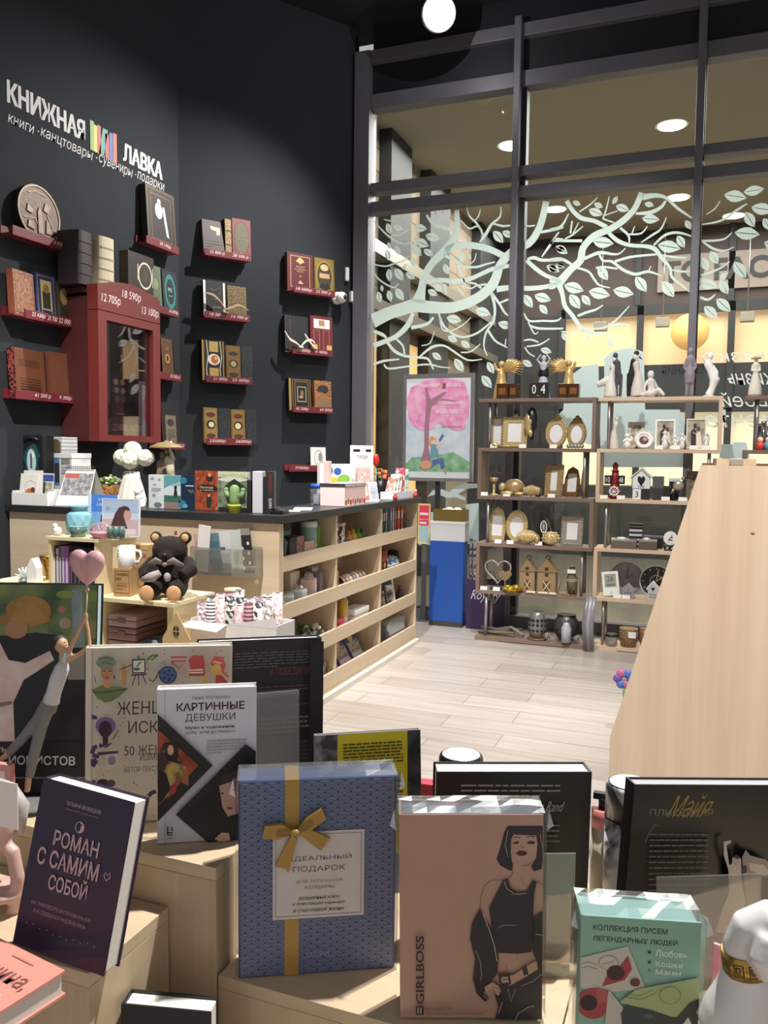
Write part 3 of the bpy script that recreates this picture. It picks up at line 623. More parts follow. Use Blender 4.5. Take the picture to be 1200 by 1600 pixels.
lbook(L3, 77, 110, 551, 'plain reddish brown leather album', M('#6a3d2c', .5, 0, .12, 40, .2), [('f', .06, .04, .94, .96, .002, '#4a291d')])
lbook(L4, 231, 276, 296, 'dark bronze framed box with a white wing picture', M('#241f1f', .5), [('f', 0, 0, 1, 1, .02, M('#5a4a3c', .4, .4)), ('r', .16, .12, .84, .88, '#2a1c1c'), ('f', .15, .11, .85, .89, .004, M('#8a6f50', .4, .5)), ('e', .42, .62, .13, .14, '#b9c2cc'), ('p', [(.55, .7), (.62, .72), (.74, .2), (.66, .22)], '#dde0e2'), ('e', .44, .78, .06, .05, '#cfc4ba')], name='picture_box', cat='box', th=.055, d=.08)
lbook(L5, 236, 254, 415, 'grey green book beside the teal oval one', '#5c6650', framed(M('#7f8868'), [('e', .5, .6, .25, .12, '#7f8868'), ('e', .5, .25, .2, .07, '#48513f')], .003))
lbook(L5, 256, 279, 424, 'dark book with a teal oval medallion', '#24292f', [('e', .5, .53, .38, .4, '#2f7c76'), ('e', .5, .53, .27, .3, '#1d2a2c'), ('t', 'PК', .36, .52, .64, .62, '#a5cfc8'), ('r', .38, .42, .62, .44, '#6fa39c')])
lbook(L6, 254, 272, 529, 'bronze brown volume with a gilt figure', '#5a3a26', framed(M('#8a6744', .5, .3), [('e', .5, .5, .22, .12, G1), ('e', .5, .5, .1, .07, '#2a1d16'), ('e', .5, .75, .15, .05, '#7b5a3a')], .003), spine='#1d1515')
lbook(L6, 272.5, 283, 535, 'black volume beside the bronze brown one', '#17181c', th=.04)
lbook(L7, 254, 282, 635, 'dark book with a silver plate', '#261f22', [('r', .22, .12, .8, .78, M('#8f8674', .4, .5)), ('e', .5, .6, .2, .09, '#3a332f'), ('f', .2, .1, .82, .8, .003, M('#4a433c'))] + lines(.3, .2, .72, .45, 5, '#5b5347'))
# books on the slanted wall
lbook(B1, 318, 352, 342, 'dark brown book with a gilt pistol', '#3b2d2b', [('p', [(.38, .83), (.83, .8), (.83, .72), (.8, .6), (.66, .6), (.68, .71), (.42, .74)], M('#d8b96a', .4, .4))] + lines(.15, .2, .85, .52, 4, '#4c3a36', .25), lean=.16)
lbook(B1, 352, 363, 341, 'narrow volume with a gilded spine', '#3a2a22', [('r', .05, .02, .95, .98, MIX('#b79b5e', '#4a3a28', 150, sharp=.05)), ('r', .05, .3, .95, .34, '#3a2a22'), ('r', .05, .66, .95, .7, '#3a2a22')], th=.1-.035)
lbook(B1, 363.5, 393, 342, 'red book with a dark carved oval', '#77322f', [('e', .5, .53, .42, .42, MIX('#3f3c30', '#6d684e', 120, sharp=.1)), ('o', .5, .53, .42, .42, .94, '#522022')])
lbook(B2, 318, 354, 439, 'black book with white page edges and violet marks', '#1b181c', [('r', 0, 0, .1, 1, '#dcdcd8'), ('r', .88, 0, .97, .98, '#dcdcd8'), ('s', [(.3, .8), (.45, .74), (.65, .8)], .03, '#6a4468'), ('s', [(.7, .85), (.78, .75), (.7, .65)], .03, '#6d4a3a'), ('e', .55, .5, .02, .015, '#d8d8d8'), ('t', 'аркана', .4, .24, .75, .3, '#9a8f90'), ('s', [(.2, .4), (.25, .3), (.2, .18)], .03, '#4c3844')], side='L')
lbook(B2, 356, 386, 447, 'black book covered in gilt ornament', MIX('#221d18', '#8e7646', 130, sharp=.04), [('f', .03, .02, .97, .98, .003, G2), ('r', .15, .35, .85, .45, '#6a3a33')])
lbook(B3, 316, 352, 532, 'black book with gold bands, beads and an orange picture', '#1c1a1a', [('r', .0, 0, .08, 1, G1), ('r', .32, .72, .72, .98, M('#c8a765', .4, .4)), ('r', .32, .03, .72, .32, M('#c8a765', .4, .4)), ('e', .52, .53, .27, .14, '#e6ddd0'), ('e', .55, .53, .16, .11, '#b06a2c'), ('e', .6, .56, .06, .04, '#e8b060'), ('s', [(.22, 0), (.18, .3), (.26, .6), (.2, 1)], .04, M('#cfc9b8', .4, .4)), ('s', [(.82, 0), (.78, .3), (.86, .6), (.8, 1)], .04, M('#cfc9b8', .4, .4)), ('r', .92, 0, .96, 1, G1)], th=.05, lean=.05)
lbook(B3, 354, 377, 540, 'antique gold book with dark medallions, left of the black slab', M('#84673f', .5, .4, .2, 70), [('f', .06, .02, .94, .98, .003, '#54402a'), ('e', .5, .5, .33, .12, '#37291c'), ('e', .5, .5, .2, .08, M('#c0a878', .4, .4)), ('e', .5, .78, .33, .06, '#37291c'), ('e', .5, .2, .33, .06, '#37291c')])
lbook(B3, 377.5, 396, 541, 'black slab of a book at the end of the banded book ledge', MIX('#15171b', '#2a2d33', 60), th=.03)
lbook(B4, 319, 341, 637, 'gold fronted gift book with a round portrait, first on the low ledge', M('#a0854f', .45, .4, .2, 70), [('f', .05, .02, .95, .98, .004, '#6a532e'), ('e', .5, .52, .34, .13, '#2c2118'), ('e', .54, .52, .2, .08, M('#d5c6a4', .5)), ('e', .5, .8, .34, .07, '#59271f'), ('e', .5, .2, .34, .07, '#59271f')])
lbook(B4, 341.5, 361, 638, 'black patterned book between the two gold fronted ones', MIX('#14161a', '#2d3137', 70))
lbook(B4, 362, 384, 640, 'gold fronted gift book with a round portrait, second on the low ledge', M('#947846', .45, .4, .2, 70), [('f', .05, .02, .95, .98, .004, '#6a532e'), ('e', .5, .52, .34, .13, '#2c2118'), ('e', .48, .51, .22, .09, M('#d5c6a4', .5)), ('e', .5, .8, .34, .07, '#59271f'), ('e', .5, .2, .34, .07, '#59271f')])
lbook(B4, 384.5, 402, 640, 'black patterned book at the free end of the low ledge', MIX('#121418', '#2d3137', 70))
lbook(B5, 449, 490, 396, 'maroon book with a gilt crest and lettering', '#5a2029', [('f', .12, .1, .88, .93, .006, M('#c59a6a', .45, .3)), ('p', [(.33, .78), (.42, .86), (.5, .9), (.58, .86), (.68, .78), (.58, .76), (.5, .71), (.42, .76)], M('#d9b77a', .4, .3)), ('t', 'АРСЕНАЛ', .33, .62, .67, .67, '#c89a70'), ('t', 'РОССИЙСКОГО', .28, .56, .72, .61, '#c89a70'), ('t', 'ФЛОТА', .37, .5, .63, .55, '#c89a70'), ('e', .5, .4, .03, .02, '#c89a70'), ('p', [(.4, .2), (.5, .3), (.62, .2)], '#c89a70')], th=.045, lean=.03)
lbook(B5, 492, 524, 403, 'green gold book with an embossed oval scene', M('#9a8444', .4, .5, .2, 60), [('f', .0, 0, 1, 1, .006, M('#6e5c30', .4, .4)), ('e', .5, .5, .4, .43, '#3a3322'), ('o', .5, .5, .4, .43, .9, G1), ('e', .5, .74, .2, .09, M('#d6b889', .5, .2)), ('r', .25, .45, .75, .58, '#c09a70'), ('p', [(.2, .2), (.4, .32), (.5, .26), (.62, .34), (.8, .2), (.6, .12), (.4, .12)], '#1c1a14')], th=.04)
lbook(B6, 446, 483, 494, 'plain black book behind the wing bookholder', '#222225', [('r', .2, 0, .23, 1, '#6a2a2c'), ('r', .0, 0, .03, 1, '#444444')], th=.045)
lbook(B6, 486, 521, 494, 'maroon box book with white and gold panels', '#6a2428', [('r', .15, .68, .88, .92, '#e9e2da'), ('r', .38, .74, .64, .9, '#a8845a'), ('r', .15, .05, .85, .62, '#6a2428'), ('f', .15, .05, .4, .64, .003, '#b08a72'), ('f', .58, .05, .85, .64, .003, '#b08a72'), ('r', .1, .02, .3, .25, M('#d6bd6c', .4, .3)), ('r', .72, .02, .95, .25, M('#d6bd6c', .4, .3))])
lbook(B7, 452, 488, 592, 'black book with gilt architectural frames and a small dancer', '#1a1918', [('r', 0, 0, .1, 1, G1), ('f', .16, .04, .95, .98, .004, G1), ('f', .26, .1, .86, .92, .004, G1), ('f', .36, .28, .76, .76, .006, M('#d5c08e', .4, .4)), ('e', .57, .55, .07, .1, '#8c6a50'), ('e', .53, .43, .1, .04, '#b98c66')], th=.05)
lbook(B7, 492, 519, 595, 'book with an orange battle picture and a dark dome', MIX('#b0733f', '#6a4a34', 40, c3='#d9a566'), [('e', .5, .72, .33, .14, '#2b2a2a'), ('r', .17, .66, .83, .72, '#2b2a2a'), ('p', [(.1, .3), (.4, .5), (.8, .42), (.9, .1), (.2, .08)], '#83684a'), ('r', .1, .55, .5, .62, '#a8624a')])
lbook(B8, 486, 510, 699, 'small white portrait print standing on the ledge', '#e8e6e2', [('e', .52, .5, .3, .4, '#b9b8b8'), ('e', .5, .5, .22, .33, '#e2e0dd'), ('e', .62, .55, .12, .2, '#8e8c8c'), ('s', [(.4, .3), (.5, .2), (.6, .28)], .03, '#777777')], th=.012, name='portrait_print', cat='picture', grp=None)
# bookholders
WHT = M('#d8cdb0', .5); 
for Ld, pts, col, lb in ((B2, [((321, 458), (333, 462), (344, 472), (352, 484)), ((352, 484), (362, 481), (374, 478), (388, 485))], M('#b6a078', .5), 'tan open-leaf bookholder before the black books'), (B6, [((445, 517), (452, 530), (462, 536), (470, 542)), ((470, 542), (478, 534), (486, 532), (492, 536)), ((476, 522), (482, 532), (488, 540), (494, 545))], M('#eae4d8', .5), 'white wing-shaped bookholder before the black book')):
    W, z0 = Ld; o = W @ Vector((wall_px(W, pts[0][0][0], pts[0][0][1], .1)[0], -.1, z0))
    t = thing('bookholder', lb, 'bookholder'); t.matrix_world = W @ Matrix.Translation((0, -.0, 0))
    b = MB()
    for pl in pts:
        q = [wall_px(W, x, y, .112) for x, y in pl]; q = [(x, max(z, z0+.02)) for x, z in q]
        q2 = smooth_pts([(x, z, 1.) for x, z in q], 4); n = len(q2)
        L_ = [(x, z+.014*sin(pi*min(1, .12+i/(n-1)*.88))) for i, (x, z, _) in enumerate(q2)]
        b.prism([(x, z-.004) for x, z, _ in q2]+L_[::-1], -.118, -.103, col)
    b.build('leaf', t)
    b = MB(); q = wall_px(W, pts[0][-1][0], pts[0][-1][1], .11); b.box((q[0]-.02, -.12, z0+.034), (q[0]+.02, -.1005, z0+.044), col); b.build('foot', t)
# security camera group beside the window
t = thing('security_camera', 'white dome security camera with black lens on the dark wall', 'camera'); x, z = wall_px(BW, 531, 465, .06); t.matrix_world = BW @ Matrix.Translation((x, 0, z))
b = MB(); b.T = Matrix.Rotation(pi/2, 4, 'X'); b.lathe([(.05, .001), (.052, .03), (.04, .04)], WHITE, n=24); b.build('base', t)
b = MB(); b.ell((.01, -.07, .0), .048, WHITE, 20); b.build('dome', t)
b = MB(); b.ell((.018, -.1, 0), (.026, .022, .026), M('#111114', .15), 16); b.ell((.02, -.118, 0), (.009, .008, .009), M('#33343c', .1), 10); b.build('lens', t)
b = MB(); x, z = wall_px(BW, 554, 464, .03); b.T = BW @ Matrix.Translation((x, 0, z)); b.box((-.042, -.045, -.045), (.042, -.001, .045), WHITE, .008); b.box((-.02, -.04, -.055), (-.005, -.02, -.045), WHITE); b.box((.005, -.04, -.055), (.02, -.02, -.045), WHITE); tag(b.build('junction_box'), 'small white junction box beside the dome camera', 'electrical box')
b = MB(); x, z = wall_px(BW, 543.5, 428, .03); b.T = BW @ Matrix.Translation((x, 0, z)); b.box((-.018, -.03, -.058), (.018, -.001, .058), WHITE, .012); tag(b.build('motion_sensor'), 'slim white motion sensor above the dome camera', 'sensor')
b = MB(); b.tube([(ln-.05, -.012, 1.2), (ln-.05, -.012, 4.9)], .006, M('#111216'), 6); b.T = Matrix(); o = b.build('cable'); o.matrix_world = BW; tag(o, 'thin black cable running up the dark wall by the window frame', 'cable')
# ================================================================== red wall cabinet
REDW = M('#6c2725', .5, 0, .08, 12); REDD = M('#471819', .6)
CABW, CBOT = .603, 1.462
t = thing('wall_cabinet', 'red phone-box style wall cabinet with glass door and chalked prices', 'cabinet'); t.matrix_world = LW @ Matrix.Translation((4.328, 0, CBOT))
hw = CABW/2
arch = [(hw - 2*hw*i/14, .94+.05*sin(pi*i/14)) for i in range(15)]
b = MB(); b.box((-hw+.03, -.24, .0), (hw-.03, -.003, .02), REDD); b.box((-hw+.03, -.24, .02), (-hw+.045, -.003, .9), REDD); b.box((hw-.045, -.24, .02), (hw-.03, -.003, .9), REDD); b.box((-hw+.03, -.24, .88), (hw-.03, -.003, .9), REDD); b.box((-hw+.045, -.02, .02), (hw-.045, -.003, .88), REDD); b.build('body', t)
b = MB(); b.prism([(-hw, .79), (hw, .79)]+arch, -.32, -.24, REDW); b.box((-hw+.03, -.24, .9), (hw-.03, -.003, .935), REDD)
for s, u0, v0, u1, v1 in (('12 705р', -.27, .83, -.1, .89), ('18 590р', -.08, .885, .1, .945), ('13 100р', .11, .815, .28, .875)): b.text(s, u0, v0, u1, v1, -.3206, CHALK, shear=.1)
b.build('header', t)
ow, oz0, oz1 = .227, .04, .735
b = MB(); b.ring([(-hw, 0), (hw, 0), (hw, .785), (-hw, .785)], [(-ow, oz0), (ow, oz0), (ow, oz1), (-ow, oz1)], -.32, -.24, REDW)
d = b.build('door', t)
b = MB(); b.box((-ow, -.29, oz0), (ow, -.286, oz1), GLASS('#efe6e6', .06, .01)); b.build('pane', d)
b = MB(); b.box((-ow, -.2405, oz0-.01), (ow, -.03, .155), M('#5b3f4c', .5))
for s, u0, u1 in (('00р', -.21, -.13), ('22 000р', -.08, .06), ('36 750р', .09, .21)): b.text(s, u0, .06, u1, .115, -.2412, CHALK)
b.build('inner_shelf', t)
z0 = CBOT+.155
book('book', 'brown tooled book with a lighthouse plate behind the cabinet glass', 'book', .2, .3, .03, '#5e4335', [('f', .05, .04, .95, .96, .004, '#9a8468'), ('p', [(.5, .25), (.72, .25), (.64, .7), (.58, .78)], '#9c8a6a'), ('e', .35, .45, .13, .2, '#4a3329')], loc=(4.205, -.17, z0), W=LW, lean=.08)
book('book', 'dark violet book with white rosettes behind the cabinet glass', 'book', .19, .29, .03, '#3a2a38', [('e', .3, .82, .11, .07, '#d9d2bf'), ('e', .64, .82, .11, .07, '#d9d2bf'), ('e', .3, .63, .11, .07, '#b9aeb0'), ('e', .64, .63, .11, .07, '#d9d2bf'), ('e', .3, .44, .12, .08, '#8f8192'), ('e', .64, .44, .12, .08, '#8f8192'), ('t', 'ГЕРБЫ', .2, .2, .6, .25, '#b0403c'), ('t', 'ЦАРСТВА', .2, .14, .7, .19, '#b0403c'), ('t', 'МОСКВЫ', .2, .08, .66, .13, '#e4d4d0')], loc=(4.43, -.17, z0), W=LW, lean=.08)
# tomes standing on the cabinet
def tome(x0, x1, yt, d, label, col, rib, yaw=0., art=(), dep=.16):
    a, _ = wall_px(LW, x0, yt, d); c, _ = wall_px(LW, x1, yt, d); zt = wall_px(LW, (x0+x1)/2, yt, d)[1]; z0 = CBOT+.94; h_ = zt-z0; w_ = c-a
    t = thing('leather_tome', label, 'book'); t.matrix_world = LW @ Matrix.Translation(((a+c)/2, -d, z0)) @ Matrix.Rotation(yaw, 4, 'Z')
    b = MB()
    pr = [(-w_/2, .02)]+[(-w_/2*cos(pi*i/8), .02-.02*sin(pi*i/8)) for i in range(1, 8)]+[(w_/2, .02), (w_/2, dep), (-w_/2, dep)]
    old = b.T; b.T = Matrix(((1, 0, 0, 0), (0, 0, 1, 0), (0, 1, 0, 0), (0, 0, 0, 1))); b.prism(pr, 0, h_, mt(col)); b.T = old
    for k in (.2, .4, .6, .8): 
        pr2 = [(-w_/2*1.02, .02)]+[(-w_/2*1.02*cos(pi*i/8), .02-.024*sin(pi*i/8)) for i in range(1, 8)]+[(w_/2*1.02, .02)]
        b.T = Matrix(((1, 0, 0, 0), (0, 0, 1, 0), (0, 1, 0, 0), (0, 0, 0, 1))); b.prism(pr2, k*h_-.004, k*h_+.004, mt(rib)); b.T = old
    b.build('cover', t)
    return t
tome(124, 148, 362, .22, 'tall dark brown leather tome standing on the red cabinet', '#2c2124', '#3a2d30', .1)
tome(157, 180, 371, .22, 'cream vellum tome standing on the red cabinet', '#cdc1a4', '#b5a88a', -.05)
a, _ = wall_px(LW, 194, 400, .2); c, _ = wall_px(LW, 234, 400, .2)
book('book', 'dark brown book with a cream oval frame on the red cabinet', 'book', c-a, .245, .07, '#2b1f1f', [('r', .42, .14, .97, .8, '#2b1f1f'), ('o', .66, .46, .28, .36, .86, '#d8cfba'), ('e', .66, .46, .235, .3, '#3d2f28'), ('r', .36, .3, .39, .72, '#d8cfba'), ('r', .95, .2, .97, .72, '#d8cfba'), ('e', .66, .46, .1, .18, '#4c3b30')], loc=((a+c)/2, -.23, CBOT+.99), W=LW)
# ================================================================== sales counter
TOPM = M('#2c2d30', .35, 0, .05, 20)
b = MB()
x0, y0, x1, y1 = -3.735, 3.60, -1.945, 5.765
pts = [(x0, y0), (x1, y0), (x1, y1), (-2.29, y1), (-2.29, 4.13), (x0, 4.13)]
old = Matrix(((1, 0, 0, 0), (0, 0, 1, 0), (0, 1, 0, 0), (0, 0, 0, 1))); b.T = old; b.prism(pts, 1.051, 1.09, TOPM)
tag(b.build('worktop'), 'long black angled worktop over the pale wood counter', 'worktop')
t = thing('sales_counter', 'pale wood counter front under the left stretch of black worktop', 'counter', (-2.85, 3.62, 0))
FRX = WOOD('#dccbb2', '#cbb598', 0, .7)
b = MB(); b.box((-.875, 0, .08), (.88, .02, 1.05), FRX); b.build('front_panel', t)
b = MB(); b.box((-.875, .02, 0), (.56, .5, 1.05), FRX); b.build('body', t)
b = MB(); b.box((-.875, .012, 0), (.88, .024, .08), M('#c9b391', .6)); b.build('plinth', t)
t = thing('shelf_counter', 'pale wood counter with twelve open compartments under the black worktop', 'shelving', (-1.97, 3.645, 0))
WS = WOOD('#dccab0', '#cbb496', 1, .8); WSZ = WOOD('#dac8ae', '#c8b193', 2, .8)
Lb = 2.095
for ya, yb, nm in ((0, .02, 'side_panel'), (Lb-.02, Lb, 'side_panel')):
    b = MB(); b.box((-.30, ya, 0), (-.0, yb, 1.05), WSZ); b.build(nm, t)
b = MB(); b.box((-.30, .02, .06), (-.285, Lb-.02, 1.05), WSZ); b.build('back_panel', t)
for y in (.665, 1.37): b = MB(); b.box((-.285, y, .06), (-.004, y+.02, 1.05), WSZ); b.build('divider', t)
RAILS = ((.877, .801), (.631, .551), (.385, .303), (.14, .06)); FLO = [.817, .567, .319, .076]
for (rt, rb), fz in zip(RAILS, FLO):
    for ya, yb in ((.02, .665), (.685, 1.37), (1.39, Lb-.02)):
        b = MB(); b.box((-.285, ya, fz-.016), (-.02, yb, fz), WS); b.build('shelf', t)
    b = MB(); b.box((-.018, .0205, rb), (.001, Lb-.0205, rt), WS); b.build('front_rail', t)
b = MB(); b.box((-.02, .0, 0), (.03, Lb, .035), M('#e4dccb', .5)); b.build('plinth', t)
b = MB(); b.box((-.02, 0, .035), (-.004, Lb, .06), WS); b.build('plinth_board', t)
# ------------------------------------------------------------------ things in the compartments
SX = -2.075
BEFORE = set(COL.objects)
def Yp(px, py, X=SX): return onX(px, py, X).y
def Zp(px, py, X=SX): return onX(px, py, X).z
def put(name, label, cat, loc, builders, rz=0., group=None, rot=None):
    """builders: (part name, function filling a mesh builder); a single one becomes a one-mesh thing"""
    if len(builders) == 1:
        b = MB(); builders[0][1](b); o = b.build(name); o.location = loc; o.rotation_euler = rot or (0, 0, rz)
        return tag(o, label, cat, group)
    t = thing(name, label, cat, loc, rz, group, rot)
    for n_, f in builders: b = MB(); f(b); b.build(n_, t)
    return t
def boxy(name, label, cat, loc, sz, m, rz=0, group=None, rot=None, art=None, bev=.002, lid=None):
    """carton: body with printed front, separate lid or label"""
    def body(b):
        b.box((-sz[0]/2, -sz[1]/2, 0), (sz[0]/2, sz[1]/2, sz[2]), mt(m), bev)
        if art: paint(b, art, -sz[0]/2, 0, sz[0], sz[2], -sz[1]/2-.0004)
    bl = [('body', body)]
    if lid: bl.append(('lid', lambda b: b.box((-sz[0]/2-.003, -sz[1]/2-.003, sz[2]-lid[0]), (sz[0]/2+.003, sz[1]/2+.003, sz[2]+.003), mt(lid[1]), bev)))
    return put(name, label, cat, loc, bl, rz, group, rot)
QX = pi/2        # faces +X
def shelf_book(y, fz, label, th, h_, d_, col, rot=(0, 0, 0), grp=None, art=None, X=SX, name='book', cat='book'):
    t = thing(name, label, cat, (X, y, fz), 0, grp, rot)
    b = MB(); b.box((-d_/2, -th/2, 0), (d_/2, -th/2+.003, h_), mt(col)); b.box((-d_/2, th/2-.003, 0), (d_/2, th/2, h_), mt(col)); b.box((d_/2-.003, -th/2, 0), (d_/2, th/2, h_), mt(col))
    if art: b.T = Matrix.Translation((d_/2+.0006, 0, 0)) @ Matrix.Rotation(QX, 4, 'Z'); paint(b, art, -th/2, 0, th, h_)
    b.build('cover', t)
    b = MB(); b.box((-d_/2+.002, -th/2+.003, .003), (d_/2-.003, th/2-.003, h_-.003), PAPER); b.build('pages', t)
    return t
# row 1, first bay
f1 = FLO[0]+.001
for i, (y, c, h_, a) in enumerate(((3.745, '#d9dad7', .15, .1), (3.775, '#585f60', .14, .1), (3.805, '#8f9a9c', .125, .1))):
    boxy('stationery_pack', ('pale grey', 'dark slate', 'silvery grey')[i]+' flat stationery pack leaning in the top corner compartment', 'stationery pack', (SX, y, f1), (.1, .012, h_), c, rz=QX, group='leaning stationery packs', rot=(0, -0.0, QX)) .rotation_euler = (a, 0, QX-.5)
boxy('stationery_pack', 'white hang-card pack standing behind the leaning stationery packs', 'stationery pack', (SX-.14, 3.84, f1), (.012, .11, .20), '#e9e8e4', art=None)
boxy('organizer_box', 'charcoal grey desk box in the top corner compartment', 'box', (SX+.01, 3.872, f1), (.08, .07, .10), '#4b4848', lid=(.015, '#3c3a3a'))
boxy('patterned_box', 'brown flowered small box beside the charcoal desk box', 'box', (SX+.01, 3.955, f1), (.08, .075, .10), MIX('#7d5f52', '#b08f80', 90, sharp=.04), lid=(.02, '#a97f70'))
boxy('notepad_stack', 'pink striped row of notepads in the top corner compartment', 'notepads', (SX+.015, 4.07, f1), (.07, .12, .075), STR('#dcc0b6', '#c8a598', 110, 1))
t = thing('house_box', 'pale teal house-shaped box with a brown roof', 'box', (SX-.1, 4.0, f1))
b = MB(); b.box((-.045, -.05, 0), (.045, .05, .13), M('#79b2b8', .6), .003); b.build('walls', t)
b = MB(); b.T = Matrix.Rotation(QX, 4, 'Z'); b.prism([(-.06, .13), (.06, .13), (.0, .18)], -.05, .05, M('#71523c', .6)); b.build('roof', t)
t = thing('tin_canister', 'tall mint round canister with white lid', 'canister', (SX-.02, 4.195, f1))
b = MB(); b.lathe([(.048, 0), (.05, .004), (.05, .125)], M('#b9d6cb', .45), n=24); b.T = Matrix.Rotation(QX, 4, 'Z'); paint(b, [('r', 0, 0, 1, 1, '#f0efe9'), ('r', .3, .1, .7, .7, '#3a3a3a')], -.012, .015, .024, .04, -.0505); b.build('body', t)
b = MB(); b.lathe([(.052, .125), (.052, .145), (.048, .15)], M('#dcebe4', .4), n=24); b.build('lid', t)
boxy('green_pouch', 'lime green soft pouch against the divider', 'pouch', (SX-.03, 4.275, f1), (.09, .04, .13), M('#7cb53c', .6), bev=.014)
# row 1, second bay
for i in range(3): boxy('pencil_pack', 'pink pencil pack standing by the leopard box', 'pencil pack', (SX+.01, 4.36+.03*i, f1), (.05, .022, .12+.006*i), STR('#dca6a2', '#b77572', 180, 1), group='pink pencil packs')
boxy('leopard_box', 'small leopard print box in the middle bay', 'box', (SX+.03, 4.48, f1), (.08, .07, .125), MIX('#f0e8dc', '#4a2f28', 75, sharp=.03), rz=.2, lid=(.012, '#d6c7b5'))
put('ceramic_bunny', 'white ceramic bunny ornament at the back of the middle bay', 'ornament', (SX-.13, 4.55, f1), [('body', lambda b: (b.lathe([(.02, 0), (.032, .02), (.03, .05), (.012, .08)], WHITE), b.ell((0, 0, .1), .026, WHITE))), ('ear', lambda b: b.tube([(0, -.01, .12), (0, -.016, .19)], [.01, .006], WHITE)), ('ear', lambda b: b.tube([(0, .01, .12), (0, .02, .185)], [.01, .006], WHITE))])
boxy('toy_pack', 'pale blister card toy standing in the middle bay', 'toy', (SX-.08, 4.63, f1), (.1, .012, .15), '#e3ded4', rz=QX)
for i, (y, r_, c, nm) in enumerate(((4.60, .032, '#3f6ea0', 'blue'), (4.665, .036, '#e38a3a', 'orange'), (4.735, .038, '#e0a84a', 'amber yellow'), (4.815, .036, '#6f9a38', 'green'), (4.885, .034, '#4f6b33', 'dark olive'))):
    put('squeeze_toy', nm+' round squeeze toy lying in the middle bay', 'toy', (SX+.01, y, f1), [('body', lambda b: b.ell((0, 0, r_), (r_*1.1, r_, r_), M(c, .5), 14)), ('bump', lambda b: b.ell((.01, 0, r_*1.9), (r_*.4, r_*.5, r_*.4), M(c, .5), 10))], group='squeeze toys in the middle bay')
# row 1, third bay
for i, (y, th, h_, c, nm) in enumerate(((5.06, .03, .19, '#58705f', 'grey green'), (5.095, .03, .2, '#3d5b63', 'slate blue'), (5.13, .034, .195, '#8aa6a0', 'pale sage'), (5.168, .03, .19, '#31453f', 'dark green'), (5.205, .03, .2, '#7e8d73', 'moss'), (5.30, .036, .2, '#8d96b2', 'lilac grey'), (5.345, .036, .195, '#b6bcd0', 'pale lilac'), (5.39, .03, .2, '#c8554a', 'coral red'), (5.45, .06, .21, '#c0432f', 'orange red'), (5.52, .05, .2, '#b7603a', 'rust'))):
    shelf_book(y, f1, nm+' book spine in the far top bay', th, h_, .13, c, grp='books in the far top bay', art=[('r', .2, .6, .8, .85, '#e6ddc8'), ('r', .3, .2, .7, .28, '#ded4c0')])
boxy('black_case', 'black case lying over the books of the far top bay', 'case', (SX-.01, 5.13, f1+.203), (.12, .16, .016), '#1d1d20')
put('violet_figurine', 'small violet toy figure at the end of the far top bay', 'toy', (SX+.03, 5.62, f1), [('body', lambda b: b.lathe([(.03, 0), (.035, .03), (.02, .07)], M('#4a2f6a', .5))), ('head', lambda b: b.ell((0, 0, .09), .028, M('#7b3a4a', .5)))])
# row 2, first bay: cellophane parcels
f2 = FLO[1]+.001
FILM = GLASS('#f4f6f4', .22, .12, .12)
def parcel(y, dx, sz, c, lab, fz, rz=0, film=True):
    def core(b): b.box((-sz[0]/2, -sz[1]/2, .006), (sz[0]/2, sz[1]/2, sz[2]), mt(c), .008)
    def wrap(b):
        r_ = random.Random(int(y*1000)); n = 10
        for k in range(n):
            a = 2*pi*k/n; a2 = 2*pi*(k+1)/n; R1 = (sz[0]+sz[1])/2*.52
            p = [(R1*cos(q)*(1+.15*r_.random()), R1*sin(q)*(1+.15*r_.random()), .003) for q in (a, a2)]
            tp = [(R1*.55*cos(q+.3), R1*.55*sin(q+.3), sz[2]*(1.05+.2*r_.random())) for q in (a, a2)]
            b.face([p[0], p[1], tp[1]], FILM); b.face([p[0], tp[1], tp[0]], FILM)
            b.face([tp[0], tp[1], (.01*cos(a), .01*sin(a), sz[2]*1.25)], FILM)
    put('gift_parcel', lab, 'parcel', (SX+dx, y, fz), [('contents', core), ('cellophane', wrap)] if film else [('contents', core)], rz, 'cellophane gift parcels')
parcel(3.72, .02, (.10, .09, .05), '#cfd9cf', 'white cellophane parcel by the corner panel', f2)
parcel(3.83, -.07, (.11, .1, .14), '#bfe8da', 'mint cellophane parcel in the second row', f2, .3)
parcel(3.86, .02, (.08, .1, .06), '#e8efe8', 'clear crinkled parcel lying before the mint one', f2, .5)
parcel(3.98, .03, (.08, .09, .07), '#dce5e4', 'silvery crinkled parcel in the second row', f2, .2)
parcel(4.05, -.08, (.11, .11, .14), '#e6dccd', 'beige cellophane parcel at the back of the second row', f2)
parcel(4.12, .02, (.09, .1, .1), '#d8bcb8', 'dusty pink cellophane parcel in the second row', f2, .4)
parcel(4.225, .0, (.1, .08, .12), '#7d737b', 'smoky cellophane parcel by the divider', f2, .2)
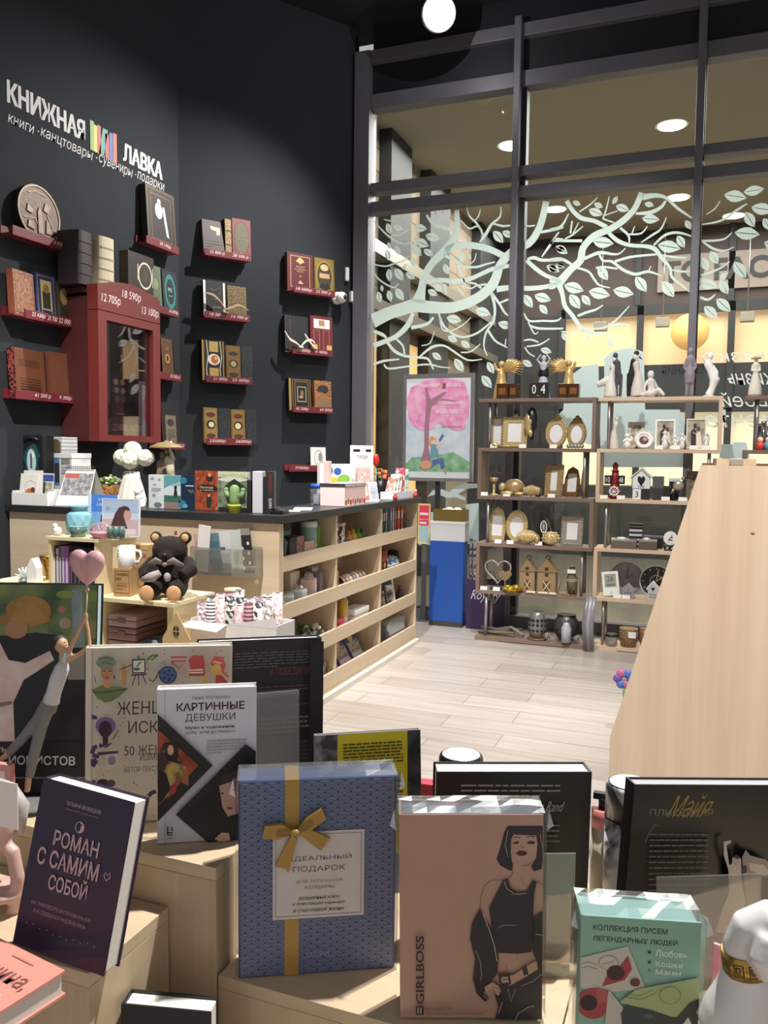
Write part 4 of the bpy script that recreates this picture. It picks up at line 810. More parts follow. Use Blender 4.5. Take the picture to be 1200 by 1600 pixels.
# row 2, second bay: striped coils and tins
for i in range(4): boxy('candle_pack', 'peach candle pack in the middle of the second row', 'candle pack', (SX+.02, 4.36+.034*i, f2), (.05, .03, .09+.01*(i % 2)), ('#d9ab8e', '#e3bda2', '#d8a27c', '#cf8f6a')[i], group='peach candle packs')
for i in range(7):
    c = ('#3a2c30', '#c96a4a', '#e8e2d8', '#2f3f62', '#d9d4cc', '#b3462f', '#38363a')[i]
    t = thing('ribbon_roll', ('charcoal', 'orange', 'white', 'navy', 'cream', 'brick red', 'black edged')[i]+' ribbon roll lying in the second row', 'ribbon', (SX+.02, 4.53+.052*i, f2+.0455), 0, 'ribbon rolls of the second row', (pi/2, 0, 0))
    b = MB(); b.lathe([(.045, -.02), (.045, .02)], STR(c, '#e8dcc8', 60, 2), n=22); b.build('ribbon', t)
    b = MB(); b.lathe([(.02, -.0215), (.02, .0215)], M('#cfc4b0'), n=16); b.build('core', t)
for i, (y, c, nm) in enumerate(((4.52, '#a9826a', 'tan'), (4.62, '#7c3d3d', 'wine red'), (4.74, '#5c5660', 'grey violet'))):
    put('gift_bag', nm+' folded gift pouch lying at the back of the second row', 'pouch', (SX-.12, y, f2), [('pouch', lambda b: b.box((-.05, -.05, 0), (.05, .05, .1+.02*i), MIX(c, '#b59a88', 60), .012)), ('tie', lambda b: b.tube([(0, -.02, .1+.02*i), (0, .02, .115+.02*i)], .004, M('#d8cbb0')))], group='folded gift pouches')
# row 2, third bay
boxy('game_box', 'red and black boxed game standing in the far second bay', 'box', (SX-.1, 5.17, f2), (.05, .17, .19), '#5a1f1c', art=None, lid=(.04, '#8a2f22'))
boxy('tea_tin', 'dark orange tin with a black band in the far second bay', 'tin', (SX+.01, 5.20, f2), (.09, .1, .13), '#a3552c', rz=QX, art=[('r', .0, .3, 1, .6, '#231c1c'), ('e', .5, .45, .2, .12, '#d79a4a')], lid=(.025, '#7d2d20'))
shelf_book(5.075, f2, 'coral and white slanting booklet in the far second bay', .02, .12, .1, '#d9674f', (-.1, 0, 0), X=SX+.02)
for i, (y, dx, c, r_, nm) in enumerate(((5.33, .02, '#2f5fa0', .05, 'blue patterned'), (5.43, .02, '#3f86c0', .05, 'light blue'), (5.52, .0, '#29344a', .045, 'navy'), (5.36, -.12, '#c5713a', .05, 'orange'), (5.5, -.115, '#4b4a4e', .055, 'charcoal'))):
    put('rolled_sock', nm+' rolled bundle in the far second bay', 'bundle', (SX+dx, y, f2), [('roll', lambda b: b.ell((0, 0, r_*.9), (r_, r_*.95, r_*.9), MIX(c, '#d9cfc0', 45, sharp=.03), 14)), ('band', lambda b: b.lathe([(r_*1.02, -.006), (r_*1.02, .006)], M('#e8e2d6'), (0, 0, r_*.9), 18))], group='rolled bundles in the far second bay')
boxy('black_pouch', 'black round pouch leaning on the side of the far second bay', 'pouch', (SX-.05, 5.64, f2), (.1, .07, .1), '#26262a', bev=.03)
# row 3
f3 = FLO[2]+.001
for i, (y, dx, c, c2, r_, nm) in enumerate(((3.76, .0, '#d8c0b8', '#8f7a72', .055, 'blush'), (3.85, .03, '#7c8a5c', '#d0c9b4', .05, 'sage green'), (3.95, -.02, '#d9d2c8', '#8a7c70', .06, 'cream'), (4.03, .04, '#a45f98', '#d7b6d0', .05, 'magenta'), (4.13, -.02, '#5f7a4c', '#e8e4d8', .065, 'leaf green'), (4.20, .02, '#e5e5dc', '#44583f', .06, 'white flowered'))):
    def bloom(b):
        rr = random.Random(i)
        for k in range(22):
            a = rr.random()*6.28; q = rr.random()*r_*.9; z = r_*(.5+.7*rr.random())
            b.ell((q*cos(a), q*sin(a), z), (r_*.26, r_*.26, r_*.16), M(c if k % 3 else c2, .7), 7, Matrix.Rotation(rr.random(), 3, 'X'))
    put('fabric_posy', nm+' fabric flower posy in the third row corner bay', 'posy', (SX+dx, y, f3), [('blooms', bloom), ('stems', lambda b: b.lathe([(r_*.35, 0), (r_*.5, r_*.5)], M('#5a6a40'), n=10))], group='fabric posies of the third row')
for i, (y, c, c2, h_, nm, dx) in enumerate(((4.40, '#e6dfd0', '#c9a64e', .16, 'cream and gold', .02), (4.46, '#b4424a', '#8a2d38', .07, 'crimson', .06), (4.51, '#d9a78e', '#e9e2d4', .17, 'peach and cream', -.03), (4.57, '#d9b254', '#efe9dc', .14, 'golden', .03), (4.645, '#e9e9e6', '#c5cbd2', .13, 'white', .0))):
    t = thing('pillar_candle', nm+' pillar candle in the third row middle bay', 'candle', (SX+dx, y, f3), 0, 'pillar candles of the third row')
    b = MB(); b.lathe([(.03, 0), (.031, h_*.45), (.031, h_*.5), (.03, h_)], M(c, .5), n=18, mats=[mt(c2), None, None]); b.build('wax', t)
    b = MB(); b.tube([(0, 0, h_), (0, .002, h_+.012)], .0015, BLACK, 5); b.build('wick', t)
t = thing('plush_bear', 'small white plush bear sitting in the third row middle bay', 'plush toy', (SX-.112, 4.80, f3))
WP = M('#dcdcde', .9, 0, .15, 90, .5)
b = MB(); b.ell((0, 0, .07), (.052, .052, .068), WP); b.ell((.03, -.05, .03), (.05, .025, .025), WP); b.ell((.03, .05, .03), (.05, .025, .025), WP); b.build('body', t)
b = MB(); b.ell((.01, 0, .155), .048, WP); b.ell((0, -.04, .195), .018, WP); b.ell((0, .04, .195), .018, WP); b.ell((.05, 0, .148), .02, M('#efefef', .9)); b.ell((.068, 0, .152), .006, BLACK); b.build('head', t)
boxy('white_gift_box', 'low white gift box before the plush bear', 'box', (SX+.02, 4.78, f3), (.10, .22, .075), '#efeeec', lid=(.02, '#f4f3f1'))
shelf_book(4.36, f3, 'dark wine box book at the start of the third row middle bay', .03, .2, .14, '#3a1d22', X=SX-.06)
for i, (y, c, nm) in enumerate(((5.15, '#d8d8d4', 'white'), (5.18, '#34383c', 'charcoal'), (5.21, '#dfdcd6', 'pale'))):
    boxy('magazine', nm+' magazine leaning in the far third bay', 'magazine', (SX-.03+.03*i, y+.06*i, f3), (.18, .008, .22), c, group='magazines in the far third bay', rot=(-.22, 0, 1.1), art=[('r', .05, .75, .9, .92, '#3a4a60'), ('r', .08, .1, .9, .6, MIX('#d8ccc2', '#4a4a52', 25)), ('r', .1, .64, .6, .7, '#a03a3a')])
put('violet_ornament', 'small violet ornament in the far third bay corner', 'ornament', (SX+.02, 5.62, f3), [('body', lambda b: b.lathe([(.02, 0), (.035, .03), (.02, .07)], M('#5a4458', .5))), ('knob', lambda b: b.ell((0, 0, .08), .016, M('#8a5a6a', .5)))])
# row 4: magazines and wrapped cloth
f4 = FLO[3]+.001
for i, (y, c, c2) in enumerate(((4.445, '#3f4fa0', '#c87a4a'), (4.645, '#8a6a44', '#4a5aa8'), (4.845, '#7d7a58', '#5a66b0'))):
    boxy('magazine', ('blue and orange', 'brown topped', 'olive topped')[i]+' glossy magazine slanting in the bottom middle bay', 'magazine', (SX+.03, y, f4+.004), (.185, .012, .245), c2, group='glossy magazines of the bottom row', rot=(-.55, 0, QX+.05), art=[('r', 0, 0, 1, .5, MIX(c, '#c9c4d8', 30)), ('r', 0, .5, 1, 1, MIX(c2, '#5a5340', 25)), ('r', .08, .1, .92, .22, '#d8d4e6'), ('r', .1, .3, .7, .36, '#e8c07a'), ('e', .5, .62, .2, .15, '#d9c4a0')])
for i, (y, c) in enumerate(((5.145, '#4654a0'), (5.165, '#d8d6cc'))):
    boxy('magazine', ('violet blue', 'black rimmed white')[i]+' magazine leaning in the bottom far bay', 'magazine', (SX+.05-.06*i, y, f4+.004), (.17, .012, .22), c, group='magazines of the bottom far bay', rot=(-.5, 0, QX+.1), art=[('f', .03, .03, .97, .97, .008, '#22242c'), ('r', .1, .6, .9, .85, '#aab0c8')])
put('wrapped_cloth', 'white folded cloth in clear film in the bottom far bay', 'textile', (SX-.02, 5.45, f4), [('cloth', lambda b: b.box((-.1, -.16, .01), (.09, .15, .16), M('#d3d7de', .8, 0, .1, 30, .4), .03)), ('film', lambda b: b.box((-.105, -.165, .004), (.095, .155, .167), FILM, .03))])
boxy('striped_pouch', 'black and white pouch in the bottom corner bay', 'pouch', (SX+.015, 4.20, f4), (.1, .14, .1), STR('#e5e2dc', '#222225', 40, 1), bev=.02)

for o in set(COL.objects)-BEFORE:
    if o.parent is None and abs(o.rotation_euler.x) < .01 and o.get('category') not in ('textile',):
        zs = [v.co.z for c_ in [o, *o.children] if c_.type == 'MESH' for v in c_.data.vertices]
        o.scale = (1, 1, max(1., min(1.35 if o.location.z > .3 else 1.2, .222/max(zs))))
# ================================================================== things standing on the black worktop
ZT = 1.091
def mpp(px, py, Y): p = onY(px, py, Y); return (p-CAM).dot(FW)/F
def span(x0, x1, yt, Y, z0):
    yb = 720
    a = onY(x0, yt, Y); c = onY(x1, yt, Y); return (a.x+c.x)/2, c.x-a.x, onY((x0+x1)/2, yt, Y).z-z0
def card(name, label, cat, x0, x1, yt, Y, z0, th, m, art=(), rz=0, group=None, lean=0, back=None):
    xc, w_, h_ = span(x0, x1, yt, Y, z0)
    return book(name, label, cat, w_/max(.5, cos(rz)), h_, th, m, art, loc=(xc, Y, z0+.0005), yaw=rz, lean=lean, group=group, back=back)
# carved black keepsake box with a teal frame
xc, w_, h_ = span(23, 66, 680, 3.76, ZT)
t = thing('keepsake_box', 'tall black keepsake box with a teal scrolled picture frame', 'box', (xc, 3.80, ZT), .08)
b = MB(); b.box((-w_/2, -.05, 0), (w_/2, .05, h_), M('#17181b', .5), .006); b.build('body', t)
b = MB(); po = oval(.03, h_*.63, .05, .1, 24); b.ring([(x+.008*sin(5*math.atan2(z-h_*.63, x)), z+.01*cos(7*math.atan2(z-h_*.63, x))) for x, z in po], oval(.03, h_*.63, .036, .08, 24), -.06, -.05, M('#25575c', .4, .3)); b.build('picture_frame', t)
b = MB(); b.T = Matrix.Translation((0, -.0515, 0)); paint(b, [('e', .5, .5, .5, .5, '#b9cdd2'), ('r', .3, .2, .5, .75, '#565b5c'), ('e', .6, .7, .12, .1, '#e8ede8')], -.006, h_*.63-.08, .072, .16); b.build('picture', t)
for k in (-1, 1): b = MB(); b.tube([(.03+k*.05, -.053, 0.02), (.03+k*.062, -.055, h_*.2), (.03+k*.045, -.055, h_*.36)], .008, M('#1f2427', .4), 6); b.build('carving', t)
b = MB(); b.tube([(-.02, -.053, h_*.93), (.03, -.056, h_*.97), (.08, -.053, h_*.93)], .008, M('#1f2427', .4), 6); b.build('carving', t)
# stacked photo boxes
xc, w_, h_ = span(74, 119, 708, 3.9, ZT)
t = thing('photo_box', 'white photo box with blue and grey pictured sides under the silver box', 'box', (xc, 3.95, ZT), -.15)
b = MB(); b.box((-w_/2, -.06, 0), (w_/2, .08, h_), M('#dededd', .5), .003); paint(b, [('r', .08, .35, .5, .92, '#5f83c0'), ('r', .3, .4, .5, .8, '#3a4048'), ('r', .58, .35, .93, .92, MIX('#8b8d88', '#4f5250', 40)), ('r', .05, .04, .95, .3, '#c9c9c6')], -w_/2, 0, w_, h_, -.061); b.build('body', t)
b = MB(); b.box((-w_/2-.003, -.063, h_-.03), (w_/2+.003, .083, h_), M('#ecebea', .5), .003); b.build('lid', t)
zt = ZT+h_+.001; xc2, w2, h2 = span(72, 107, 683, 3.93, zt)
t = thing('silver_box', 'silver striped box with an arched bronze panel on the photo box', 'box', (xc2, 3.95, zt), -.15)
b = MB(); b.box((-w2/2, -.05, 0), (w2/2, .06, h2), STR('#e6e6e8', '#b9b9be', 45, 2), .002); b.build('body', t)
b = MB(); b.prism([(-.01, .008), (w2*.42, .008)]+[(w2*.2-.01+(w2*.22+.01)*cos(pi*i/10), h2*.6+h2*.28*sin(pi*i/10)) for i in range(11)], -.058, -.05, M('#6a5b44', .5)); b.build('arched_panel', t)
# white tray of greeting cards
xc, w_, h_ = span(33, 88, 770, 3.68, ZT)
t = thing('card_tray', 'white tray holding greeting cards at the end of the black worktop', 'tray', (xc, 3.67, ZT))
b = MB()
for q in (((-w_/2, -.06, 0), (w_/2, -.055, .07)), ((-w_/2, .055, 0), (w_/2, .06, .09)), ((-w_/2, -.055, 0), (-w_/2+.005, .055, .08)), ((w_/2-.005, -.055, 0), (w_/2, .055, .08)), ((-w_/2+.005, -.055, 0), (w_/2-.005, .055, .004))): b.box(*q, WHITE)
b.build('tray', t)
for i, (dx, hh, ww, ang, c, art, nm) in enumerate(((-.045, .16, .13, .12, '#eceae4', [('e', .62, .3, .3, .2, '#c77a48'), ('e', .75, .45, .12, .1, '#6a3a28'), ('o', .6, .5, .32, .28, .92, '#c9b9a8')], 'white card with an orange fox'), (-.03, .18, .14, -.03, '#e3e1da', [], 'plain white card behind the fox card'), (.055, .165, .085, .03, '#cfd3d0', [('r', 0, .72, 1, .95, '#3d4f9a'), ('r', .1, .1, .9, .68, MIX('#7d8a5a', '#c9c6b8', 40)), ('r', .1, .1, .3, .7, '#3e3e3a')], 'blue topped photo card'))):
    book('greeting_card', nm+' in the white tray', 'card', ww, hh, .004, c, art, loc=(xc+dx, 3.64+.022*i, ZT+.016), roll=ang*.5, lean=.08, group='greeting cards in the white tray')
book('price_card', 'pale grey price card standing behind the greeting cards', 'card', .075, .23, .006, '#b9babb', lines(.1, .75, .9, .95, 3, '#7d7d80'), loc=(xc+.09, 3.80, ZT))
# calendar
xc, w_, h_ = span(106, 152, 733, 3.8, ZT)
t = thing('desk_calendar', 'white spiral desk calendar with a grey rose picture', 'calendar', (xc+.03, 3.72, ZT), .1)
b = MB()
b.face([(-w_/2, -.05, .0), (w_/2, -.05, 0), (w_/2-.01, .04, h_), (-w_/2+.01, .04, h_)], M('#eae8e6')); b.face([(-w_/2, .13, 0), (-w_/2+.01, .0402, h_), (w_/2-.01, .0402, h_), (w_/2, .13, 0)], M('#d8d6d2'))
b.box((-w_/2, -.05, -.0005), (w_/2, .13, .003), M('#d8d6d2')); b.build('stand', t)
b = MB(); b.T = Matrix.Translation((0, -.05, 0)) @ Matrix.Rotation(-math.atan2(.09, h_), 4, 'X'); paint(b, [('r', .06, .3, .94, .92, MIX('#7d7b80', '#b9b6b8', 45)), ('r', .06, .78, .5, .92, '#c06a62'), ('r', .0, 0, 1, .22, '#efeeea')], -w_/2, 0, w_, h_*1.05, -.001); b.build('picture_page', t)
b = MB()
for k in range(14): 
    x = -w_/2+.02+k*(w_-.04)/13; b.tube([(x, .04+.012*cos(a), h_+.005+.012*sin(a)) for a in [2*pi*j/8 for j in range(9)]], .0016, M('#39393c', .4, .6), 5, False)
b.build('spiral', t)
# planter of golden animals
xc, w_, h_ = span(160, 190, 740, 4.0, ZT)
t = thing('planter', 'golden patterned planter with a small green bush', 'planter', (xc, 3.98, ZT))
b = MB(); b.lathe([(w_*.38, 0), (w_*.46, h_*.3), (w_*.5, h_*.62), (w_*.46, h_*.64)], MIX('#a8702a', '#3a2a1c', 55, c3='#d8a04a'), n=20); b.build('pot', t)
b = MB(); rr = random.Random(3)
for k in range(70): a = rr.random()*6.28; q = w_*.5*math.sqrt(rr.random()); b.ell((q*cos(a), q*sin(a), h_*(.66+.3*rr.random()*(1-q/w_))), (.011, .011, .008), M(('#6f8a3c', '#8aa352', '#52702c', '#e6e6d4')[k % 4], .7), 6)
b.build('foliage', t)
# vase of peonies
Yv = 3.92; xc, w_, h_ = span(187, 224, 737, Yv, ZT)
t = thing('vase', 'fluted white vase beside the open calendar', 'vase', (xc, Yv, ZT))
b = MB(); r_ = w_/2; b.lathe([(r_*.8, 0), (r_*.98, .02), (r_*.95, h_*.2), (r_*.78, h_*.5), (r_*.58, h_*.8), (r_*.52, h_), (r_*.44, h_-.002), (r_*.4, h_*.8)], M('#e9e4da', .45), n=48, flut=12, depth=.05); b.build('body', t)
PET = M('#f0eedd', .7, 0, .05, 40)
for i, (px, py, r_) in enumerate(((207, 703, .062), (191, 715, .062), (203, 720, .068), (227, 716, .064))):
    p = onY(px, py, Yv-(.03 if i in (2,) else 0)); mp_ = .0036
    t = thing('artificial_peony', ('cream peony topmost in the white vase', 'cream peony leaning over the calendar side of the vase', 'cream peony at the front of the white vase', 'greenish cream peony leaning towards the umbrella couple')[i], 'flower', p, 0, 'cream peonies in the white vase')
    b = MB(); b.ell((0, 0, -.005), (r_*.72, r_*.72, r_*.66), PET, 14)
    for k in range(14):
        a = k*2.4; ti = .35+.55*(k/14); dirv = Vector((cos(a)*sin(ti*1.9), sin(a)*sin(ti*1.9), cos(ti*1.9)))
        q = dirv.to_track_quat('Z', 'Y').to_matrix(); b.ell(dirv*r_*.62, (r_*.55, r_*.48, r_*.16), PET if k % 3 else M('#e4e7c2', .7, 0, .05, 40), 9, q)
    b.build('petals', t)
    b = MB(); v = Vector((xc, Yv, ZT+h_+.003))-p; b.tube([(0, 0, -r_*.5), tuple(v*.6+Vector((0, 0, -.01))), tuple(v)], .005, M('#6a7a3e'), 6); b.build('stem', t)
# umbrella couple
def person(b, x, y, z, h, skirt=True, col='#8a7a62', lean=0.0, head='#6a5a4a', arms=None):
    m = M(col, .55, 0, .12, 30); mh = M(head, .5)
    if skirt: b.lathe([(h*.17, 0), (h*.15, h*.2), (h*.085, h*.5), (h*.06, h*.58)], m, (x, y, z), 14)
    else:
        for s in (-1, 1): b.tube([(x+s*h*.045, y, z), (x+s*h*.05, y-.002, z+h*.25), (x+s*h*.035, y, z+h*.5)], [h*.035, h*.04, h*.055], m, 8)
    b.tube([(x, y, z+h*.46), (x+lean*h*.3, y, z+h*.62), (x+lean*h*.6, y, z+h*.78), (x+lean*h*.7, y, z+h*.86)], [h*.07, h*.075, h*.09, h*.03], m, 10)
    b.ell((x+lean*h*.85, y, z+h*.93), (h*.06, h*.062, h*.075), mh, 12)
    for pts in (arms or []): b.tube([(x+p[0]*h, y+p[1]*h, z+p[2]*h) for p in pts], [h*.03, h*.026, h*.02][:len(pts)], m, 7)
xc, w_, h_ = span(236, 275, 700, 3.98, ZT); 
t = thing('couple_figurine', 'bronze and cream kissing couple figurine under an open umbrella', 'figurine', (xc, 3.98, ZT))
b = MB(); person(b, -.03, 0, .012, h_*.9, True, '#8f7462', .1, '#6f6250', [((.06, -.02, .76), (.14, -.06, .66), (.2, -.03, .74))]); b.build('woman', t)
b = MB(); person(b, .045, .01, .012, h_*.98, False, '#d2c8ac', -.08, '#7d715c', [((-.08, -.02, .77), (-.14, -.06, .6), (-.2, -.03, .55)), ((.06, 0, .77), (.02, -.05, .95), (0, -.0, 1.1))]); b.build('man', t)
b = MB(); b.lathe([(.075, 0), (.08, .006), (.07, .012)], M('#6a5a48', .5), n=22); b.build('base', t)
b = MB(); b.tube([(.04, -.0, h_*.75), (.02, 0, h_*1.12)], .004, BLACK, 6)
b.lathe([(.095, h_*1.0), (.085, h_*1.03), (.05, h_*1.085), (.012, h_*1.11), (.003, h_*1.14)], M('#8a784e', .5), (.02, 0, 0), 24, 8, .04); b.build('umbrella', t)
# white cherub
xc, w_, h_ = span(213, 232, 775, 3.68, ZT)
t = thing('cherub_figurine', 'small white crouching cherub ornament before the vase', 'ornament', (xc, 3.66, ZT))
b = MB(); b.ell((0, 0, .03), (.035, .03, .03), WHITE); b.ell((.0, -.01, .065), (.026, .024, .03), WHITE); b.ell((-.022, -.02, .02), (.02, .025, .016), WHITE); b.ell((.024, -.02, .02), (.02, .025, .016), WHITE); b.build('body', t, remesh=.004)
b = MB(); b.ell((0, -.02, .095), .02, WHITE, 12); b.ell((0, -.005, .104), (.021, .02, .016), WHITE, 10); b.build('head', t)
# row of paperback books
GB = 'books standing in a row on the black worktop'
card('book', 'white speckled book at the vase end of the worktop row', 'book', 232, 256, 742, 3.76, ZT, .03, '#d7dadb', [('e', .25, .88, .12, .05, '#8f9aa6'), ('e', .7, .85, .1, .04, '#7fa3b8'), ('e', .4, .7, .12, .04, '#a5adb6'), ('e', .35, .38, .12, .05, '#8a93a0'), ('e', .6, .1, .25, .08, '#6f767d'), ('e', .75, .55, .06, .03, '#aab4bd')] + lines(.2, .5, .8, .62, 3, '#8f959c'), group=GB)
card('book', 'teal seascape book with a small dark girl on the cover', 'book', 256, 282, 743, 3.76, ZT, .03, '#8fb9bd', [('r', 0, 0, 1, .2, '#8f7d76'), ('r', 0, .2, 1, .4, '#3f6a5e'), ('r', 0, .4, 1, .68, '#cfd9da'), ('p', [(0, .6), (.4, .72), (1, .85), (1, 1), (0, 1)], '#5f9ea3'), ('p', [(.58, .4), (.82, .4), (.76, .6), (.64, .6)], '#1c2128'), ('e', .7, .64, .09, .06, '#1c2128'), ('r', .62, .33, .66, .4, '#1c2128'), ('r', .72, .33, .76, .4, '#1c2128')], group=GB)
card('book', 'dark blue book with turquoise coral on the cover', 'book', 282.5, 304, 743, 3.76, ZT, .03, '#142a45', [('e', .2, .85, .25, .1, '#2f7a9a'), ('e', .1, .15, .3, .12, '#2f7a9a'), ('e', .3, .1, .2, .06, '#5aa9bf'), ('r', .35, .68, .95, .71, '#c7d2da'), ('r', .5, .55, .95, .57, '#8f8a5a'), ('r', .6, .5, .95, .52, '#8f8a5a')], group=GB)
card('book', 'orange red book with two dark figures on the cover', 'book', 304.5, 340, 736, 3.76, ZT, .03, MIX('#b04f2c', '#7a3020', 25, c3='#d07a44'), [('e', .65, .82, .16, .1, '#2b2624'), ('e', .65, .9, .08, .05, '#c98a62'), ('e', .62, .25, .12, .2, '#30302a'), ('e', .62, .38, .06, .04, '#d29a70'), ('e', .55, .56, .45, .1, '#2b1f22'), ('t', 'Легенда', .2, .55, .8, .61, '#e9d9c4'), ('t', 'о героях', .22, .48, .82, .53, '#e0b9a0')], group=GB)
card('book', 'grey green book with a dark forest and pale title', 'book', 341, 387, 737, 3.76, ZT, .03, MIX('#4f5a44', '#8f9a80', 28), [('r', 0, .86, 1, 1, '#c9cda8'), ('t', 'ТАЙНА СТАРОГО ЛЕСА', .06, .88, .92, .94, '#6f7350'), ('e', .5, .8, .5, .06, '#cfd0c2'), ('p', [(.2, .6), (.4, .75), (.55, .82), (.75, .72), (.95, .6), (.9, .2), (.3, .2)], '#2c3328'), ('r', 0, 0, 1, .1, '#23251f')], group=GB)
xc, w_, h_ = span(394, 408, 737, 3.70, ZT)
t = thing('book', 'thick white book standing edge-on near the worktop corner', 'book', (xc, 3.71, ZT), .42, GB)
b = MB(); b.box((-w_/2, 0, 0), (w_/2, .15, h_), M('#c9c8d2', .5), .002); b.build('cover', t)
b = MB(); b.box((-w_/2+.003, .151, .004), (w_/2-.003, .153, h_-.004), PAPER); b.build('pages', t)
for x0, x1, yt, c, lb in ((383, 389, 750, '#1c1c20', 'thin black book between the forest cover and white book'), (408.6, 414, 745, '#202024', 'thin black book just beyond the thick white one'), (414.8, 424.5, 737, '#2a2628', 'dark spined book with red lettering at the worktop corner')):
    xc, w_, h_ = span(x0, x1, yt, 3.72, ZT)
    t = thing('book', lb, 'book', (xc, 3.74, ZT), .42, GB)
    b = MB(); b.box((-w_/2, 0, 0), (w_/2, .14, h_), M(c, .45), .002)
    if x0 > 414: b.T = Matrix.Translation((0, -.0006, 0)); b.text('СКАЗАНИЯ', -w_*.25, h_*.5, w_*.2, h_*.92, 0, M('#8a3a34'), rot=True); b.text('книга', -w_*.25, h_*.12, w_*.2, h_*.35, 0, M('#d8d4d0'), rot=True)
    b.build('cover', t); b = MB(); b.box((-w_/2+.002, .141, .004), (w_/2-.002, .143, h_-.004), PAPER); b.build('pages', t)
# cactus
xc, w_, h_ = span(360, 376, 766, 3.66, ZT)
t = thing('toy_cactus', 'small green toy cactus in a yellow pot before the forest book', 'ornament', (xc, 3.65, ZT))
CG = M('#7d9a68', .7); 
b = MB(); b.lathe([(.026, 0), (.032, .035), (.035, .036), (.035, .045)], M('#cfc94a', .5), n=18); b.build('pot', t)
b = MB(); b.lathe([(.024, .04), (.026, .07), (.026, .11), (.022, .135), (.008, .146)], CG, n=24, flut=10, depth=.06)
for s in (-1, 1): b.tube([(s*.02, 0, .09), (s*.045, 0, .092), (s*.05, 0, .115)], [.011, .012, .012], CG, 9); b.ell((s*.05, 0, .12), .013, CG, 9)
b.build('cactus', t)
# phone and papers
t = thing('desk_phone', 'black desk telephone lying near the worktop corner', 'telephone', (-2.04, 3.75, ZT), .2)
b = MB(); b.box((-.035, -.05, 0), (.035, .06, .018), M('#161618', .35), .005); b.build('body', t)
b = MB(); b.box((-.03, -.045, .0185), (-.01, .055, .036), M('#1c1c1f', .3), .006); b.build('handset', t)
b = MB(); b.box((.0, -.04, .0185), (.03, .02, .021), M('#4a4a4c', .4)); b.build('keypad', t)
for i, (y, c) in enumerate(((3.92, '#b9b79c'), (4.06, '#d9dadb'))):
    b = MB(); b.box((-.05, -.06, 0), (.05, .06, .004+.006*i), mt(c), .001); o = b.build('paper_pad', None, (-2.06, y, ZT), .4); tag(o, ('olive', 'white')[i]+' paper pad lying beside the desk telephone', 'paper')
# ---- along the right stretch of the worktop
def along(x0, x1, yt, X, z0=ZT):
    a = onX(x0, yt, X).y; c = onX(x1, yt, X).y; return (a+c)/2, c-a, onX((x0+x1)/2, yt, X).z-z0
yc, w_, h_ = along(489, 504, 756, -2.2)
t = thing('lidded_jar', 'clear jar with a bright blue lid near the striped gift box', 'jar', (-2.2, yc, ZT))
b = MB(); b.lathe([(.04, 0), (.045, .01), (.045, h_*.8)], GLASS('#dfe6ec', .12, .03, .1), n=20); b.build('jar', t)
b = MB(); b.lathe([(.047, h_*.8), (.047, h_*.95), (.04, h_)], M('#2f55b0', .4), n=20); b.build('lid', t)
b = MB(); b.box((-.02, -.02, .004), (.02, .02, h_*.5), M('#c9c7cc')); b.build('contents', t)
t = thing('gift_box', 'pink striped gift box with red flowers along its foot', 'box', (-2.06, 4.60, ZT), QX)
b = MB(); b.box((-.16, -.08, 0), (.16, .08, .115), STR('#e8d9d6', '#c98f92', 55, 0), .002)
fl = [('r', 0, 0, 1, .4, '#e9e4d8')]+[('e', .06+.11*k, .2+.06*(k % 2), .045, .16, ('#c4323a', '#6a8a4a', '#c4323a', '#d86a6a')[k % 4]) for k in range(9)]
paint(b, fl, -.16, 0, .32, .115, -.081); b.build('body', t)
b = MB(); b.box((-.163, -.083, .1155), (.163, .083, .135), STR('#e6d6d6', '#3a3436', 45, 0)); b.build('lid', t)
boxy('sweets_pack', 'pale pink sweets pack slanting on the striped gift box', 'pack', (-2.12, 4.50, ZT+.137), (.05, .03, .13), '#dcbfb8', rot=(0, .35, QX)).rotation_euler = (0, 0, QX)
card2 = along(527, 552, 725, -2.2)
book('book', 'white book with bright coloured splashes behind the striped box', 'book', card2[1], card2[2], .03, '#e9e7ee', [('e', .3, .82, .1, .12, '#3a3f8a'), ('e', .55, .8, .12, .1, '#3f5fb0'), ('e', .4, .55, .25, .1, '#d9c832'), ('e', .75, .6, .2, .12, '#8fc04a'), ('e', .3, .3, .2, .12, '#c02f3a'), ('e', .65, .3, .2, .12, '#2f4fb0'), ('e', .5, .12, .3, .06, '#d86a8a')], loc=(-2.24, card2[0]-.06, ZT), yaw=QX-.5)
t = thing('card_rack', 'tall white printed card rack with pink booklets on the worktop', 'display rack', (-2.17, 5.15, ZT), QX-.55)
h_ = .37
b = MB(); b.box((-.095, 0, .0), (.095, .006, h_), M('#eeeceb', .5)); paint(b, [('r', .12, .88, .42, .93, '#1c1a1c'), ('r', .66, .88, .9, .93, '#1c1a1c'), ('t', 'manga', .25, .74, .75, .82, '#1c1a1c'), ('r', .49, .86, .55, .95, '#c9b9b9')], -.095, 0, .19, h_, 0); b.build('back_card', t)
b = MB(); b.box((-.095, -.09, 0), (.095, -.001, .004), M('#eeeceb', .5)); b.build('base', t)
b = MB(); b.box((-.085, -.085, .005), (.085, -.08, .05), GLASS('#f4f4f4', .1, .05, .1)); b.build('front_pocket', t)
for i in range(3): book('booklet', ('pink photo booklet foremost in the white card rack', 'pale pink booklet in the middle of the white card rack', 'pink booklet hindmost in the white card rack')[i], 'booklet', .11, .21+.012*i, .008, ('#d5b3ae', '#dcc3bd', '#cfa9a4')[i], [('r', .1, .2, .9, .9, MIX('#c79f96', '#e2cfc8', 50))], loc=(-2.17+.035-.02*i, 5.105+.026*i, ZT+.006), yaw=QX-.55, group='booklets in the white card rack')
t = thing('heart_pick', 'red heart on a stick beside the white card rack', 'ornament', (-2.14, 5.33, ZT))
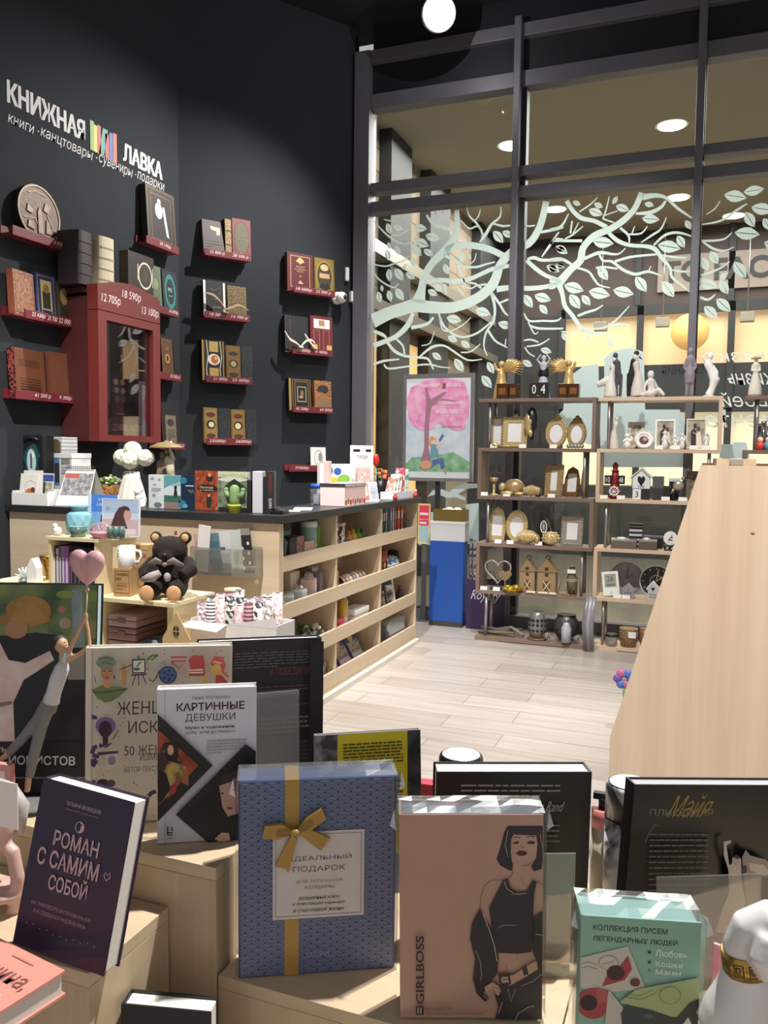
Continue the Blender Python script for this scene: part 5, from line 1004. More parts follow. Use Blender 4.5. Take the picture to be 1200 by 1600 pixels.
b = MB(); b.ell((0, 0, .27), (.02, .035, .045), M('#d42a2a', .35), 14); b.build('heart', t)
b = MB(); b.tube([(0, 0, .0), (0, 0, .235)], .003, M('#e3ded4'), 6); b.build('stick', t)
t = thing('black_cup', 'black square cup holding a small red and green posy', 'cup', (-2.14, 5.42, ZT))
b = MB(); b.lathe([(.03, .0), (.045, .14)], M('#221d22', .4), n=4); b.build('cup', t)
b = MB()
for k in range(14): a = k*2.4; b.ell((.04*cos(a)*(k % 3)/2, .06*sin(a)*(k % 4)/3, .15+.012*(k % 5)), .016, M(('#b8352e', '#4a6a3c', '#d86a4a')[k % 3], .7), 7)
b.build('posy', t)
t = thing('tent_sign', 'white folded tent card printed in red and blue beside the gift box', 'sign', (-2.03, 4.98, ZT), QX-.45)
b = MB(); b.T = Matrix.Rotation(-.2, 4, 'X'); b.box((-.07, 0, 0), (.07, .003, .13), M('#e8ebf0')); paint(b, [('r', .08, .08, .42, .92, '#c07a6c'), ('r', .14, .3, .36, .8, '#e2c4b8')]+lines(.5, .1, .95, .9, 9, '#8f95ae'), -.07, 0, .14, .13, 0); b.build('front', t)
b = MB(); b.T = Matrix.Translation((0, .056, 0)) @ Matrix.Rotation(.2, 4, 'X'); b.box((-.07, 0, 0), (.07, .003, .13), M('#d5d9e0')); b.build('back', t)
t = thing('white_basket', 'white plastic basket full of packs at the far end of the worktop', 'basket', (-2.1, 5.40, ZT), QX)
b = MB()
W_, D_ = .2, .1
t.location = (-2.05, 5.52, ZT)
for q in (((-W_, -D_/2, 0), (W_, -D_/2+.004, .05)), ((-W_, D_/2-.004, 0), (W_, D_/2, .05)), ((-W_, -D_/2+.004, 0), (-W_+.004, D_/2-.004, .05)), ((W_-.004, -D_/2+.004, 0), (W_, D_/2-.004, .05)), ((-W_+.004, -D_/2+.004, 0), (W_-.004, D_/2-.004, .004))): b.box(*q, M('#dfe6ee', .4))
o = b.build('basket', t)
for i, (y, c, c2, a, nm, h_) in enumerate(((5.36, '#e8e6df', '#c0604a', -.55, 'white and red', .15), (5.42, '#e9efe9', '#7fae9a', -.45, 'mint and white', .17), (5.49, '#d9d2c8', '#b96a4a', -.35, 'brown flecked', .16), (5.55, '#b5345a', '#e8c4cc', -.2, 'crimson', .2), (5.60, '#dfe9dc', '#6fae7a', -.14, 'green striped', .18), (5.65, '#d3e6e6', '#5f9ab0', -.06, 'turquoise striped', .19))):
    b = MB(); b.box((-.035, -.012, 0), (.035, .012, h_), MIX(c, c2, 45, sharp=.03), .006); o = b.build('snack_pack', None, (-2.05, y, ZT+.016), 0); o.rotation_euler = (a, 0, 0); tag(o, nm+' packet in the white basket at the worktop end', 'packet', 'packets in the white basket')
for i, (y, c) in enumerate(((5.28, '#b03a30'), (5.70, '#c2402f'))):
    put('toy_figure', 'tiny red toy figure '+('before the tent card', 'at the far worktop end')[i], 'toy', (-1.975, y, ZT), [('body', lambda b: b.lathe([(.014, 0), (.018, .02), (.01, .035)], M(c, .5), n=12)), ('head', lambda b: b.ell((0, 0, .046), .014, M('#d8a48a', .5), 10))], group='tiny red toys on the worktop')
# acrylic pocket with card packs on the counter front
t = thing('acrylic_pocket', 'clear acrylic pocket fixed to the pale counter front', 'holder', (-2.25, 3.615, .78))
ACR = GLASS('#e9ece8', .1, .03, .10)
b = MB(); b.box((-.19, -.004, 0), (.19, -.001, .15), ACR); b.build('back_plate', t)
b = MB(); b.box((-.19, -.075, 0), (.19, -.072, .14), ACR); b.build('front_plate', t)
b = MB(); b.box((-.19, -.072, 0), (.19, -.004, .003), ACR); b.box((-.19, -.072, .003), (-.187, -.004, .14), ACR); b.box((.187, -.072, .003), (.19, -.004, .14), ACR); b.build('tray', t)
for i, (x, a, c, h_, nm, art) in enumerate(((-.13, .16, '#e4e3e3', .24, 'white hang-tag', []), (-.115, -.22, '#c9a3a0', .2, 'dusty rose', [('r', .1, .05, .9, .8, '#b58a8a')]), (-.05, -.16, '#5f7f8f', .2, 'steel blue', [('r', .1, .05, .9, .8, '#46707f')]), (0.0, -.12, '#d3d6d8', .21, 'pale grey', [('r', .15, .55, .6, .62, '#2c2c30'), ('r', .1, .05, .9, .45, '#b9bfc2')]), (.06, -.1, '#c7cccb', .22, 'silver white', [('r', .3, .05, .7, .5, '#a9b3ae')]), (.115, -.12, '#2a2a2e', .23, 'black with white dots', [('r', .0, .85, 1, 1, '#8f8f86')]+[('e', .25+.5*(k % 2), .12+.11*k, .1, .04, '#e8e8e6') for k in range(6)]))):
    o = book('stationery_pack', nm+' pack standing in the clear acrylic pocket', 'stationery pack', .07, h_, .006, c, art, loc=(-2.25+x, 3.552+.009*i, .793), roll=a*.7, lean=-.05, group='packs in the acrylic pocket')
# ================================================================== gift shelving before the glass
TOPS = (1.825, 1.46, 1.10, .745, .385, .03); TH = .025
def gift_shelf(x0, x1, Y, label, mat, matz):
    t = thing('display_shelf', label, 'shelving', ((x0+x1)/2, Y, 0)); h = (x1-x0)/2; D = .26
    for z in TOPS: b = MB(); b.box((-h, 0, z-TH), (h, D, z), mat, .001); b.build('shelf', t)
    for i in range(5):
        zt, zb = TOPS[i]-TH, TOPS[i+1]; s = 1 if i % 2 == 0 else -1
        b = MB(); xa = h-.026 if s > 0 else -h; b.box((xa, 0.0, zb), (xa+.026, D, zt), matz); b.build('side_panel', t)
        for y in (.045, D-.045): b = MB(); b.tube([(-s*(h-.075), y, zb), (-s*(h-.075), y, zt)], .0115, STEEL, 12); b.build('pole', t)
    for sx in (-1, 1): b = MB(); b.box((sx*h, .0, 0), (sx*(h-.18), D, TOPS[5]-TH), mat); b.build('foot', t)
    return t
BRZ_ = WOOD('#8a7468', '#6d594f', 2)
gift_shelf(-1.595, -.738, 6.03, 'dark brown open display shelf of golden gifts before the glass', BROWNX, BRZ_)
gift_shelf(-.732, .098, 6.08, 'pale wood open display shelf of white figurines before the glass', PALEX, WOOD('#dcc5ab', '#ccb094', 2))
gift_shelf(.24, 1.07, 6.10, 'brown open display shelf behind the tall wooden stand', BROWNX, BRZ_)
YA, YB = 6.12, 6.17
def sp(x0, x1, yt, r, Y):
    z = TOPS[r]+.001; ym = (yt+720)/2
    a = onY(x0, yt, Y); c = onY(x1, yt, Y); return (a.x+c.x)/2, c.x-a.x, onY((x0+x1)/2, yt, Y).z-z, z
AG = M('#d6bf8a', .3, .45, .25, 60, .3); AG2 = M('#b59c70', .36, .4, .3, 50, .4); SILV = M('#b9b2a6', .35, .6, .2, 60, .2); PHOTO = M('#e9e9ec', .4)
# ---- picture frames
def frame(x0, x1, yt, r, Y, label, m, kind='rect', lean=.14, yaw=0, inner=PHOTO, bw=.2, crest=False, grp='gilt photo frames on the brown shelf', art=None):
    xc, w_, h_, z = sp(x0, x1, yt, r, Y)
    t = thing('framed_photo', label, 'photo frame', group=grp); t.rotation_mode = 'YXZ'; t.location = (xc, Y, z+.006); t.rotation_euler = (-lean, 0, yaw)
    f = 1-bw; b = MB(); N = 32
    if kind == 'oval': po = oval(0, h_/2, w_/2, h_/2, N); pi_ = oval(0, h_*.48, w_/2*(f-.1), h_/2*(f-.06), N)
    elif kind == 'arch':
        po = [(-w_*.42, 0), (w_*.42, 0), (w_*.5, h_*.25), (w_*.46, h_*.6), (w_*.3, h_*.9), (0, h_), (-w_*.3, h_*.9), (-w_*.46, h_*.6), (-w_*.5, h_*.25)]
        pi_ = [(-w_*.3, h_*.16), (w_*.3, h_*.16), (w_*.3, h_*.3), (w_*.3, h_*.6), (w_*.28, h_*.76), (0, h_*.78), (-w_*.28, h_*.76), (-w_*.3, h_*.6), (-w_*.3, h_*.3)]
    else: po = rect(-w_/2, 0, w_/2, h_); g = w_*bw/1.6; pi_ = rect(-w_/2+g, g, w_/2-g, h_-g)
    b.ring(po, pi_, 0, .016, mt(m)); rr = random.Random(len(label))
    n = 22 if m is not STEEL else 0
    if kind != 'plain':
        L_ = len(po)
        for k in range(n*2):
            q = k/(n*2)*L_; i = int(q); fr = q-i; p = po[i]; p2 = po[(i+1) % L_]; s = .93
            cx, cz = (p[0]+(p2[0]-p[0])*fr)*s, (p[1]+(p2[1]-p[1])*fr-h_/2)*s+h_/2
            b.ell((cx, -.002, max(.006, cz)), (w_*.035, .006, w_*.035), mt(m), 7)
    if crest:
        for dx, dz, rr_ in ((0, .02, .02), (-.022, .006, .014), (.022, .006, .014)): b.ell((dx, .006, h_+dz-.012), (rr_, .008, rr_), mt(m), 8)
    b.build('surround', t)
    b = MB(); b.face([(p[0], .008, p[1]) for p in pi_], mt(inner))
    if art: zs = [p[1] for p in pi_]; xs_ = [p[0] for p in pi_]; paint(b, art, min(xs_), min(zs), max(xs_)-min(xs_), max(zs)-min(zs), .0075)
    b.build('picture', t)
    b = MB(); b.box((-.012, .016, h_*.1), (.012, .02, h_*.7), BLACK); b.build('backing', t)
    return t
frame(767, 787, 652, 1, YA+.05, 'dark gold frame standing behind the ornate one on the second shelf', AG2, bw=.3, lean=.06)
frame(785, 823, 652, 1, YA, 'ornate leafy gold rectangular frame with white picture on the second shelf', AG, bw=.36, crest=True)
frame(851, 886, 653, 1, YA+.01, 'oval gilt frame next to the golden bust', AG, 'oval', bw=.3, yaw=-.15, crest=True)
frame(885, 916, 655, 1, YA+.03, 'oval dark bronze frame with crown, by the side panel', AG2, 'oval', bw=.3, yaw=-.1, crest=True)
frame(850, 879, 727, 2, YA, 'gilt drapery frame standing on the third shelf', AG2, bw=.5, yaw=-.2)
frame(880, 906, 730, 2, YA+.04, 'gilt fan-pleated frame beside the poles of the third shelf', M('#94724a', .4, .7, .3, 40, .5), 'arch', bw=.4, yaw=-.25)
frame(763, 790, 793, 3, YA+.03, 'tall gold arched frame at the pole end of the fourth shelf', AG, 'arch', yaw=.05)
frame(790, 824, 798, 3, YA+.01, 'rounded gold frame beside the arched one on the fourth shelf', AG, 'oval', bw=.28)
frame(876, 911, 808, 3, YA-.01, 'silvery beaded frame with white picture on the fourth shelf', SILV, bw=.4, yaw=-.12)
WP_ = M('#f0ede6', .5)
WED = [('r', 0, 0, 1, 1, MIX('#b9b09a', '#8f8a7d', 20)), ('p', [(.2, .0), (.5, .0), (.5, .62), (.35, .7), (.2, .6)], '#2b2728'), ('e', .42, .78, .1, .1, '#3a2c26'), ('e', .62, .68, .12, .1, '#5a4636'), ('p', [(.5, .55), (.75, .58), (.9, .0), (.55, .0)], '#e9e4da'), ('s', [(.3, .55), (.5, .5), (.66, .6)], .06, '#c99f86')]
G3 = 'wedding photo frames on the pale shelf'
frame(981, 1007, 660, 1, YB+.06, 'grey beaded frame behind the white oval one', M('#c9bfb4', .5), bw=.3, inner=MIX('#8f8478', '#c9c0b0', 30), grp=G3)
frame(1024, 1056, 656, 1, YB, 'cream frame with a bowing wedding pair, middle of the pale shelf', WP_, 'plain', bw=.16, art=WED, grp=G3, lean=.1)
frame(1073, 1104, 655, 1, YB, 'cream frame with a dipping wedding pair, by the side panel', M('#d9d2c4', .5), 'plain', bw=.12, art=WED, grp=G3, lean=.1)
frame(992, 1023, 671, 1, YB-.03, 'white petal-edged oval frame with a dark picture', WP_, 'oval', bw=.3, grp=G3, lean=.3, yaw=.2, art=[('e', .5, .45, .4, .35, '#5a3a30'), ('e', .6, .55, .2, .15, '#c79a82')])
frame(1073, 1100, 737, 2, YB+.04, 'dark taupe frame leaning by the wooden stand', M('#6a5e50', .5), 'plain', bw=.3, inner=MIX('#5a4a44', '#8a7a70', 30), grp=None)
# ---- top shelf of the brown unit
xc, w_, h_, z = sp(828, 858, 598, 0, YA-.06)
boxy('date_block', 'black perpetual calendar block reading 0 4 on the brown shelf top', 'calendar', (xc, YA-.06, z), (w_, .05, h_), '#141416', art=[('t', '0', .16, .28, .36, .85, WHITE), ('t', '4', .6, .28, .84, .85, WHITE), ('t', 'May', .42, .08, .58, .2, '#bfbfbf')])
AMB = M('#4a2a14', .12, .2, .3, 40)
for x0, x1, lb in ((778, 796, 'amber glass cube nearest the golden wings at the poster end'), (796.5, 810, 'amber glass cube before the mullion on the shelf top'), (873, 888, 'dark amber glass cube beside the black date block'), (888.5, 906, 'amber glass cube at the corner by the blue decal')):
    xc, w_, h_, z = sp(x0, x1, 600, 0, YA-.05)
    t = thing('glass_tumbler', lb, 'glass', (xc, YA-.05, z), 0, 'amber glass cubes on the shelf top')
    b = MB(); b.box((-w_/2, -w_/2, 0), (w_/2, w_/2, h_), AMB, .004); b.build('glass', t)
    b = MB(); b.box((-w_*.3, -w_*.5-.003, h_*.25), (w_*.3, -w_*.5-.001, h_*.7), M('#8a5a2a', .3, .3)); b.build('label', t)
def wings(xa, ya, yt, label, flip):
    xc, w_, h_, z = sp(xa, ya, yt, 0, YA+.08)
    t = thing('winged_statuette', label, 'statuette', (xc, YA+.08, z), 0, 'golden winged statuettes on the brown shelf top')
    GB_ = M('#dcba7c', .32, .4, .2, 40, .2); s = flip
    b = MB(); b.lathe([(.06, 0), (.055, h_*.15), (.035, h_*.4), (.03, h_*.52), (.012, h_*.62)], GB_, n=14); b.tube([(s*.02, 0, h_*.5), (s*-.035, -.01, h_*.6), (s*-.05, -.02, h_*.72)], [.018, .014, .01], GB_); b.ell((0, 0, h_*.7), .025, GB_, 10); b.build('body', t, remesh=.005)
    for q in (.0, .035):
        b = MB(); k = 9
        for i in range(k):
            a = R(8+i*10); L_ = h_*.46*(1-.05*abs(i-4)); d = Vector((s*sin(a+.25), 0, cos(a+.25)*.75)); p = Vector((s*.01, q-.01, h_*.55)); e = p+d*L_
            b.tube([p, p+d*L_*.6+Vector((0, 0, .012)), e], [.008, .012, .003], GB_, 6, flat=.35)
        b.build('wing', t)
wings(768, 800, 545, 'golden winged statuette at the poster end of the brown shelf top', 1)
wings(872, 908, 543, 'golden winged statuette at the far end of the brown shelf top', -1)
def fig(name, x0, x1, yt, r, Y, label, parts, cat='figurine', grp=None, base=None):
    xc, w_, h_, z = sp(x0, x1, yt, r, Y)
    t = thing(name, label, cat, (xc, Y, z), 0, grp)
    for nm, f in parts: b = MB(); f(b, h_, w_); b.build(nm, t, remesh=.0045 if nm in ('body', 'woman', 'man') else 0)
    if base: b = MB(); b.lathe([(w_*.4, 0), (w_*.42, .006), (w_*.38, .01)], mt(base), n=20); b.build('base', t)
    return t
fig('dancer_figurine', 838, 862, 549, 0, YA+.02, 'silver and black dancer figurine standing behind the date block', [('body', lambda b, h, w: person(b, 0, 0, 0, h*.92, True, '#b9bcc6', 0, '#d9c8a8', [((-.06, 0, .78), (-.15, -.02, .9), (-.06, -.02, 1.02)), ((.06, 0, .78), (.15, -.02, .9), (.06, -.02, 1.02))])), ('cape', lambda b, h, w: b.lathe([(.03, h*.42), (.045, h*.5), (.03, h*.68), (.02, h*.72)], M('#1b1b20', .4), (0, .012, 0), 14))], base='#26262a')
fig('golden_bust', 818, 846, 634, 1, YA, 'black and gold broken-face bust on a black stand', [('face', lambda b, h, w: (b.ell((0, -.005, h*.66), (w*.36, w*.38, h*.3), M('#1d1a18', .35), 14), b.tube([(0, 0, h*.2), (0, 0, h*.5)], [w*.1, w*.2], M('#1d1a18', .35)))), ('gold_leaf', lambda b, h, w: (b.ell((-w*.14, -.02, h*.6), (w*.28, w*.3, h*.24), AG, 12), b.tube([(-w*.1, -.02, h*.42), (-w*.02, -.02, h*.26)], [w*.2, w*.06], AG), b.ell((-.0, -w*.38, h*.62), (w*.07, w*.1, h*.07), AG, 8)))], 'bust') 
def shell(b, c, r_, m, turns=7):
    for i in range(turns*6):
        a = i*.5; q = 1-i/(turns*6); b.ell((c[0]+r_*(.9-q*1.0)*.0+(i/(turns*6)-.4)*r_*2.2, c[1], c[2]+r_*.1*sin(a)), (r_*.18, r_*(.35+.65*sin(pi*min(1, .25+.7*q))), r_*(.35+.65*sin(pi*min(1, .25+.7*q)))), m, 9)
def simple(name, x0, x1, yt, r, Y, label, cat, fn, grp=None):
    xc, w_, h_, z = sp(x0, x1, yt, r, Y)
    t = thing(name, label, cat, (xc, Y, z), 0, grp)
    for nm, f in fn: b = MB(); f(b, w_, h_); b.build(nm, t)
    return t
simple('shell_ornament', 767, 781, 690, 1, YA-.06, 'small golden nugget ornament before the dark frame', 'ornament', [('body', lambda b, w, h: (b.ell((0, 0, w*.3), (w*.5, w*.4, w*.3), AG, 12), b.ell((w*.1, -.01, w*.5), w*.2, AG, 8)))])
simple('shell_ornament', 886, 912, 692, 1, YA-.07, 'small silver knotted ornament before the bronze oval frame', 'ornament', [('body', lambda b, w, h: [b.ell((-w*.4+w*.2*k, 0, w*.14), (w*.14, w*.14, w*.14), SILV, 9) for k in range(5)])])
simple('candlestick', 765, 779, 746, 2, YA, 'small gold candlestick at the panel end of the third shelf', 'candlestick', [('stem', lambda b, w, h: b.lathe([(w*.5, 0), (w*.45, .008), (w*.12, .02), (w*.16, h*.5), (w*.1, h*.7)], AG, n=14)), ('cup', lambda b, w, h: b.lathe([(w*.15, h*.7), (w*.45, h*.8), (w*.45, h)], AG2, n=14))])
simple('turtle_ornament', 781, 822, 748, 2, YA, 'golden turtle ornament on the third shelf', 'ornament', [('shell', lambda b, w, h: b.ell((.01, 0, h*.52), (w*.4, w*.3, h*.48), AG2, 16)), ('head', lambda b, w, h: (b.ell((-w*.38, -.02, h*.5), (w*.14, w*.1, h*.26), AG, 10), b.tube([(-w*.3, -.01, h*.35), (-w*.2, 0, h*.4)], w*.08, AG))), ('flipper', lambda b, w, h: b.ell((-w*.15, -w*.3, h*.18), (w*.26, w*.12, h*.14), AG, 10)), ('flipper', lambda b, w, h: b.ell((w*.3, -w*.28, h*.16), (w*.2, w*.1, h*.12), AG, 10))])
simple('shell_ornament', 816, 846, 757, 2, YA-.065, 'ridged golden clam ornament beside the turtle', 'ornament', [('body', lambda b, w, h: [b.ell((-w*.38+w*.095*k, 0, h*.5), (w*.06, w*.3*(1-.12*abs(k-4)), h*.5*(1-.1*abs(k-4))), AG, 9) for k in range(9)])])
simple('date_cube', 838, 846, 752, 2, YA+.05, 'black numeral cube with a 3 behind the clam', 'calendar', [('cube', lambda b, w, h: (b.box((-w*.5, -.02, 0), (w*.5, .02, .06), BLACK, .002), paint(b, [('t', '3', .25, .2, .75, .8, WHITE)], -w*.5, 0, w, .06, -.021)))])
simple('feather_ornament', 908, 918, 723, 2, YA, 'upright gilded feather between the poles', 'ornament', [('feather', lambda b, w, h: b.tube([(-.006, 0, .01), (-.004, 0, h*.4), (.004, 0, h*.75), (.012, 0, h)], [.008, .018, .016, .003], M('#8a8a4a', .4, .5), 8, flat=.35)), ('foot', lambda b, w, h: b.lathe([(.02, 0), (.018, .01)], AG, n=12))])
simple('snail_shell', 808, 846, 826, 3, YA-.05, 'large golden snail shell ornament on the fourth shelf', 'ornament', [('shell', lambda b, w, h: [b.ell((-w*.44+w*.08*k, 0, h*.48+h*.02*sin(k)), (w*.075, w*.34*sin(pi*(.16+.075*k)), h*.455*sin(pi*(.16+.072*k))), AG, 12) for k in range(11)]), ('mouth', lambda b, w, h: b.ell((w*.36, -w*.06, h*.32), (w*.12, w*.2, h*.3), AG2, 12))])
simple('anchor_calendar', 836, 866, 798, 3, YA+.05, 'black anchor calendar with a white ship wheel', 'calendar', [('block', lambda b, w, h: (b.prism([(-w*.45, 0), (w*.45, 0), (w*.4, h*.35), (w*.2, h*.7), (.0, h*.82), (-w*.2, h*.7), (-w*.4, h*.35)], -.02, .02, BLACK), paint(b, [('o', .5, .52, .2, .2, .75, WHITE), ('s', [(.3, .52), (.7, .52)], .02, WHITE), ('s', [(.5, .32), (.5, .72)], .02, WHITE), ('s', [(.36, .38), (.64, .66)], .02, WHITE), ('s', [(.36, .66), (.64, .38)], .02, WHITE), ('t', '0', .08, .06, .22, .2, WHITE), ('t', '25', .7, .06, .95, .2, WHITE)], -w*.45, 0, w*.9, h, -.021))), ('ring', lambda b, w, h: b.tube([(.016*cos(a), 0, h*.86+.016*sin(a)) for a in [2*pi*k/12 for k in range(13)]], .004, BLACK, 6))])
simple('urchin_ornament', 846, 876, 829, 3, YA-.05, 'knobbly golden shell ornament before the anchor calendar', 'ornament', [('body', lambda b, w, h: (b.ell((0, 0, h*.48), (w*.45, w*.4, h*.46), AG, 14), [b.ell((w*.44*cos(a)*cos(e), w*.4*sin(a)*cos(e), h*.48+h*.46*sin(e)), w*.06, SILV if k % 4 == 0 else AG, 6) for k, (a, e) in enumerate([(i*.7, -.4+j*.42) for i in range(9) for j in range(4)])]))])
# fifth shelf
def heart_pts(s, n=28): return [(s*.0625*16*sin(t)**3/1.0, s*.0625*(13*cos(t)-5*cos(2*t)-2*cos(3*t)-cos(4*t))) for t in [2*pi*k/n for k in range(n)]]
simple('heart_ornament', 757, 800, 868, 4, YA, 'big open silver heart on a stand, fifth shelf', 'ornament', [('heart', lambda b, w, h: b.tube([(x, 0, z+h*.56) for x, z in heart_pts(w*.47)+heart_pts(w*.47)[:1]], .007, M('#c4c0bb', .3, .6), 7, False)), ('base', lambda b, w, h: b.box((-.05, -.03, 0), (.05, .03, .02), M('#3b2f2a', .5), .003))])
simple('heart_ornament', 779, 800, 888, 4, YA-.035, 'small solid tan heart on a stick before the silver heart', 'ornament', [('heart', lambda b, w, h: b.prism([(x, z+h*.68) for x, z in heart_pts(w*.48)][::-1], -.008, .008, M('#8f7a58', .5, .3))), ('stick', lambda b, w, h: b.tube([(0, 0, .004), (0, 0, h*.45)], .003, AG, 6)), ('base', lambda b, w, h: b.lathe([(.02, 0), (.018, .006)], AG, n=12))])
simple('leaf_dish', 783, 820, 908, 4, YA-.085, 'golden leaf-edged dish on the fifth shelf', 'dish', [('dish', lambda b, w, h: (b.lathe([(w*.2, 0), (w*.28, .006), (w*.45, .03), (w*.42, .03), (w*.25, .01)], M('#a98f2e', .35, .7), n=30, flut=6, depth=.1))), ('leaf', lambda b, w, h: [b.ell((w*.22*cos(k*1.1), w*.2*sin(k*1.1), .03+.01*(k % 2)), (w*.16, w*.1, .012), M('#b59a35', .35, .7), 8) for k in range(6)])])
for x0, x1, yt, lb in ((813, 840, 868, 'small wooden house lantern nearer the hearts'), (841, 873, 868, 'small wooden house lantern nearer the wire bottle')):
    simple('house_lantern', x0, x1, yt, 4, YA+.02, lb, 'lantern', [('walls', lambda b, w, h: (b.box((-w*.43, -w*.35, 0), (w*.43, w*.35, h*.6), M('#9a7f5c', .6, 0, .15), .002), paint(b, [('r', .3, .1, .7, .55, '#5d4a35'), ('s', [(.3, .1), (.7, .55)], .05, '#d9c6a4'), ('s', [(.7, .1), (.3, .55)], .05, '#d9c6a4'), ('r', .4, .75, .6, .9, '#3a2d22')], -w*.43, 0, w*.86, h*.6, -w*.352))), ('roof', lambda b, w, h: (b.prism([(-w*.5, h*.58), (w*.5, h*.58), (0, h*.92)], -w*.4, w*.4, M('#8d7250', .6, 0, .15)), b.prism([(-.012, h*.62), (.012, h*.62), (.012, h*.7), (-.012, h*.7)], -w*.403, -w*.4, BLACK))), ('handle', lambda b, w, h: b.tube([(.02*cos(a), 0, h*.92+.02*sin(a)) for a in [pi*k/8 for k in range(9)]], .003, BLACK, 6))], 'wooden house lanterns')
simple('wire_bottle', 884, 905, 882, 4, YA+.03, 'glass bottle with twine by the poles of the fifth shelf', 'bottle', [('glass', lambda b, w, h: b.lathe([(w*.4, 0), (w*.42, h*.55), (w*.2, h*.75), (w*.2, h*.95)], M('#77705f', .2, .1), n=16)), ('tag', lambda b, w, h: b.box((-w*.3, -w*.44, h*.72), (w*.3, -w*.42, h*.85), CARD)), ('twine', lambda b, w, h: b.tube([(w*.43*cos(a), w*.43*sin(a), h*.4+.006*k/6) for k, a in enumerate([2*pi*j/12 for j in range(25)])], .003, M('#c9b48e'), 5))])
simple('wire_rack', 872, 900, 895, 4, YA-.07, 'bent golden wire rack leaning before the glass bottle', 'rack', [('wire', lambda b, w, h: (b.tube([(-w*.5, 0, .004), (-w*.2, 0, h), (.1*w, -.02, .006), (w*.5, -.02, h*.4), (w*.5, .0, .004)], .0035, M('#b8945e', .35, .7), 6), b.tube([(-w*.4, .0, .006), (w*.5, -.01, .006)], .0035, M('#b8945e', .35, .7), 6)))])
for i, (x0, x1) in enumerate(((822, 837), (840, 857), (858, 869))):
    simple('napkin_ring', x0, x1, 915, 4, YA-.095, 'pale beaded trinket lying before the house lanterns, '+('nearest the gold dish', 'in the middle', 'nearest the wire rack')[i], 'trinket', [('beads', lambda b, w, h: [b.ell((-w*.35+w*.18*k, .004*(k % 2), .01), .01, M('#d9cdb9', .5), 8) for k in range(5)])], 'beaded trinkets before the lanterns')
# bottom shelf
simple('driftwood', 748, 822, 976, 5, YA+.04, 'bundle of grey driftwood sticks on the bottom shelf', 'driftwood', [('stick', lambda b, w, h: b.tube([(-w*.5, -.02, .015), (-w*.1, -.04, .02), (w*.3, -.06, .03)], [.012, .014, .01], M('#6f665a', .8, 0, .2, 30))), ('stick', lambda b, w, h: b.tube([(-w*.45, .02, .04), (0, .0, .03), (w*.4, .03, .045)], [.012, .015, .01], M('#5f574d', .8, 0, .2, 30))), ('stick', lambda b, w, h: b.tube([(-w*.2, .05, .02), (w*.2, -.0, .06), (w*.48, -.05, .016)], [.012, .013, .012], M('#857a6a', .8, 0, .2, 30)))])
simple('star_lantern', 825, 856, 955, 5, YA, 'silver pot lantern pierced with stars on the bottom shelf', 'lantern', [('pot', lambda b, w, h: (b.lathe([(w*.36, .012), (w*.48, h*.35), (w*.48, h*.6), (w*.36, h*.9), (w*.3, h)], M('#8f8c88', .35, .5), n=22), [b.ell((w*.48*cos(a), w*.48*sin(a), h*z_), (.012, .012, .012), BLACK, 6) for a in (-2.3, -1.85, -1.4, -.95, -.5) for z_ in (.35, .55, .72)])), ('base', lambda b, w, h: b.lathe([(w*.5, 0), (w*.5, .012)], M('#7d5c48', .5), n=20))])
simple('dark_basket', 866, 905, 962, 5, YA+.05, 'dark round pot behind the little white lantern', 'pot', [('pot', lambda b, w, h: b.lathe([(w*.35, .014), (w*.5, h*.4), (w*.48, h*.75), (w*.36, h)], MIX('#2b2928', '#4d4945', 60), n=20)), ('rim', lambda b, w, h: b.lathe([(w*.37, h), (w*.38, h+.01), (w*.33, h+.01)], BLACK, n=20))])
simple('white_lantern', 877, 894, 965, 5, YA-.085, 'small pale grey bottle lantern before the dark pot', 'lantern', [('body', lambda b, w, h: b.lathe([(w*.46, .012), (w*.48, h*.6), (w*.3, h*.75), (w*.25, h*.85)], M('#b9bcc2', .35, .2), n=16)), ('cap', lambda b, w, h: b.lathe([(w*.3, h*.85), (w*.3, h)], M('#8d8f94', .4, .4), n=14))])
for i, (x, y, r_) in enumerate(((855, 1, .035), (901, 1, .03))):
    simple('moss_ball', x-8, x+8, 982, 5, YA-.06, ('silver twig ball next to the star lantern', 'silver twig ball at the side panel')[i], 'ornament', [('core', lambda b, w, h: b.ell((0, 0, .034), .022, M('#6d6a66', .6), 10)), ('twigs', lambda b, w, h: [b.tube([(0, 0, .034), (.034*cos(k*2.4)*cos(k*.7), .034*sin(k*2.4)*cos(k*.7), .034+.032*sin(k*.7))], [.004, .002], M('#b5b0a8', .5), 5) for k in range(16)])], 'silver twig balls')
# price tags on the brown shelf
TAGS = [(0, 786, 'under the golden wings'), (0, 842, 'on the date block edge'), (0, 896, 'by the corner amber cube'), (1, 771, 'before the dark gold frame'), (1, 816, 'before the bust'), (1, 864, 'before the gilt oval frame'), (2, 758, 'by the panel of the third shelf'), (2, 793, 'before the turtle'), (2, 863, 'before the drapery frame'), (3, 781, 'before the arched frame'), (3, 800, 'before the rounded gold frame'), (3, 845, 'between snail and knobbly shell'), (4, 760, 'before the silver heart'), (4, 780, 'beside the gold dish')]
for r, px, lb in TAGS:
    x = onY(px, 720, 6.045).x
    b = MB(); b.T = Matrix.Rotation(-.25, 4, 'X'); b.box((-.026, 0, 0), (.026, .0015, .028), CARD); b.T = Matrix(); b.box((-.026, .0, -.0), (.026, .014, .001), CARD); o = b.build('price_tag', None, (x, 6.036, TOPS[r]+.0012)); tag(o, 'small white price tag '+lb, 'price tag', 'price tags on the brown shelf')
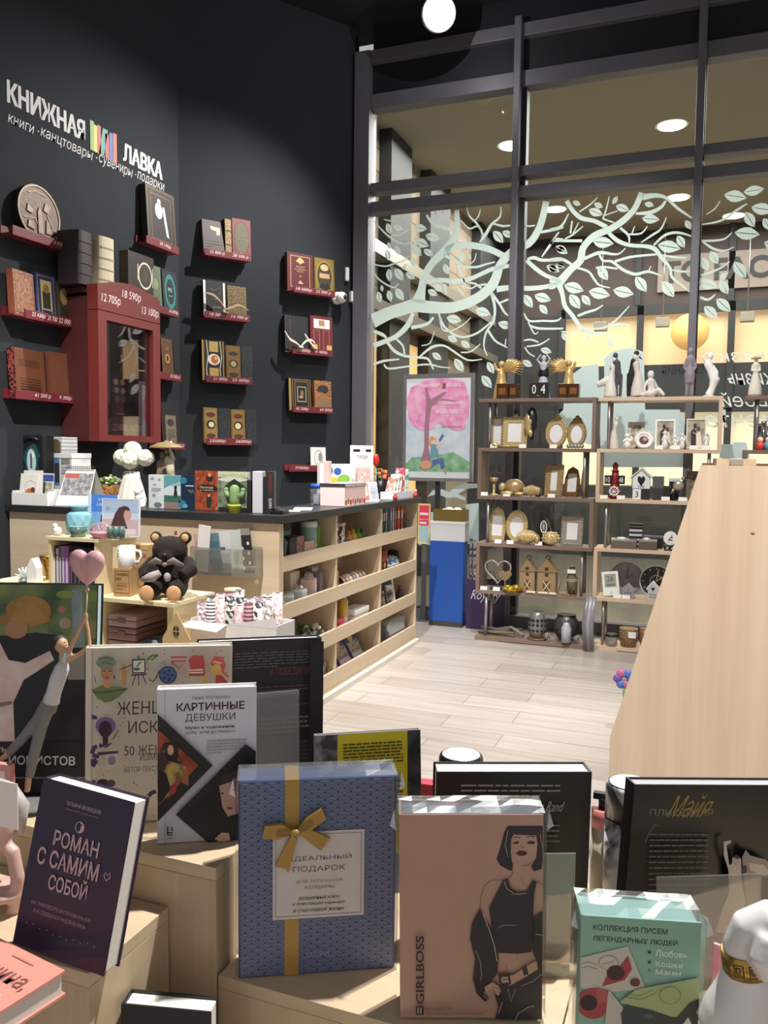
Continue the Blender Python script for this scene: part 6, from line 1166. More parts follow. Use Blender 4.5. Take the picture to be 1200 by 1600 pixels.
TAGS = [(1, 1029, 'before the bowing pair frame'), (1, 1055, 'between the wedding frames'), (1, 1083, 'before the dipping pair frame'), (1, 1103, 'by the side panel'), (2, 945, 'under the red lighthouse'), (2, 972, 'beside the wheel toy'), (2, 1042, 'before the black blocks'), (2, 1069, 'before the silver bird'), (4, 971, 'before the little grey house'), (4, 985, 'beneath the big grey clock')]
for r, px, lb in TAGS:
    x = onY(px, 720, 6.095).x
    b = MB(); b.T = Matrix.Rotation(-.25, 4, 'X'); b.box((-.028, 0, 0), (.028, .0015, .028), CARD); b.T = Matrix(); b.box((-.028, .0, -.0), (.028, .014, .001), CARD); o = b.build('price_tag', None, (x, 6.086, TOPS[r]+.0012)); tag(o, 'small white price tag '+lb+' on the pale shelf', 'price tag', 'price tags on the pale shelf')
# ---- pale shelf: figurines on top
WC = '#dcd7d0'; GF = 'figurines on top of the pale shelf'
fig('couple_figurine', 942, 978, 553, 0, YB, 'white bride with flowing skirt embraced by a dark-trousered groom', [('woman', lambda b, h, w: (person(b, -.02, 0, .01, h*.9, True, WC, .1, '#8f857a'), b.tube([(-.03, 0, h*.42), (-.07, .0, h*.36), (-.115, .0, h*.3)], [.03, .028, .02], M(WC, .5)))), ('man', lambda b, h, w: person(b, .035, 0, .01, h, False, '#4a4a50', -.1, '#8f857a', [((-.06, -.02, .78), (-.15, -.05, .66), (-.2, -.03, .6))]))], grp=GF, base='#b9afa2')
fig('couple_figurine', 980, 1003, 548, 0, YB, 'dancing pair with the taller figure in black', [('woman', lambda b, h, w: person(b, .03, 0, .01, h*.9, True, '#d5ccc2', -.1, '#8a8078', [((-.06, -.02, .78), (.0, -.05, .95), (.05, -.04, 1.0))])), ('man', lambda b, h, w: person(b, -.02, 0.01, .01, h*.98, False, '#222226', .12, '#9a8f86', [((.06, -.02, .8), (.16, -.04, .86), (.22, -.03, .8))]))], grp=GF, base='#a59a8e')
fig('seated_figurine', 1003, 1036, 580, 0, YB-.03, 'pale seated girl figurine leaning back on one arm', [('body', lambda b, h, w: (b.tube([(0, 0, .02), (-.004, 0, h*.4), (-.01, 0, h*.66), (-.01, 0, h*.74)], [.032, .024, .028, .012], M(WC, .5)), b.ell((-.01, 0, h*.87), (.024, .025, .03), M(WC, .5)), b.tube([(0, 0, .025), (.05, -.02, .05), (.085, -.03, .012)], [.026, .02, .012], M(WC, .5)), b.tube([(0, 0, .025), (-.05, -.03, .022), (-.075, -.04, .016)], [.026, .02, .012], M(WC, .5)), b.tube([(.01, .01, h*.64), (.04, .03, h*.3), (.05, .03, .012)], [.012, .01, .009], M(WC, .5)), b.tube([(-.03, -.01, h*.64), (-.05, -.03, h*.36), (-.045, -.04, h*.2)], [.012, .01, .009], M(WC, .5))))], grp=GF)
fig('lady_figurine', 1068, 1091, 543, 0, YB, 'tall slender lady figurine in a lilac grey dress', [('body', lambda b, h, w: (person(b, 0, 0, .008, h*.97, False, '#8f8590', 0, '#b5a79c', [((-.07, 0, .78), (-.12, -.02, .6), (-.06, -.04, .5)), ((.07, 0, .78), (.12, -.02, .6), (.06, -.04, .5))]), b.lathe([(.03, h*.28), (.036, h*.45), (.026, h*.6)], M('#8f8590', .55), n=14)))], grp=GF, base='#4a4548')
fig('dancer_figurine', 1099, 1121, 551, 0, YB, 'white figurine with a swirling curved skirt', [('body', lambda b, h, w: (b.tube([(0, 0, .01), (.02, 0, h*.2), (.036, 0, h*.38), (.012, 0, h*.58), (-.012, 0, h*.74), (-.005, 0, h*.84)], [.028, .022, .034, .028, .03, .012], M('#f0eeea', .5)), b.ell((0, 0, h*.92), (.02, .021, .026), M('#e0d6ca', .5)), b.tube([(-.02, 0, h*.76), (-.05, -.01, h*.9), (-.02, -.01, h*.99)], [.011, .009, .007], M('#f0eeea', .5)), b.tube([(.02, 0, h*.7), (.05, -.01, h*.55), (.045, -.01, h*.4)], [.011, .009, .012], M('#f0eeea', .5))))], grp=GF, base='#e5e2dc')
fig('angel_figurine', 1170, 1194, 556, 0, 6.2, 'pale angel figurine with folded arms on the shelf behind the stand', [('body', lambda b, h, w: person(b, 0, 0, .008, h*.97, True, '#e3ddcf', 0, '#c9a978', [((-.08, 0, .78), (-.1, -.05, .62), (.0, -.07, .62)), ((.08, 0, .78), (.1, -.05, .62), (.0, -.07, .6))])), ('hat', lambda b, h, w: b.lathe([(.035, h*.93), (.03, h*.96), (.012, h*1.0)], M('#c9a870', .5), n=14))], base='#c9c0ae')
# second row
fig('lady_figurine', 951, 969, 648, 1, YB, 'white lady figurine with bowed head on the pale shelf', [('body', lambda b, h, w: (person(b, 0, 0, .0, h*.95, True, '#ddd5c9', .1, '#a99a8a', [((.06, -.02, .76), (.1, -.05, .88), (.05, -.05, .98))])))], base='#d0c8ba')
for i, (x0, x1, yt, lb) in enumerate(((972, 989, 678, 'white kneeling cherub beside the white lady'), (1033, 1046, 672, 'white cherub before the bowing pair frame'), (1050, 1061, 680, 'white seated cherub between the wedding frames'), (1061, 1072, 676, 'white standing cherub between the wedding frames'), (1098, 1110, 674, 'white cherub before the dipping pair frame'))):
    simple('cherub_figurine', x0, x1, yt, 1, YB-.055, lb, 'figurine', [('body', lambda b, w, h: (b.ell((0, 0, h*.28), (w*.42, w*.36, h*.28), WP_, 10), b.ell((0, 0, h*.58), (w*.3, w*.26, h*.22), WP_, 10), b.tube([(-w*.2, -.01, h*.62), (-w*.35, -.02, h*.45)], w*.1, WP_, 6), b.tube([(w*.2, -.01, h*.62), (w*.35, -.02, h*.45)], w*.1, WP_, 6))), ('head', lambda b, w, h: b.ell((0, -.002, h*.86), w*.26, WP_, 10)), ('wing', lambda b, w, h: b.ell((w*.3, .012, h*.66), (w*.22, .006, h*.2), WP_, 8))], 'white cherubs on the pale shelf')
# third row
simple('lighthouse_calendar', 947, 977, 724, 2, YB, 'red lighthouse calendar showing 10 and 48', 'calendar', [('tower', lambda b, w, h: b.lathe([(w*.3, 0), (w*.2, h*.6), (w*.17, h*.78)], M('#8e2426', .5), n=18)), ('lantern_room', lambda b, w, h: b.lathe([(w*.24, h*.78), (w*.24, h*.8), (w*.14, h*.8), (w*.14, h*.93), (w*.19, h*.93), (.004, h*1.04)], M('#7d2022', .5), n=18)), ('number_block', lambda b, w, h: (b.box((-w*.52, -.05, h*.42), (-w*.16, -.005, h*.66), BLACK, .002), paint(b, [('t', '10', .2, .2, .8, .8, WHITE)], -w*.52, h*.42, w*.36, h*.24, -.051))), ('number_block', lambda b, w, h: (b.box((w*.16, -.05, h*.42), (w*.52, -.005, h*.66), BLACK, .002), paint(b, [('t', '48', .2, .2, .8, .8, WHITE)], w*.16, h*.42, w*.36, h*.24, -.051))), ('ship_wheel', lambda b, w, h: (b.tube([(.03*cos(a), -.06, h*.22+.03*sin(a)) for a in [2*pi*k/16 for k in range(17)]], .005, WHITE, 6), [b.tube([(0, -.06, h*.22), (.042*cos(k*.785), -.06, h*.22+.042*sin(k*.785))], .0025, WHITE, 5) for k in range(8)]))])
simple('house_calendar', 986, 1020, 733, 2, YB+.0, 'white birdhouse calendar with a black heart and numeral cube', 'calendar', [('house', lambda b, w, h: (b.prism([(-w*.4, h*.36), (w*.4, h*.36), (w*.4, h*.72), (0, h*.98), (-w*.4, h*.72)], -.02, .05, M('#dfe3e3', .5)), paint(b, [('p', [(.5+.22*x, .62+.2*z) for x, z in [(p[0], p[1]) for p in heart_pts(1.)]][::-1], BLACK), ('t', 'TIME', .3, .38, .7, .46, '#3a3a3a')], -w*.4, 0, w*.8, h, -.021))), ('roof', lambda b, w, h: (b.prism([(-w*.5, h*.68), (0, h), (0, h*1.05), (-w*.52, h*.73)], -.03, .055, M('#c9cfcf', .5)), b.prism([(0, h), (w*.5, h*.68), (w*.52, h*.73), (0, h*1.05)], -.03, .055, M('#c9cfcf', .5)))), ('number_cube', lambda b, w, h: (b.box((-w*.38, -.025, 0), (-w*.0, .03, h*.34), WHITE, .002), paint(b, [('t', '3', .3, .2, .7, .8, BLACK)], -w*.38, 0, w*.38, h*.34, -.0255))), ('month_cube', lambda b, w, h: b.box((.004, -.02, 0), (w*.4, .03, h*.34), M('#26282a', .5), .002))])
for x0, x1, yt, c, lb in ((1004.5, 1018.5, 760, '#2b2e30', None), (1021, 1037, 745, '#35383a', 'charcoal slatted block beside the birdhouse calendar'), (1038, 1048, 760, '#232426', 'low black block beside the silver bird')):
    if lb: 
        xc, w_, h_, z = sp(x0, x1, yt, 2, YB); boxy('clock_block', lb, 'clock', (xc, YB, z), (w_, .06, h_), c, lid=(h_*.5, '#55585a') if x0 < 1030 else (.01, '#3a3b3d'))
simple('bird_ornament', 1049, 1072, 742, 2, YB-.02, 'silver bird ornament with a fine tail on a dark perch', 'ornament', [('bird', lambda b, w, h: (b.ell((0, 0, h*.58), (w*.4, w*.22, h*.2), SILV, 12, Matrix.Rotation(-.6, 3, 'Y')), b.ell((w*.3, 0, h*.86), w*.14, SILV, 10), b.tube([(-w*.3, 0, h*.45), (-w*.5, 0, h*.25)], [w*.12, w*.05], SILV))), ('perch', lambda b, w, h: (b.lathe([(w*.45, 0), (w*.4, .012)], BLACK, n=16), b.tube([(0, 0, .01), (.0, 0, h*.45)], .006, BLACK, 6)))])
xc, w_, h_, z = sp(1046, 1062, 748, 2, YB+.07); boxy('gift_carton', 'dark carton with a white lid behind the silver bird', 'box', (xc, YB+.07, z), (w_, .05, h_), '#1e1f22', lid=(.02, '#d9dade'))
# fourth row
for x0, x1, yt, d, c, lb in ((955, 995, 842, .12, '#6b6258', 'long taupe trinket box with a silver lid'), (998, 1027, 843, .11, '#5f574f', 'shorter taupe trinket box with a silver lid')):
    xc, w_, h_, z = sp(x0, x1, yt, 3, YB-.02); t = thing('trinket_box', lb, 'box', (xc, YB-.01, z), .05, 'taupe trinket boxes on the pale shelf')
    b = MB(); b.box((-w_/2, -d/2, 0), (w_/2, d/2, h_*.8), M(c, .4), .002); b.build('body', t)
    b = MB(); b.box((-w_/2, -d/2, h_*.8+.0005), (w_/2, d/2, h_), M('#b5b2ae', .25, .8), .002); b.ell((-w_*.1, -.01, h_*1.02), (w_*.25, .03, .012), M('#e6e6e6', .3, .5), 10); b.build('lid', t)
xc, w_, h_, z = sp(984, 1004, 819, 3, YB+.08); boxy('gift_carton', 'black carton banded in silver at the back of the fourth pale shelf', 'box', (xc, YB+.085, z), (w_, .06, h_), STR('#1c1c1e', '#cfd0d2', 30, 2), lid=(.014, '#1c1c1e'))
xc, w_, h_, z = sp(1006, 1036, 838, 3, YB+.08); boxy('gift_carton', 'flat black carton behind the shorter trinket box', 'box', (xc, YB+.085, z), (w_, .06, h_), '#1d1d20', lid=(.014, '#5a5a5e'))
simple('desk_clock', 1036, 1060, 830, 3, YB-.02, 'round white desk clock on a black numeral base', 'clock', [('face', lambda b, w, h: (b.prism(oval(0, h*.64, w*.45, h*.36, 28), -.012, .02, WHITE, BLACK), paint(b, [('p', [(.3, .3), (.5, .62), (.55, .6), (.4, .3)], BLACK), ('p', [(.55, .5), (.62, .85), (.68, .5)], BLACK), ('p', [(.3, .35), (.5, .45), (.75, .36), (.6, .3)], '#6a6a70')], -w*.4, h*.3, w*.8, h*.66, -.013))), ('base', lambda b, w, h: (b.box((-w*.4, -.03, 0), (w*.4, .03, h*.28), BLACK, .003), paint(b, [('t', '2 6', .15, .25, .85, .75, WHITE)], -w*.4, 0, w*.8, h*.28, -.031)))])
# fifth row
for x0, x1, yt, Y, c, c2, lb in ((953, 1007, 868, YB+.09, '#a29aa6', '#7d7684', 'big grey lilac wall clock wrapped in film'), (1000, 1054, 868, YB+.06, '#26272a', '#cfcfcf', 'big black wall clock behind the tall wooden stand')):
    xc, w_, h_, z = sp(x0, x1, yt, 4, Y); r_ = min(w_, h_)/2
    t = thing('wall_clock', lb, 'clock', (xc, Y, z), 0, 'big round clocks on the pale shelf'); t.rotation_euler = (-.12, 0, 0)
    b = MB(); b.ring(oval(0, r_, r_, r_, 36), oval(0, r_, r_*.93, r_*.93, 36), -.012, .02, M(c2, .4)); b.build('rim', t)
    b = MB(); b.prism(oval(0, r_, r_*.93, r_*.93, 36), -.002, .018, MIX(c, c2, 14, sharp=.3) if c != '#26272a' else M(c, .4))
    ops = [('s', [(.5+.36*cos(a), .5+.36*sin(a)), (.5+.42*cos(a), .5+.42*sin(a))], .02, '#d9d9d6') for a in [2*pi*k/12 for k in range(12)]]+[('o', .5, .5, .2, .2, .85, '#b9b9b9')] if c == '#26272a' else []
    paint(b, ops, -r_, 0, 2*r_, 2*r_, -.003); b.build('dial', t)
    for nm, a, L_ in (('hour_hand', .9, .5), ('minute_hand', .15, .75)): b = MB(); b.T = Matrix.Translation((0, -.008, r_)) @ Matrix.Rotation(a, 4, 'Y'); b.box((-.004, 0, 0), (.004, .002, r_*L_), M('#d9c9a0' if c == '#26272a' else '#5a5460', .4)); b.build(nm, t)
xc, w_, h_, z = sp(944, 970, 895, 4, YB-.05)
t = thing('weather_station', 'white digital weather station with a grey screen leaning on the pale shelf', 'weather station', (xc, YB-.05, z+.008), .1); t.rotation_euler = (-.18, -.12, .1)
b = MB(); b.box((-w_/2, 0, .004), (w_/2, .015, h_), WHITE, .004); b.build('case', t)
b = MB(); paint(b, [('r', .15, .36, .85, .9, '#9aa08f'), ('t', '26', .3, .6, .7, .82, '#4a4f45'), ('r', .25, .42, .75, .5, '#6f756a'), ('e', .5, .15, .07, .05, '#c9c9c9')], -w_/2, 0, w_, h_, -.0005); b.build('screen', t)
simple('house_ornament', 972, 992, 912, 4, YB-.06, 'small grey tin house with windows before the grey clock', 'ornament', [('house', lambda b, w, h: (b.prism([(-w*.42, 0), (w*.42, 0), (w*.42, h*.6), (0, h*.96), (-w*.42, h*.6)], -.015, .03, M('#9d9a9c', .5)), paint(b, [('e', .5, .62, .07, .06, '#4a4a4a')]+[('r', .2+.18*k, .15+.2*j, .3+.18*k, .27+.2*j, '#5c5a5c') for k in range(4) for j in range(2)], -w*.42, 0, w*.84, h, -.016))), ('roof', lambda b, w, h: (b.prism([(-w*.5, h*.55), (0, h*.97), (0, h*1.03), (-w*.52, h*.6)], -.018, .033, M('#aaa7a9', .5)), b.prism([(0, h*.97), (w*.5, h*.55), (w*.52, h*.6), (0, h*1.03)], -.018, .033, M('#aaa7a9', .5))))])
simple('house_ornament', 1011, 1031, 909, 4, YB-.06, 'small white house with a black heart before the black clock', 'ornament', [('house', lambda b, w, h: (b.prism([(-w*.42, 0), (w*.42, 0), (w*.42, h*.6), (0, h*.96), (-w*.42, h*.6)], -.015, .03, M('#c9c6c4', .5)), paint(b, [('p', [(.5+.16*x, .62+.12*z) for x, z in heart_pts(1.)][::-1], BLACK)]+[('r', .15+.18*k, .12+.16*j, .26+.18*k, .22+.16*j, '#8a8886') for k in range(4) for j in range(2)], -w*.42, 0, w*.84, h, -.016))), ('roof', lambda b, w, h: (b.prism([(-w*.5, h*.55), (0, h*.97), (0, h*1.06), (-w*.54, h*.62)], -.018, .033, WHITE), b.prism([(0, h*.97), (w*.5, h*.55), (w*.54, h*.62), (0, h*1.06)], -.018, .033, WHITE)))])
# bottom row
simple('glass_jar', 946, 965, 990, 5, YB-.05, 'low glass jar of yellow sweets with a black lid', 'jar', [('jar', lambda b, w, h: b.lathe([(w*.46, 0), (w*.5, h*.2), (w*.48, h*.8)], GLASS('#cfcfca', .12, .03, .15), n=18)), ('sweets', lambda b, w, h: b.lathe([(w*.38, .004), (w*.4, h*.35), (w*.2, h*.45)], M('#c99a3a', .5), n=12)), ('lid', lambda b, w, h: b.lathe([(w*.5, h*.8), (w*.5, h)], BLACK, n=18))])
for x0, x1, lb in ((967, 998, 'round wicker basket on the bottom pale shelf'), (999, 1016, 'second wicker basket half hidden by the wooden stand')):
    simple('wicker_basket', x0, x1, 983, 5, YB-.02 if x0 < 980 else YB+.02, lb, 'basket', [('weave', lambda b, w, h: b.lathe([(w*.36, 0), (w*.48, h*.4), (w*.5, h*.7), (w*.46, h)], MIX('#9a7a56', '#6d523a', 90, sharp=.06, bump=.5), n=22)), ('rim', lambda b, w, h: b.lathe([(w*.47, h), (w*.49, h+.008), (w*.44, h+.008)], M('#a98a64', .7), n=22)), ('tag', lambda b, w, h: b.box((w*.02, -w*.52, h*.6), (w*.4, -w*.5, h*.95), CARD))], 'wicker baskets')
# shelf behind the stand
for i, (px, yt) in enumerate(((1186, 662), (1194, 658), (1201, 664))):
    simple('silver_tumbler', px-4.5, px+4.5, yt, 1, 6.2+.05*(i % 2), ('silver tumbler by the pole of the shelf behind the stand', 'taller silver tumbler behind the stand', 'silver tumbler at the picture edge behind the stand')[i], 'tumbler', [('cup', lambda b, w, h: b.lathe([(w*.42, 0), (w*.5, h*.9)], M('#a9a7a8', .2, .9), n=16)), ('rim', lambda b, w, h: b.lathe([(w*.5, h*.9), (w*.52, h)], M('#c9c7c8', .2, .9), n=16))], 'silver tumblers')
# ---- beside the shelves
t = thing('film_rolls', 'grey sheets of clear film leaning between the two display shelves', 'packaging', (-.735, 6.0, 0))
for i, (dx, c) in enumerate(((-.024, '#77757b'), (0, '#9c9aa0'), (.024, '#838189'))):
    b = MB(); b.tube([(dx, -.02, .012), (dx-.012, -.03, .2), (dx+.006, -.02, .4)], [.014, .018, .013], M(c, .3, 0, .25, 25), 10, flat=.35); b.build('sheet', t)
BLU = M('#1d4ea0', .5, 0, .05, 6)
YBX = 6.42
x0, x1 = onY(671, 980, YBX).x, onY(723, 980, YBX).x
t = thing('blue_display_box', 'tall plain blue display box standing on the floor beside the counter', 'box', ((x0+x1)/2, YBX+.06, 0)); wv = x1-x0
b = MB(); b.box((-wv/2, -.08, .04), (wv/2, .05, .70), BLU, .003); b.build('body', t)
b = MB(); b.box((-wv/2+.003, -.078, 0), (wv/2-.003, .048, .04), M('#3b3a3c', .6)); b.build('plinth', t)
x0, x1 = onY(673, 830, YBX).x, onY(727, 830, YBX).x; zz = .701; h1 = onY(700, 815, YBX).z-zz
boxy('white_carton', 'shallow white carton on the tall blue box', 'box', ((x0+x1)/2, YBX+.05, zz), (x1-x0, .12, h1), '#c9c9cc', lid=(.02, '#d4d4d7'))
z2 = zz+h1+.004; h2 = onY(700, 796, YBX).z-z2
t = thing('gold_carton', 'open golden carton with white tissue on the white carton', 'box', ((x0+x1)/2+.01, YBX+.05, z2)); wv = (x1-x0)*.92
b = MB(); GC = M('#86723f', .35, .5, .1, 20)
for q in (((-wv/2, -.06, 0), (wv/2, -.056, h2)), ((-wv/2, .056, 0), (wv/2, .06, h2)), ((-wv/2, -.056, 0), (-wv/2+.004, .056, h2)), ((wv/2-.004, -.056, 0), (wv/2, .056, h2)), ((-wv/2+.004, -.056, 0), (wv/2-.004, .056, .004))): b.box(*q, GC)
b.build('carton', t)
b = MB(); [b.ell((-.05+.035*k, .0, h2*.75+.012*(k % 2)), (.04, .045, .03), M('#ece9e6', .8), 8) for k in range(4)]; b.build('tissue', t)
for i, (px, c) in enumerate(((735.5, '#7d7c80'), (741.5, '#a4a2a6'), (747, '#5c5b60'))):
    x = onY(px, 900, 6.46).x; t = thing('wrapping_roll', ('dark silver', 'light silver', 'black silver')[i]+' patterned wrapping roll standing in the purple bag', 'wrapping paper', (x, 6.46, .006), 0, 'wrapping rolls in the purple bag')
    b = MB(); b.tube([(0, 0, 0), (0, 0, .72-.01*i)], .0135, MIX(c, '#1d1d20', 50, sharp=.04), 14); b.build('paper', t); b = MB(); b.tube([(0, 0, .72-.01*i), (0, 0, .7205-.01*i)], .008, BLACK, 10); b.build('core', t)
t = thing('paper_bag', 'dark purple paper bag with a white script word beside the blue box', 'bag', (onY(758.5, 940, 6.4).x, 6.45, 0)); PU = M('#33234a', .5)
b = MB()
for q in (((-.16, -.05, 0), (.16, -.047, .40)), ((-.16, .047, 0), (.16, .05, .40)), ((-.16, -.047, 0), (-.157, .047, .40)), ((.157, -.047, 0), (.16, .047, .40)), ((-.157, -.047, 0), (.157, .047, .004))): b.box(*q, PU)
b.T = Matrix.Translation((0, -.051, 0)); b.text('Royalty', -.13, .22, .1, .32, 0, M('#cfc9dc'), shear=.3); b.build('bag', t)
for s in (-1, 1): b = MB(); b.tube([(-.06, s*.0485+(-.003 if s < 0 else .003), .39), (-.04, s*.05, .46), (.04, s*.05, .46), (.06, s*.0485, .39)], .003, M('#4b3a63'), 6); b.build('handle', t)
# small notice and poster
t = thing('notice_board', 'small yellow framed notice with red top beside the counter end', 'notice', (onY(662.5, 820, 6.55).x, 6.55, 0))
za, zb = onY(662, 850, 6.55).z, onY(662, 787, 6.55).z; wv = onY(672, 820, 6.55).x-onY(653, 820, 6.55).x
b = MB(); b.box((-wv/2, 0, za), (wv/2, .01, zb), M('#e8c98a', .5)); paint(b, [('r', .1, .04, .9, .96, '#9fc0c4'), ('r', .1, .62, .9, .96, '#d8405a'), ('r', .1, .46, .9, .6, '#d8405a'), ('r', .16, .72, .84, .78, '#f3d9dc'), ('r', .16, .5, .7, .55, '#f3d9dc')], -wv/2, za, wv, zb-za, -.0005); b.build('board', t)
b = MB(); b.box((-.02, .01, 0), (.02, .02, zb-.03), M('#55555a', .5)); b.box((-.04, -.05, 0), (.04, .02, .008), M('#55555a', .5)); b.build('stand', t)
YP = 6.60
A1, A2 = onY(629, 753, YP), onY(742, 583, YP); wv = A2.x-A1.x; hv = onY(686, 584, YP).z-onY(686, 752, YP).z; z0 = onY(686, 752, YP).z
t = thing('poster_stand', 'silver framed pink blossom tree poster on a floor stand before the glass', 'poster', ((A1.x+A2.x)/2, YP, 0))
b = MB(); b.ring(rect(-wv/2, z0, wv/2, z0+hv), rect(-wv/2+.028, z0+.028, wv/2-.028, z0+hv-.028), -.012, .012, M('#a9a8ac', .3, .7)); b.build('frame', t)
b = MB(); x_, z_, w2, h2 = -wv/2+.028, z0+.028, wv-.056, hv-.056
b.box((x_, 0, z_), (x_+w2, .004, z_+h2), M('#dfe3ea', .5))
PK = MIX('#e27ab6', '#f0bfdc', 14, sharp=.2); LB = MIX('#b9cde0', '#dfe6ec', 10, sharp=.2); GRN = MIX('#5f9a6a', '#a5cdb0', 16, sharp=.2)
paint(b, [('r', 0, 0, 1, .62, LB), ('p', [(0, .0), (1, 0), (1, .16), (.75, .26), (.4, .22), (.1, .2), (0, .14)], GRN), ('r', .0, .0, 1, .06, '#d9e0e4'),
 ('p', [(.02, .62), (.08, .52), (.3, .5), (.5, .54), (.66, .5), (.9, .54), (.98, .62), (.97, .8), (.9, .95), (.6, .99), (.3, .97), (.06, .9)], PK), ('e', .12, .75, .12, .14, PK), ('e', .85, .72, .13, .16, PK), ('e', .3, .52, .16, .05, PK), ('e', .8, .52, .14, .05, PK),
 ('p', [(.22, .1), (.42, .1), (.36, .3), (.36, .55), (.4, .72), (.62, .84), (.6, .86), (.38, .78), (.32, .9), (.29, .9), (.31, .74), (.29, .5), (.29, .3)], '#a5788a'), ('s', [(.36, .7), (.55, .78), (.78, .76)], .02, '#a5788a'),
 ('e', .42, .36, .06, .055, '#e0a06a'), ('e', .44, .35, .035, .03, '#f0cdb4'), ('p', [(.38, .2), (.52, .22), (.5, .33), (.4, .34)], '#6fa3b8'), ('p', [(.42, .18), (.6, .2), (.62, .1), (.56, .09), (.54, .15), (.42, .12)], '#5a6fb0'), ('p', [(.5, .28), (.58, .36), (.56, .38), (.48, .31)], '#e8c7b0'), ('p', [(.54, .36), (.6, .42), (.57, .44), (.52, .38)], '#5a6aa0'), ('e', .32, .13, .09, .045, '#d8a582'), ('s', [(.6, .1), (.64, .04)], .02, '#c9a088'),
 ('t', 'КНИЖНАЯ', .22, .9, .52, .935, '#f4edf2'), ('t', 'ЛАВКА', .63, .9, .85, .935, '#f4edf2'), ('r', .54, .89, .56, .94, '#d9b24a'), ('r', .565, .89, .585, .94, '#a8434a'), ('r', .59, .89, .61, .94, '#6a4a7a'), ('t', 'приглашаем', .5, .72, .88, .76, '#f4edf2'), ('t', 'читать вместе', .45, .64, .9, .68, '#f4edf2'), ('t', 'ждём вас в лавке', .55, .5, .86, .52, '#5a4a6a')], x_, z_, w2, h2, -.0005, .0003)
b.build('poster', t)
b = MB(); b.box((-.02, .0125, .113), (.02, .035, z0+hv*.5), M('#2b2b30', .5)); b.build('pole', t)
b = MB(); b.box((-.17, -.018, .101), (.17, .045, .1125), M('#2b2b30', .5), .003); b.build('foot', t)
# ================================================================== tall wooden book stand
YS = 2.6
t = thing('book_stand', 'tall pale wooden book stand with slanted end panel', 'display stand', (.3, YS, 0))
pl = [(-.547, 0), (-.547, .53), (-.313, 1.38), (.32, 1.38), (.56, .53), (.56, 0)]
b = MB(); b.prism(pl, 0, .022, PANEL, ASHX)
for x, z in ((-.165, 1.185), (-.5, .25), (.2, .8)): b.ell((x, -.0005, z), (.006, .002, .004), M('#8f6f55', .6), 8)
b.build('end_panel', t)
b = MB(); b.prism(pl, 1.3, 1.322, PANEL, ASHX); b.build('end_panel', t)
for i, (x, z, w_) in enumerate(((-.27, 1.40, .06), (-.05, 1.43, .28), (.2, 1.41, .2))): b = MB(); b.box((x, .03+.25*i, 1.3), (x+w_*1.8, 1.29, z), ASHY); b.build('top_board', t)
for z, x0 in ((.9, -.42), (.53, -.53), (.12, -.53)): b = MB(); b.box((x0, .022, z), (.5, 1.3, z+.02), ASHY); b.build('shelf', t)
boxy('tag_clip', 'small grey clip on the top edge of the wooden stand', 'clip', (.085, YS+.02, 1.381), (.035, .015, .018), '#9a948c')
for i, (x, c, nm) in enumerate(((.175, '#c93a34', 'red'), (.2, '#5f8fb0', 'pale blue'), (.235, '#d9d4cf', 'white'))):
    put('toy_figure', nm+' tiny toy on top of the wooden stand', 'toy', (x, YS+.55, 1.431), [('body', lambda b: b.lathe([(.012, 0), (.014, .02), (.008, .03)], M(c, .5), n=10)), ('head', lambda b: b.ell((0, 0, .036), .01, M('#e0b8a0', .5), 8))], group='tiny toys on the wooden stand')
t = thing('paper_flower', 'violet and blue paper flower peeking out behind the wooden stand', 'flower', (-.28, 3.1, .0))
b = MB(); z = onY(975, 1062, 4.05).z; x = onY(975, 1062, 4.05).x; t.location = (x, 4.05, 0)
[b.ell((.03*cos(k*1.05), .01, z+.03*sin(k*1.05)), (.022, .01, .022), M(('#6a4a9a', '#4a6ab0', '#b05a8a')[k % 3], .6), 8) for k in range(6)]; b.build('petals', t)
b = MB(); b.tube([(0, .012, .0), (0, .012, z)], .005, M('#5a7a4a'), 6); b.build('stem', t)
# ================================================================== stepped display before the counter
YM = 2.85
CRM = WOOD('#ecdcb4', '#e2cd9e', 0, .6, .5, .4)
t = thing('low_table', 'low pale table carrying the stepped wooden display', 'table', (-2.4, 2.98, 0))
b = MB(); b.box((-.75, -.215, .47), (.81, .3, .5), ASHX, .003); b.build('tabletop', t)
for sx, sy in ((-.7, -.18), (.77, -.18), (-.7, .26), (.77, .26)): b = MB(); b.box((sx-.025, sy-.025, 0), (sx+.025, sy+.025, .469), ASHZ); b.build('leg', t)
t = thing('stepped_display', 'cream wooden stepped display box with an open book compartment and a lower step', 'display box', (-2.44, YM, .501))
x0, x1 = -.27, -.005; zt = .505
b = MB(); b.box((x0-.012, -.005, zt), (x1+.008, .28, zt+.016), CRM, .001); b.build('top_board', t)
for x in (x0, x1-.012): b = MB(); b.box((x, 0, 0), (x+.012, .27, zt-.0005), CRM); b.build('side_panel', t)
b = MB(); b.box((x0+.012, .255, 0), (x1-.012, .27, zt-.001), M('#5a2226', .6)); b.build('back_panel', t)
b = MB(); b.box((x0+.012, 0.004, .262), (x1-.012, .254, .274), CRM); b.build('shelf', t)
b = MB(); b.box((.0, -.02, .255), (.40, .3, .272), CRM, .001); b.build('step_board', t)
for x in (.0, .36): b = MB(); b.box((x, 0.0, 0), (x+(.012 if x < .1 else .03), .29, .2545), CRM); b.build('side_panel', t)
b = MB(); b.box((.013, .27, 0), (.359, .285, .254), CRM); b.build('back_panel', t)
ZS, ZU, ZB = .501+.273, .501+.522, .501+.275
def mid(x0, x1, yt, Y, z): 
    a = onY(x0, yt, Y); c = onY(x1, yt, Y); return (a.x+c.x)/2, c.x-a.x, onY((x0+x1)/2, yt, Y).z-z
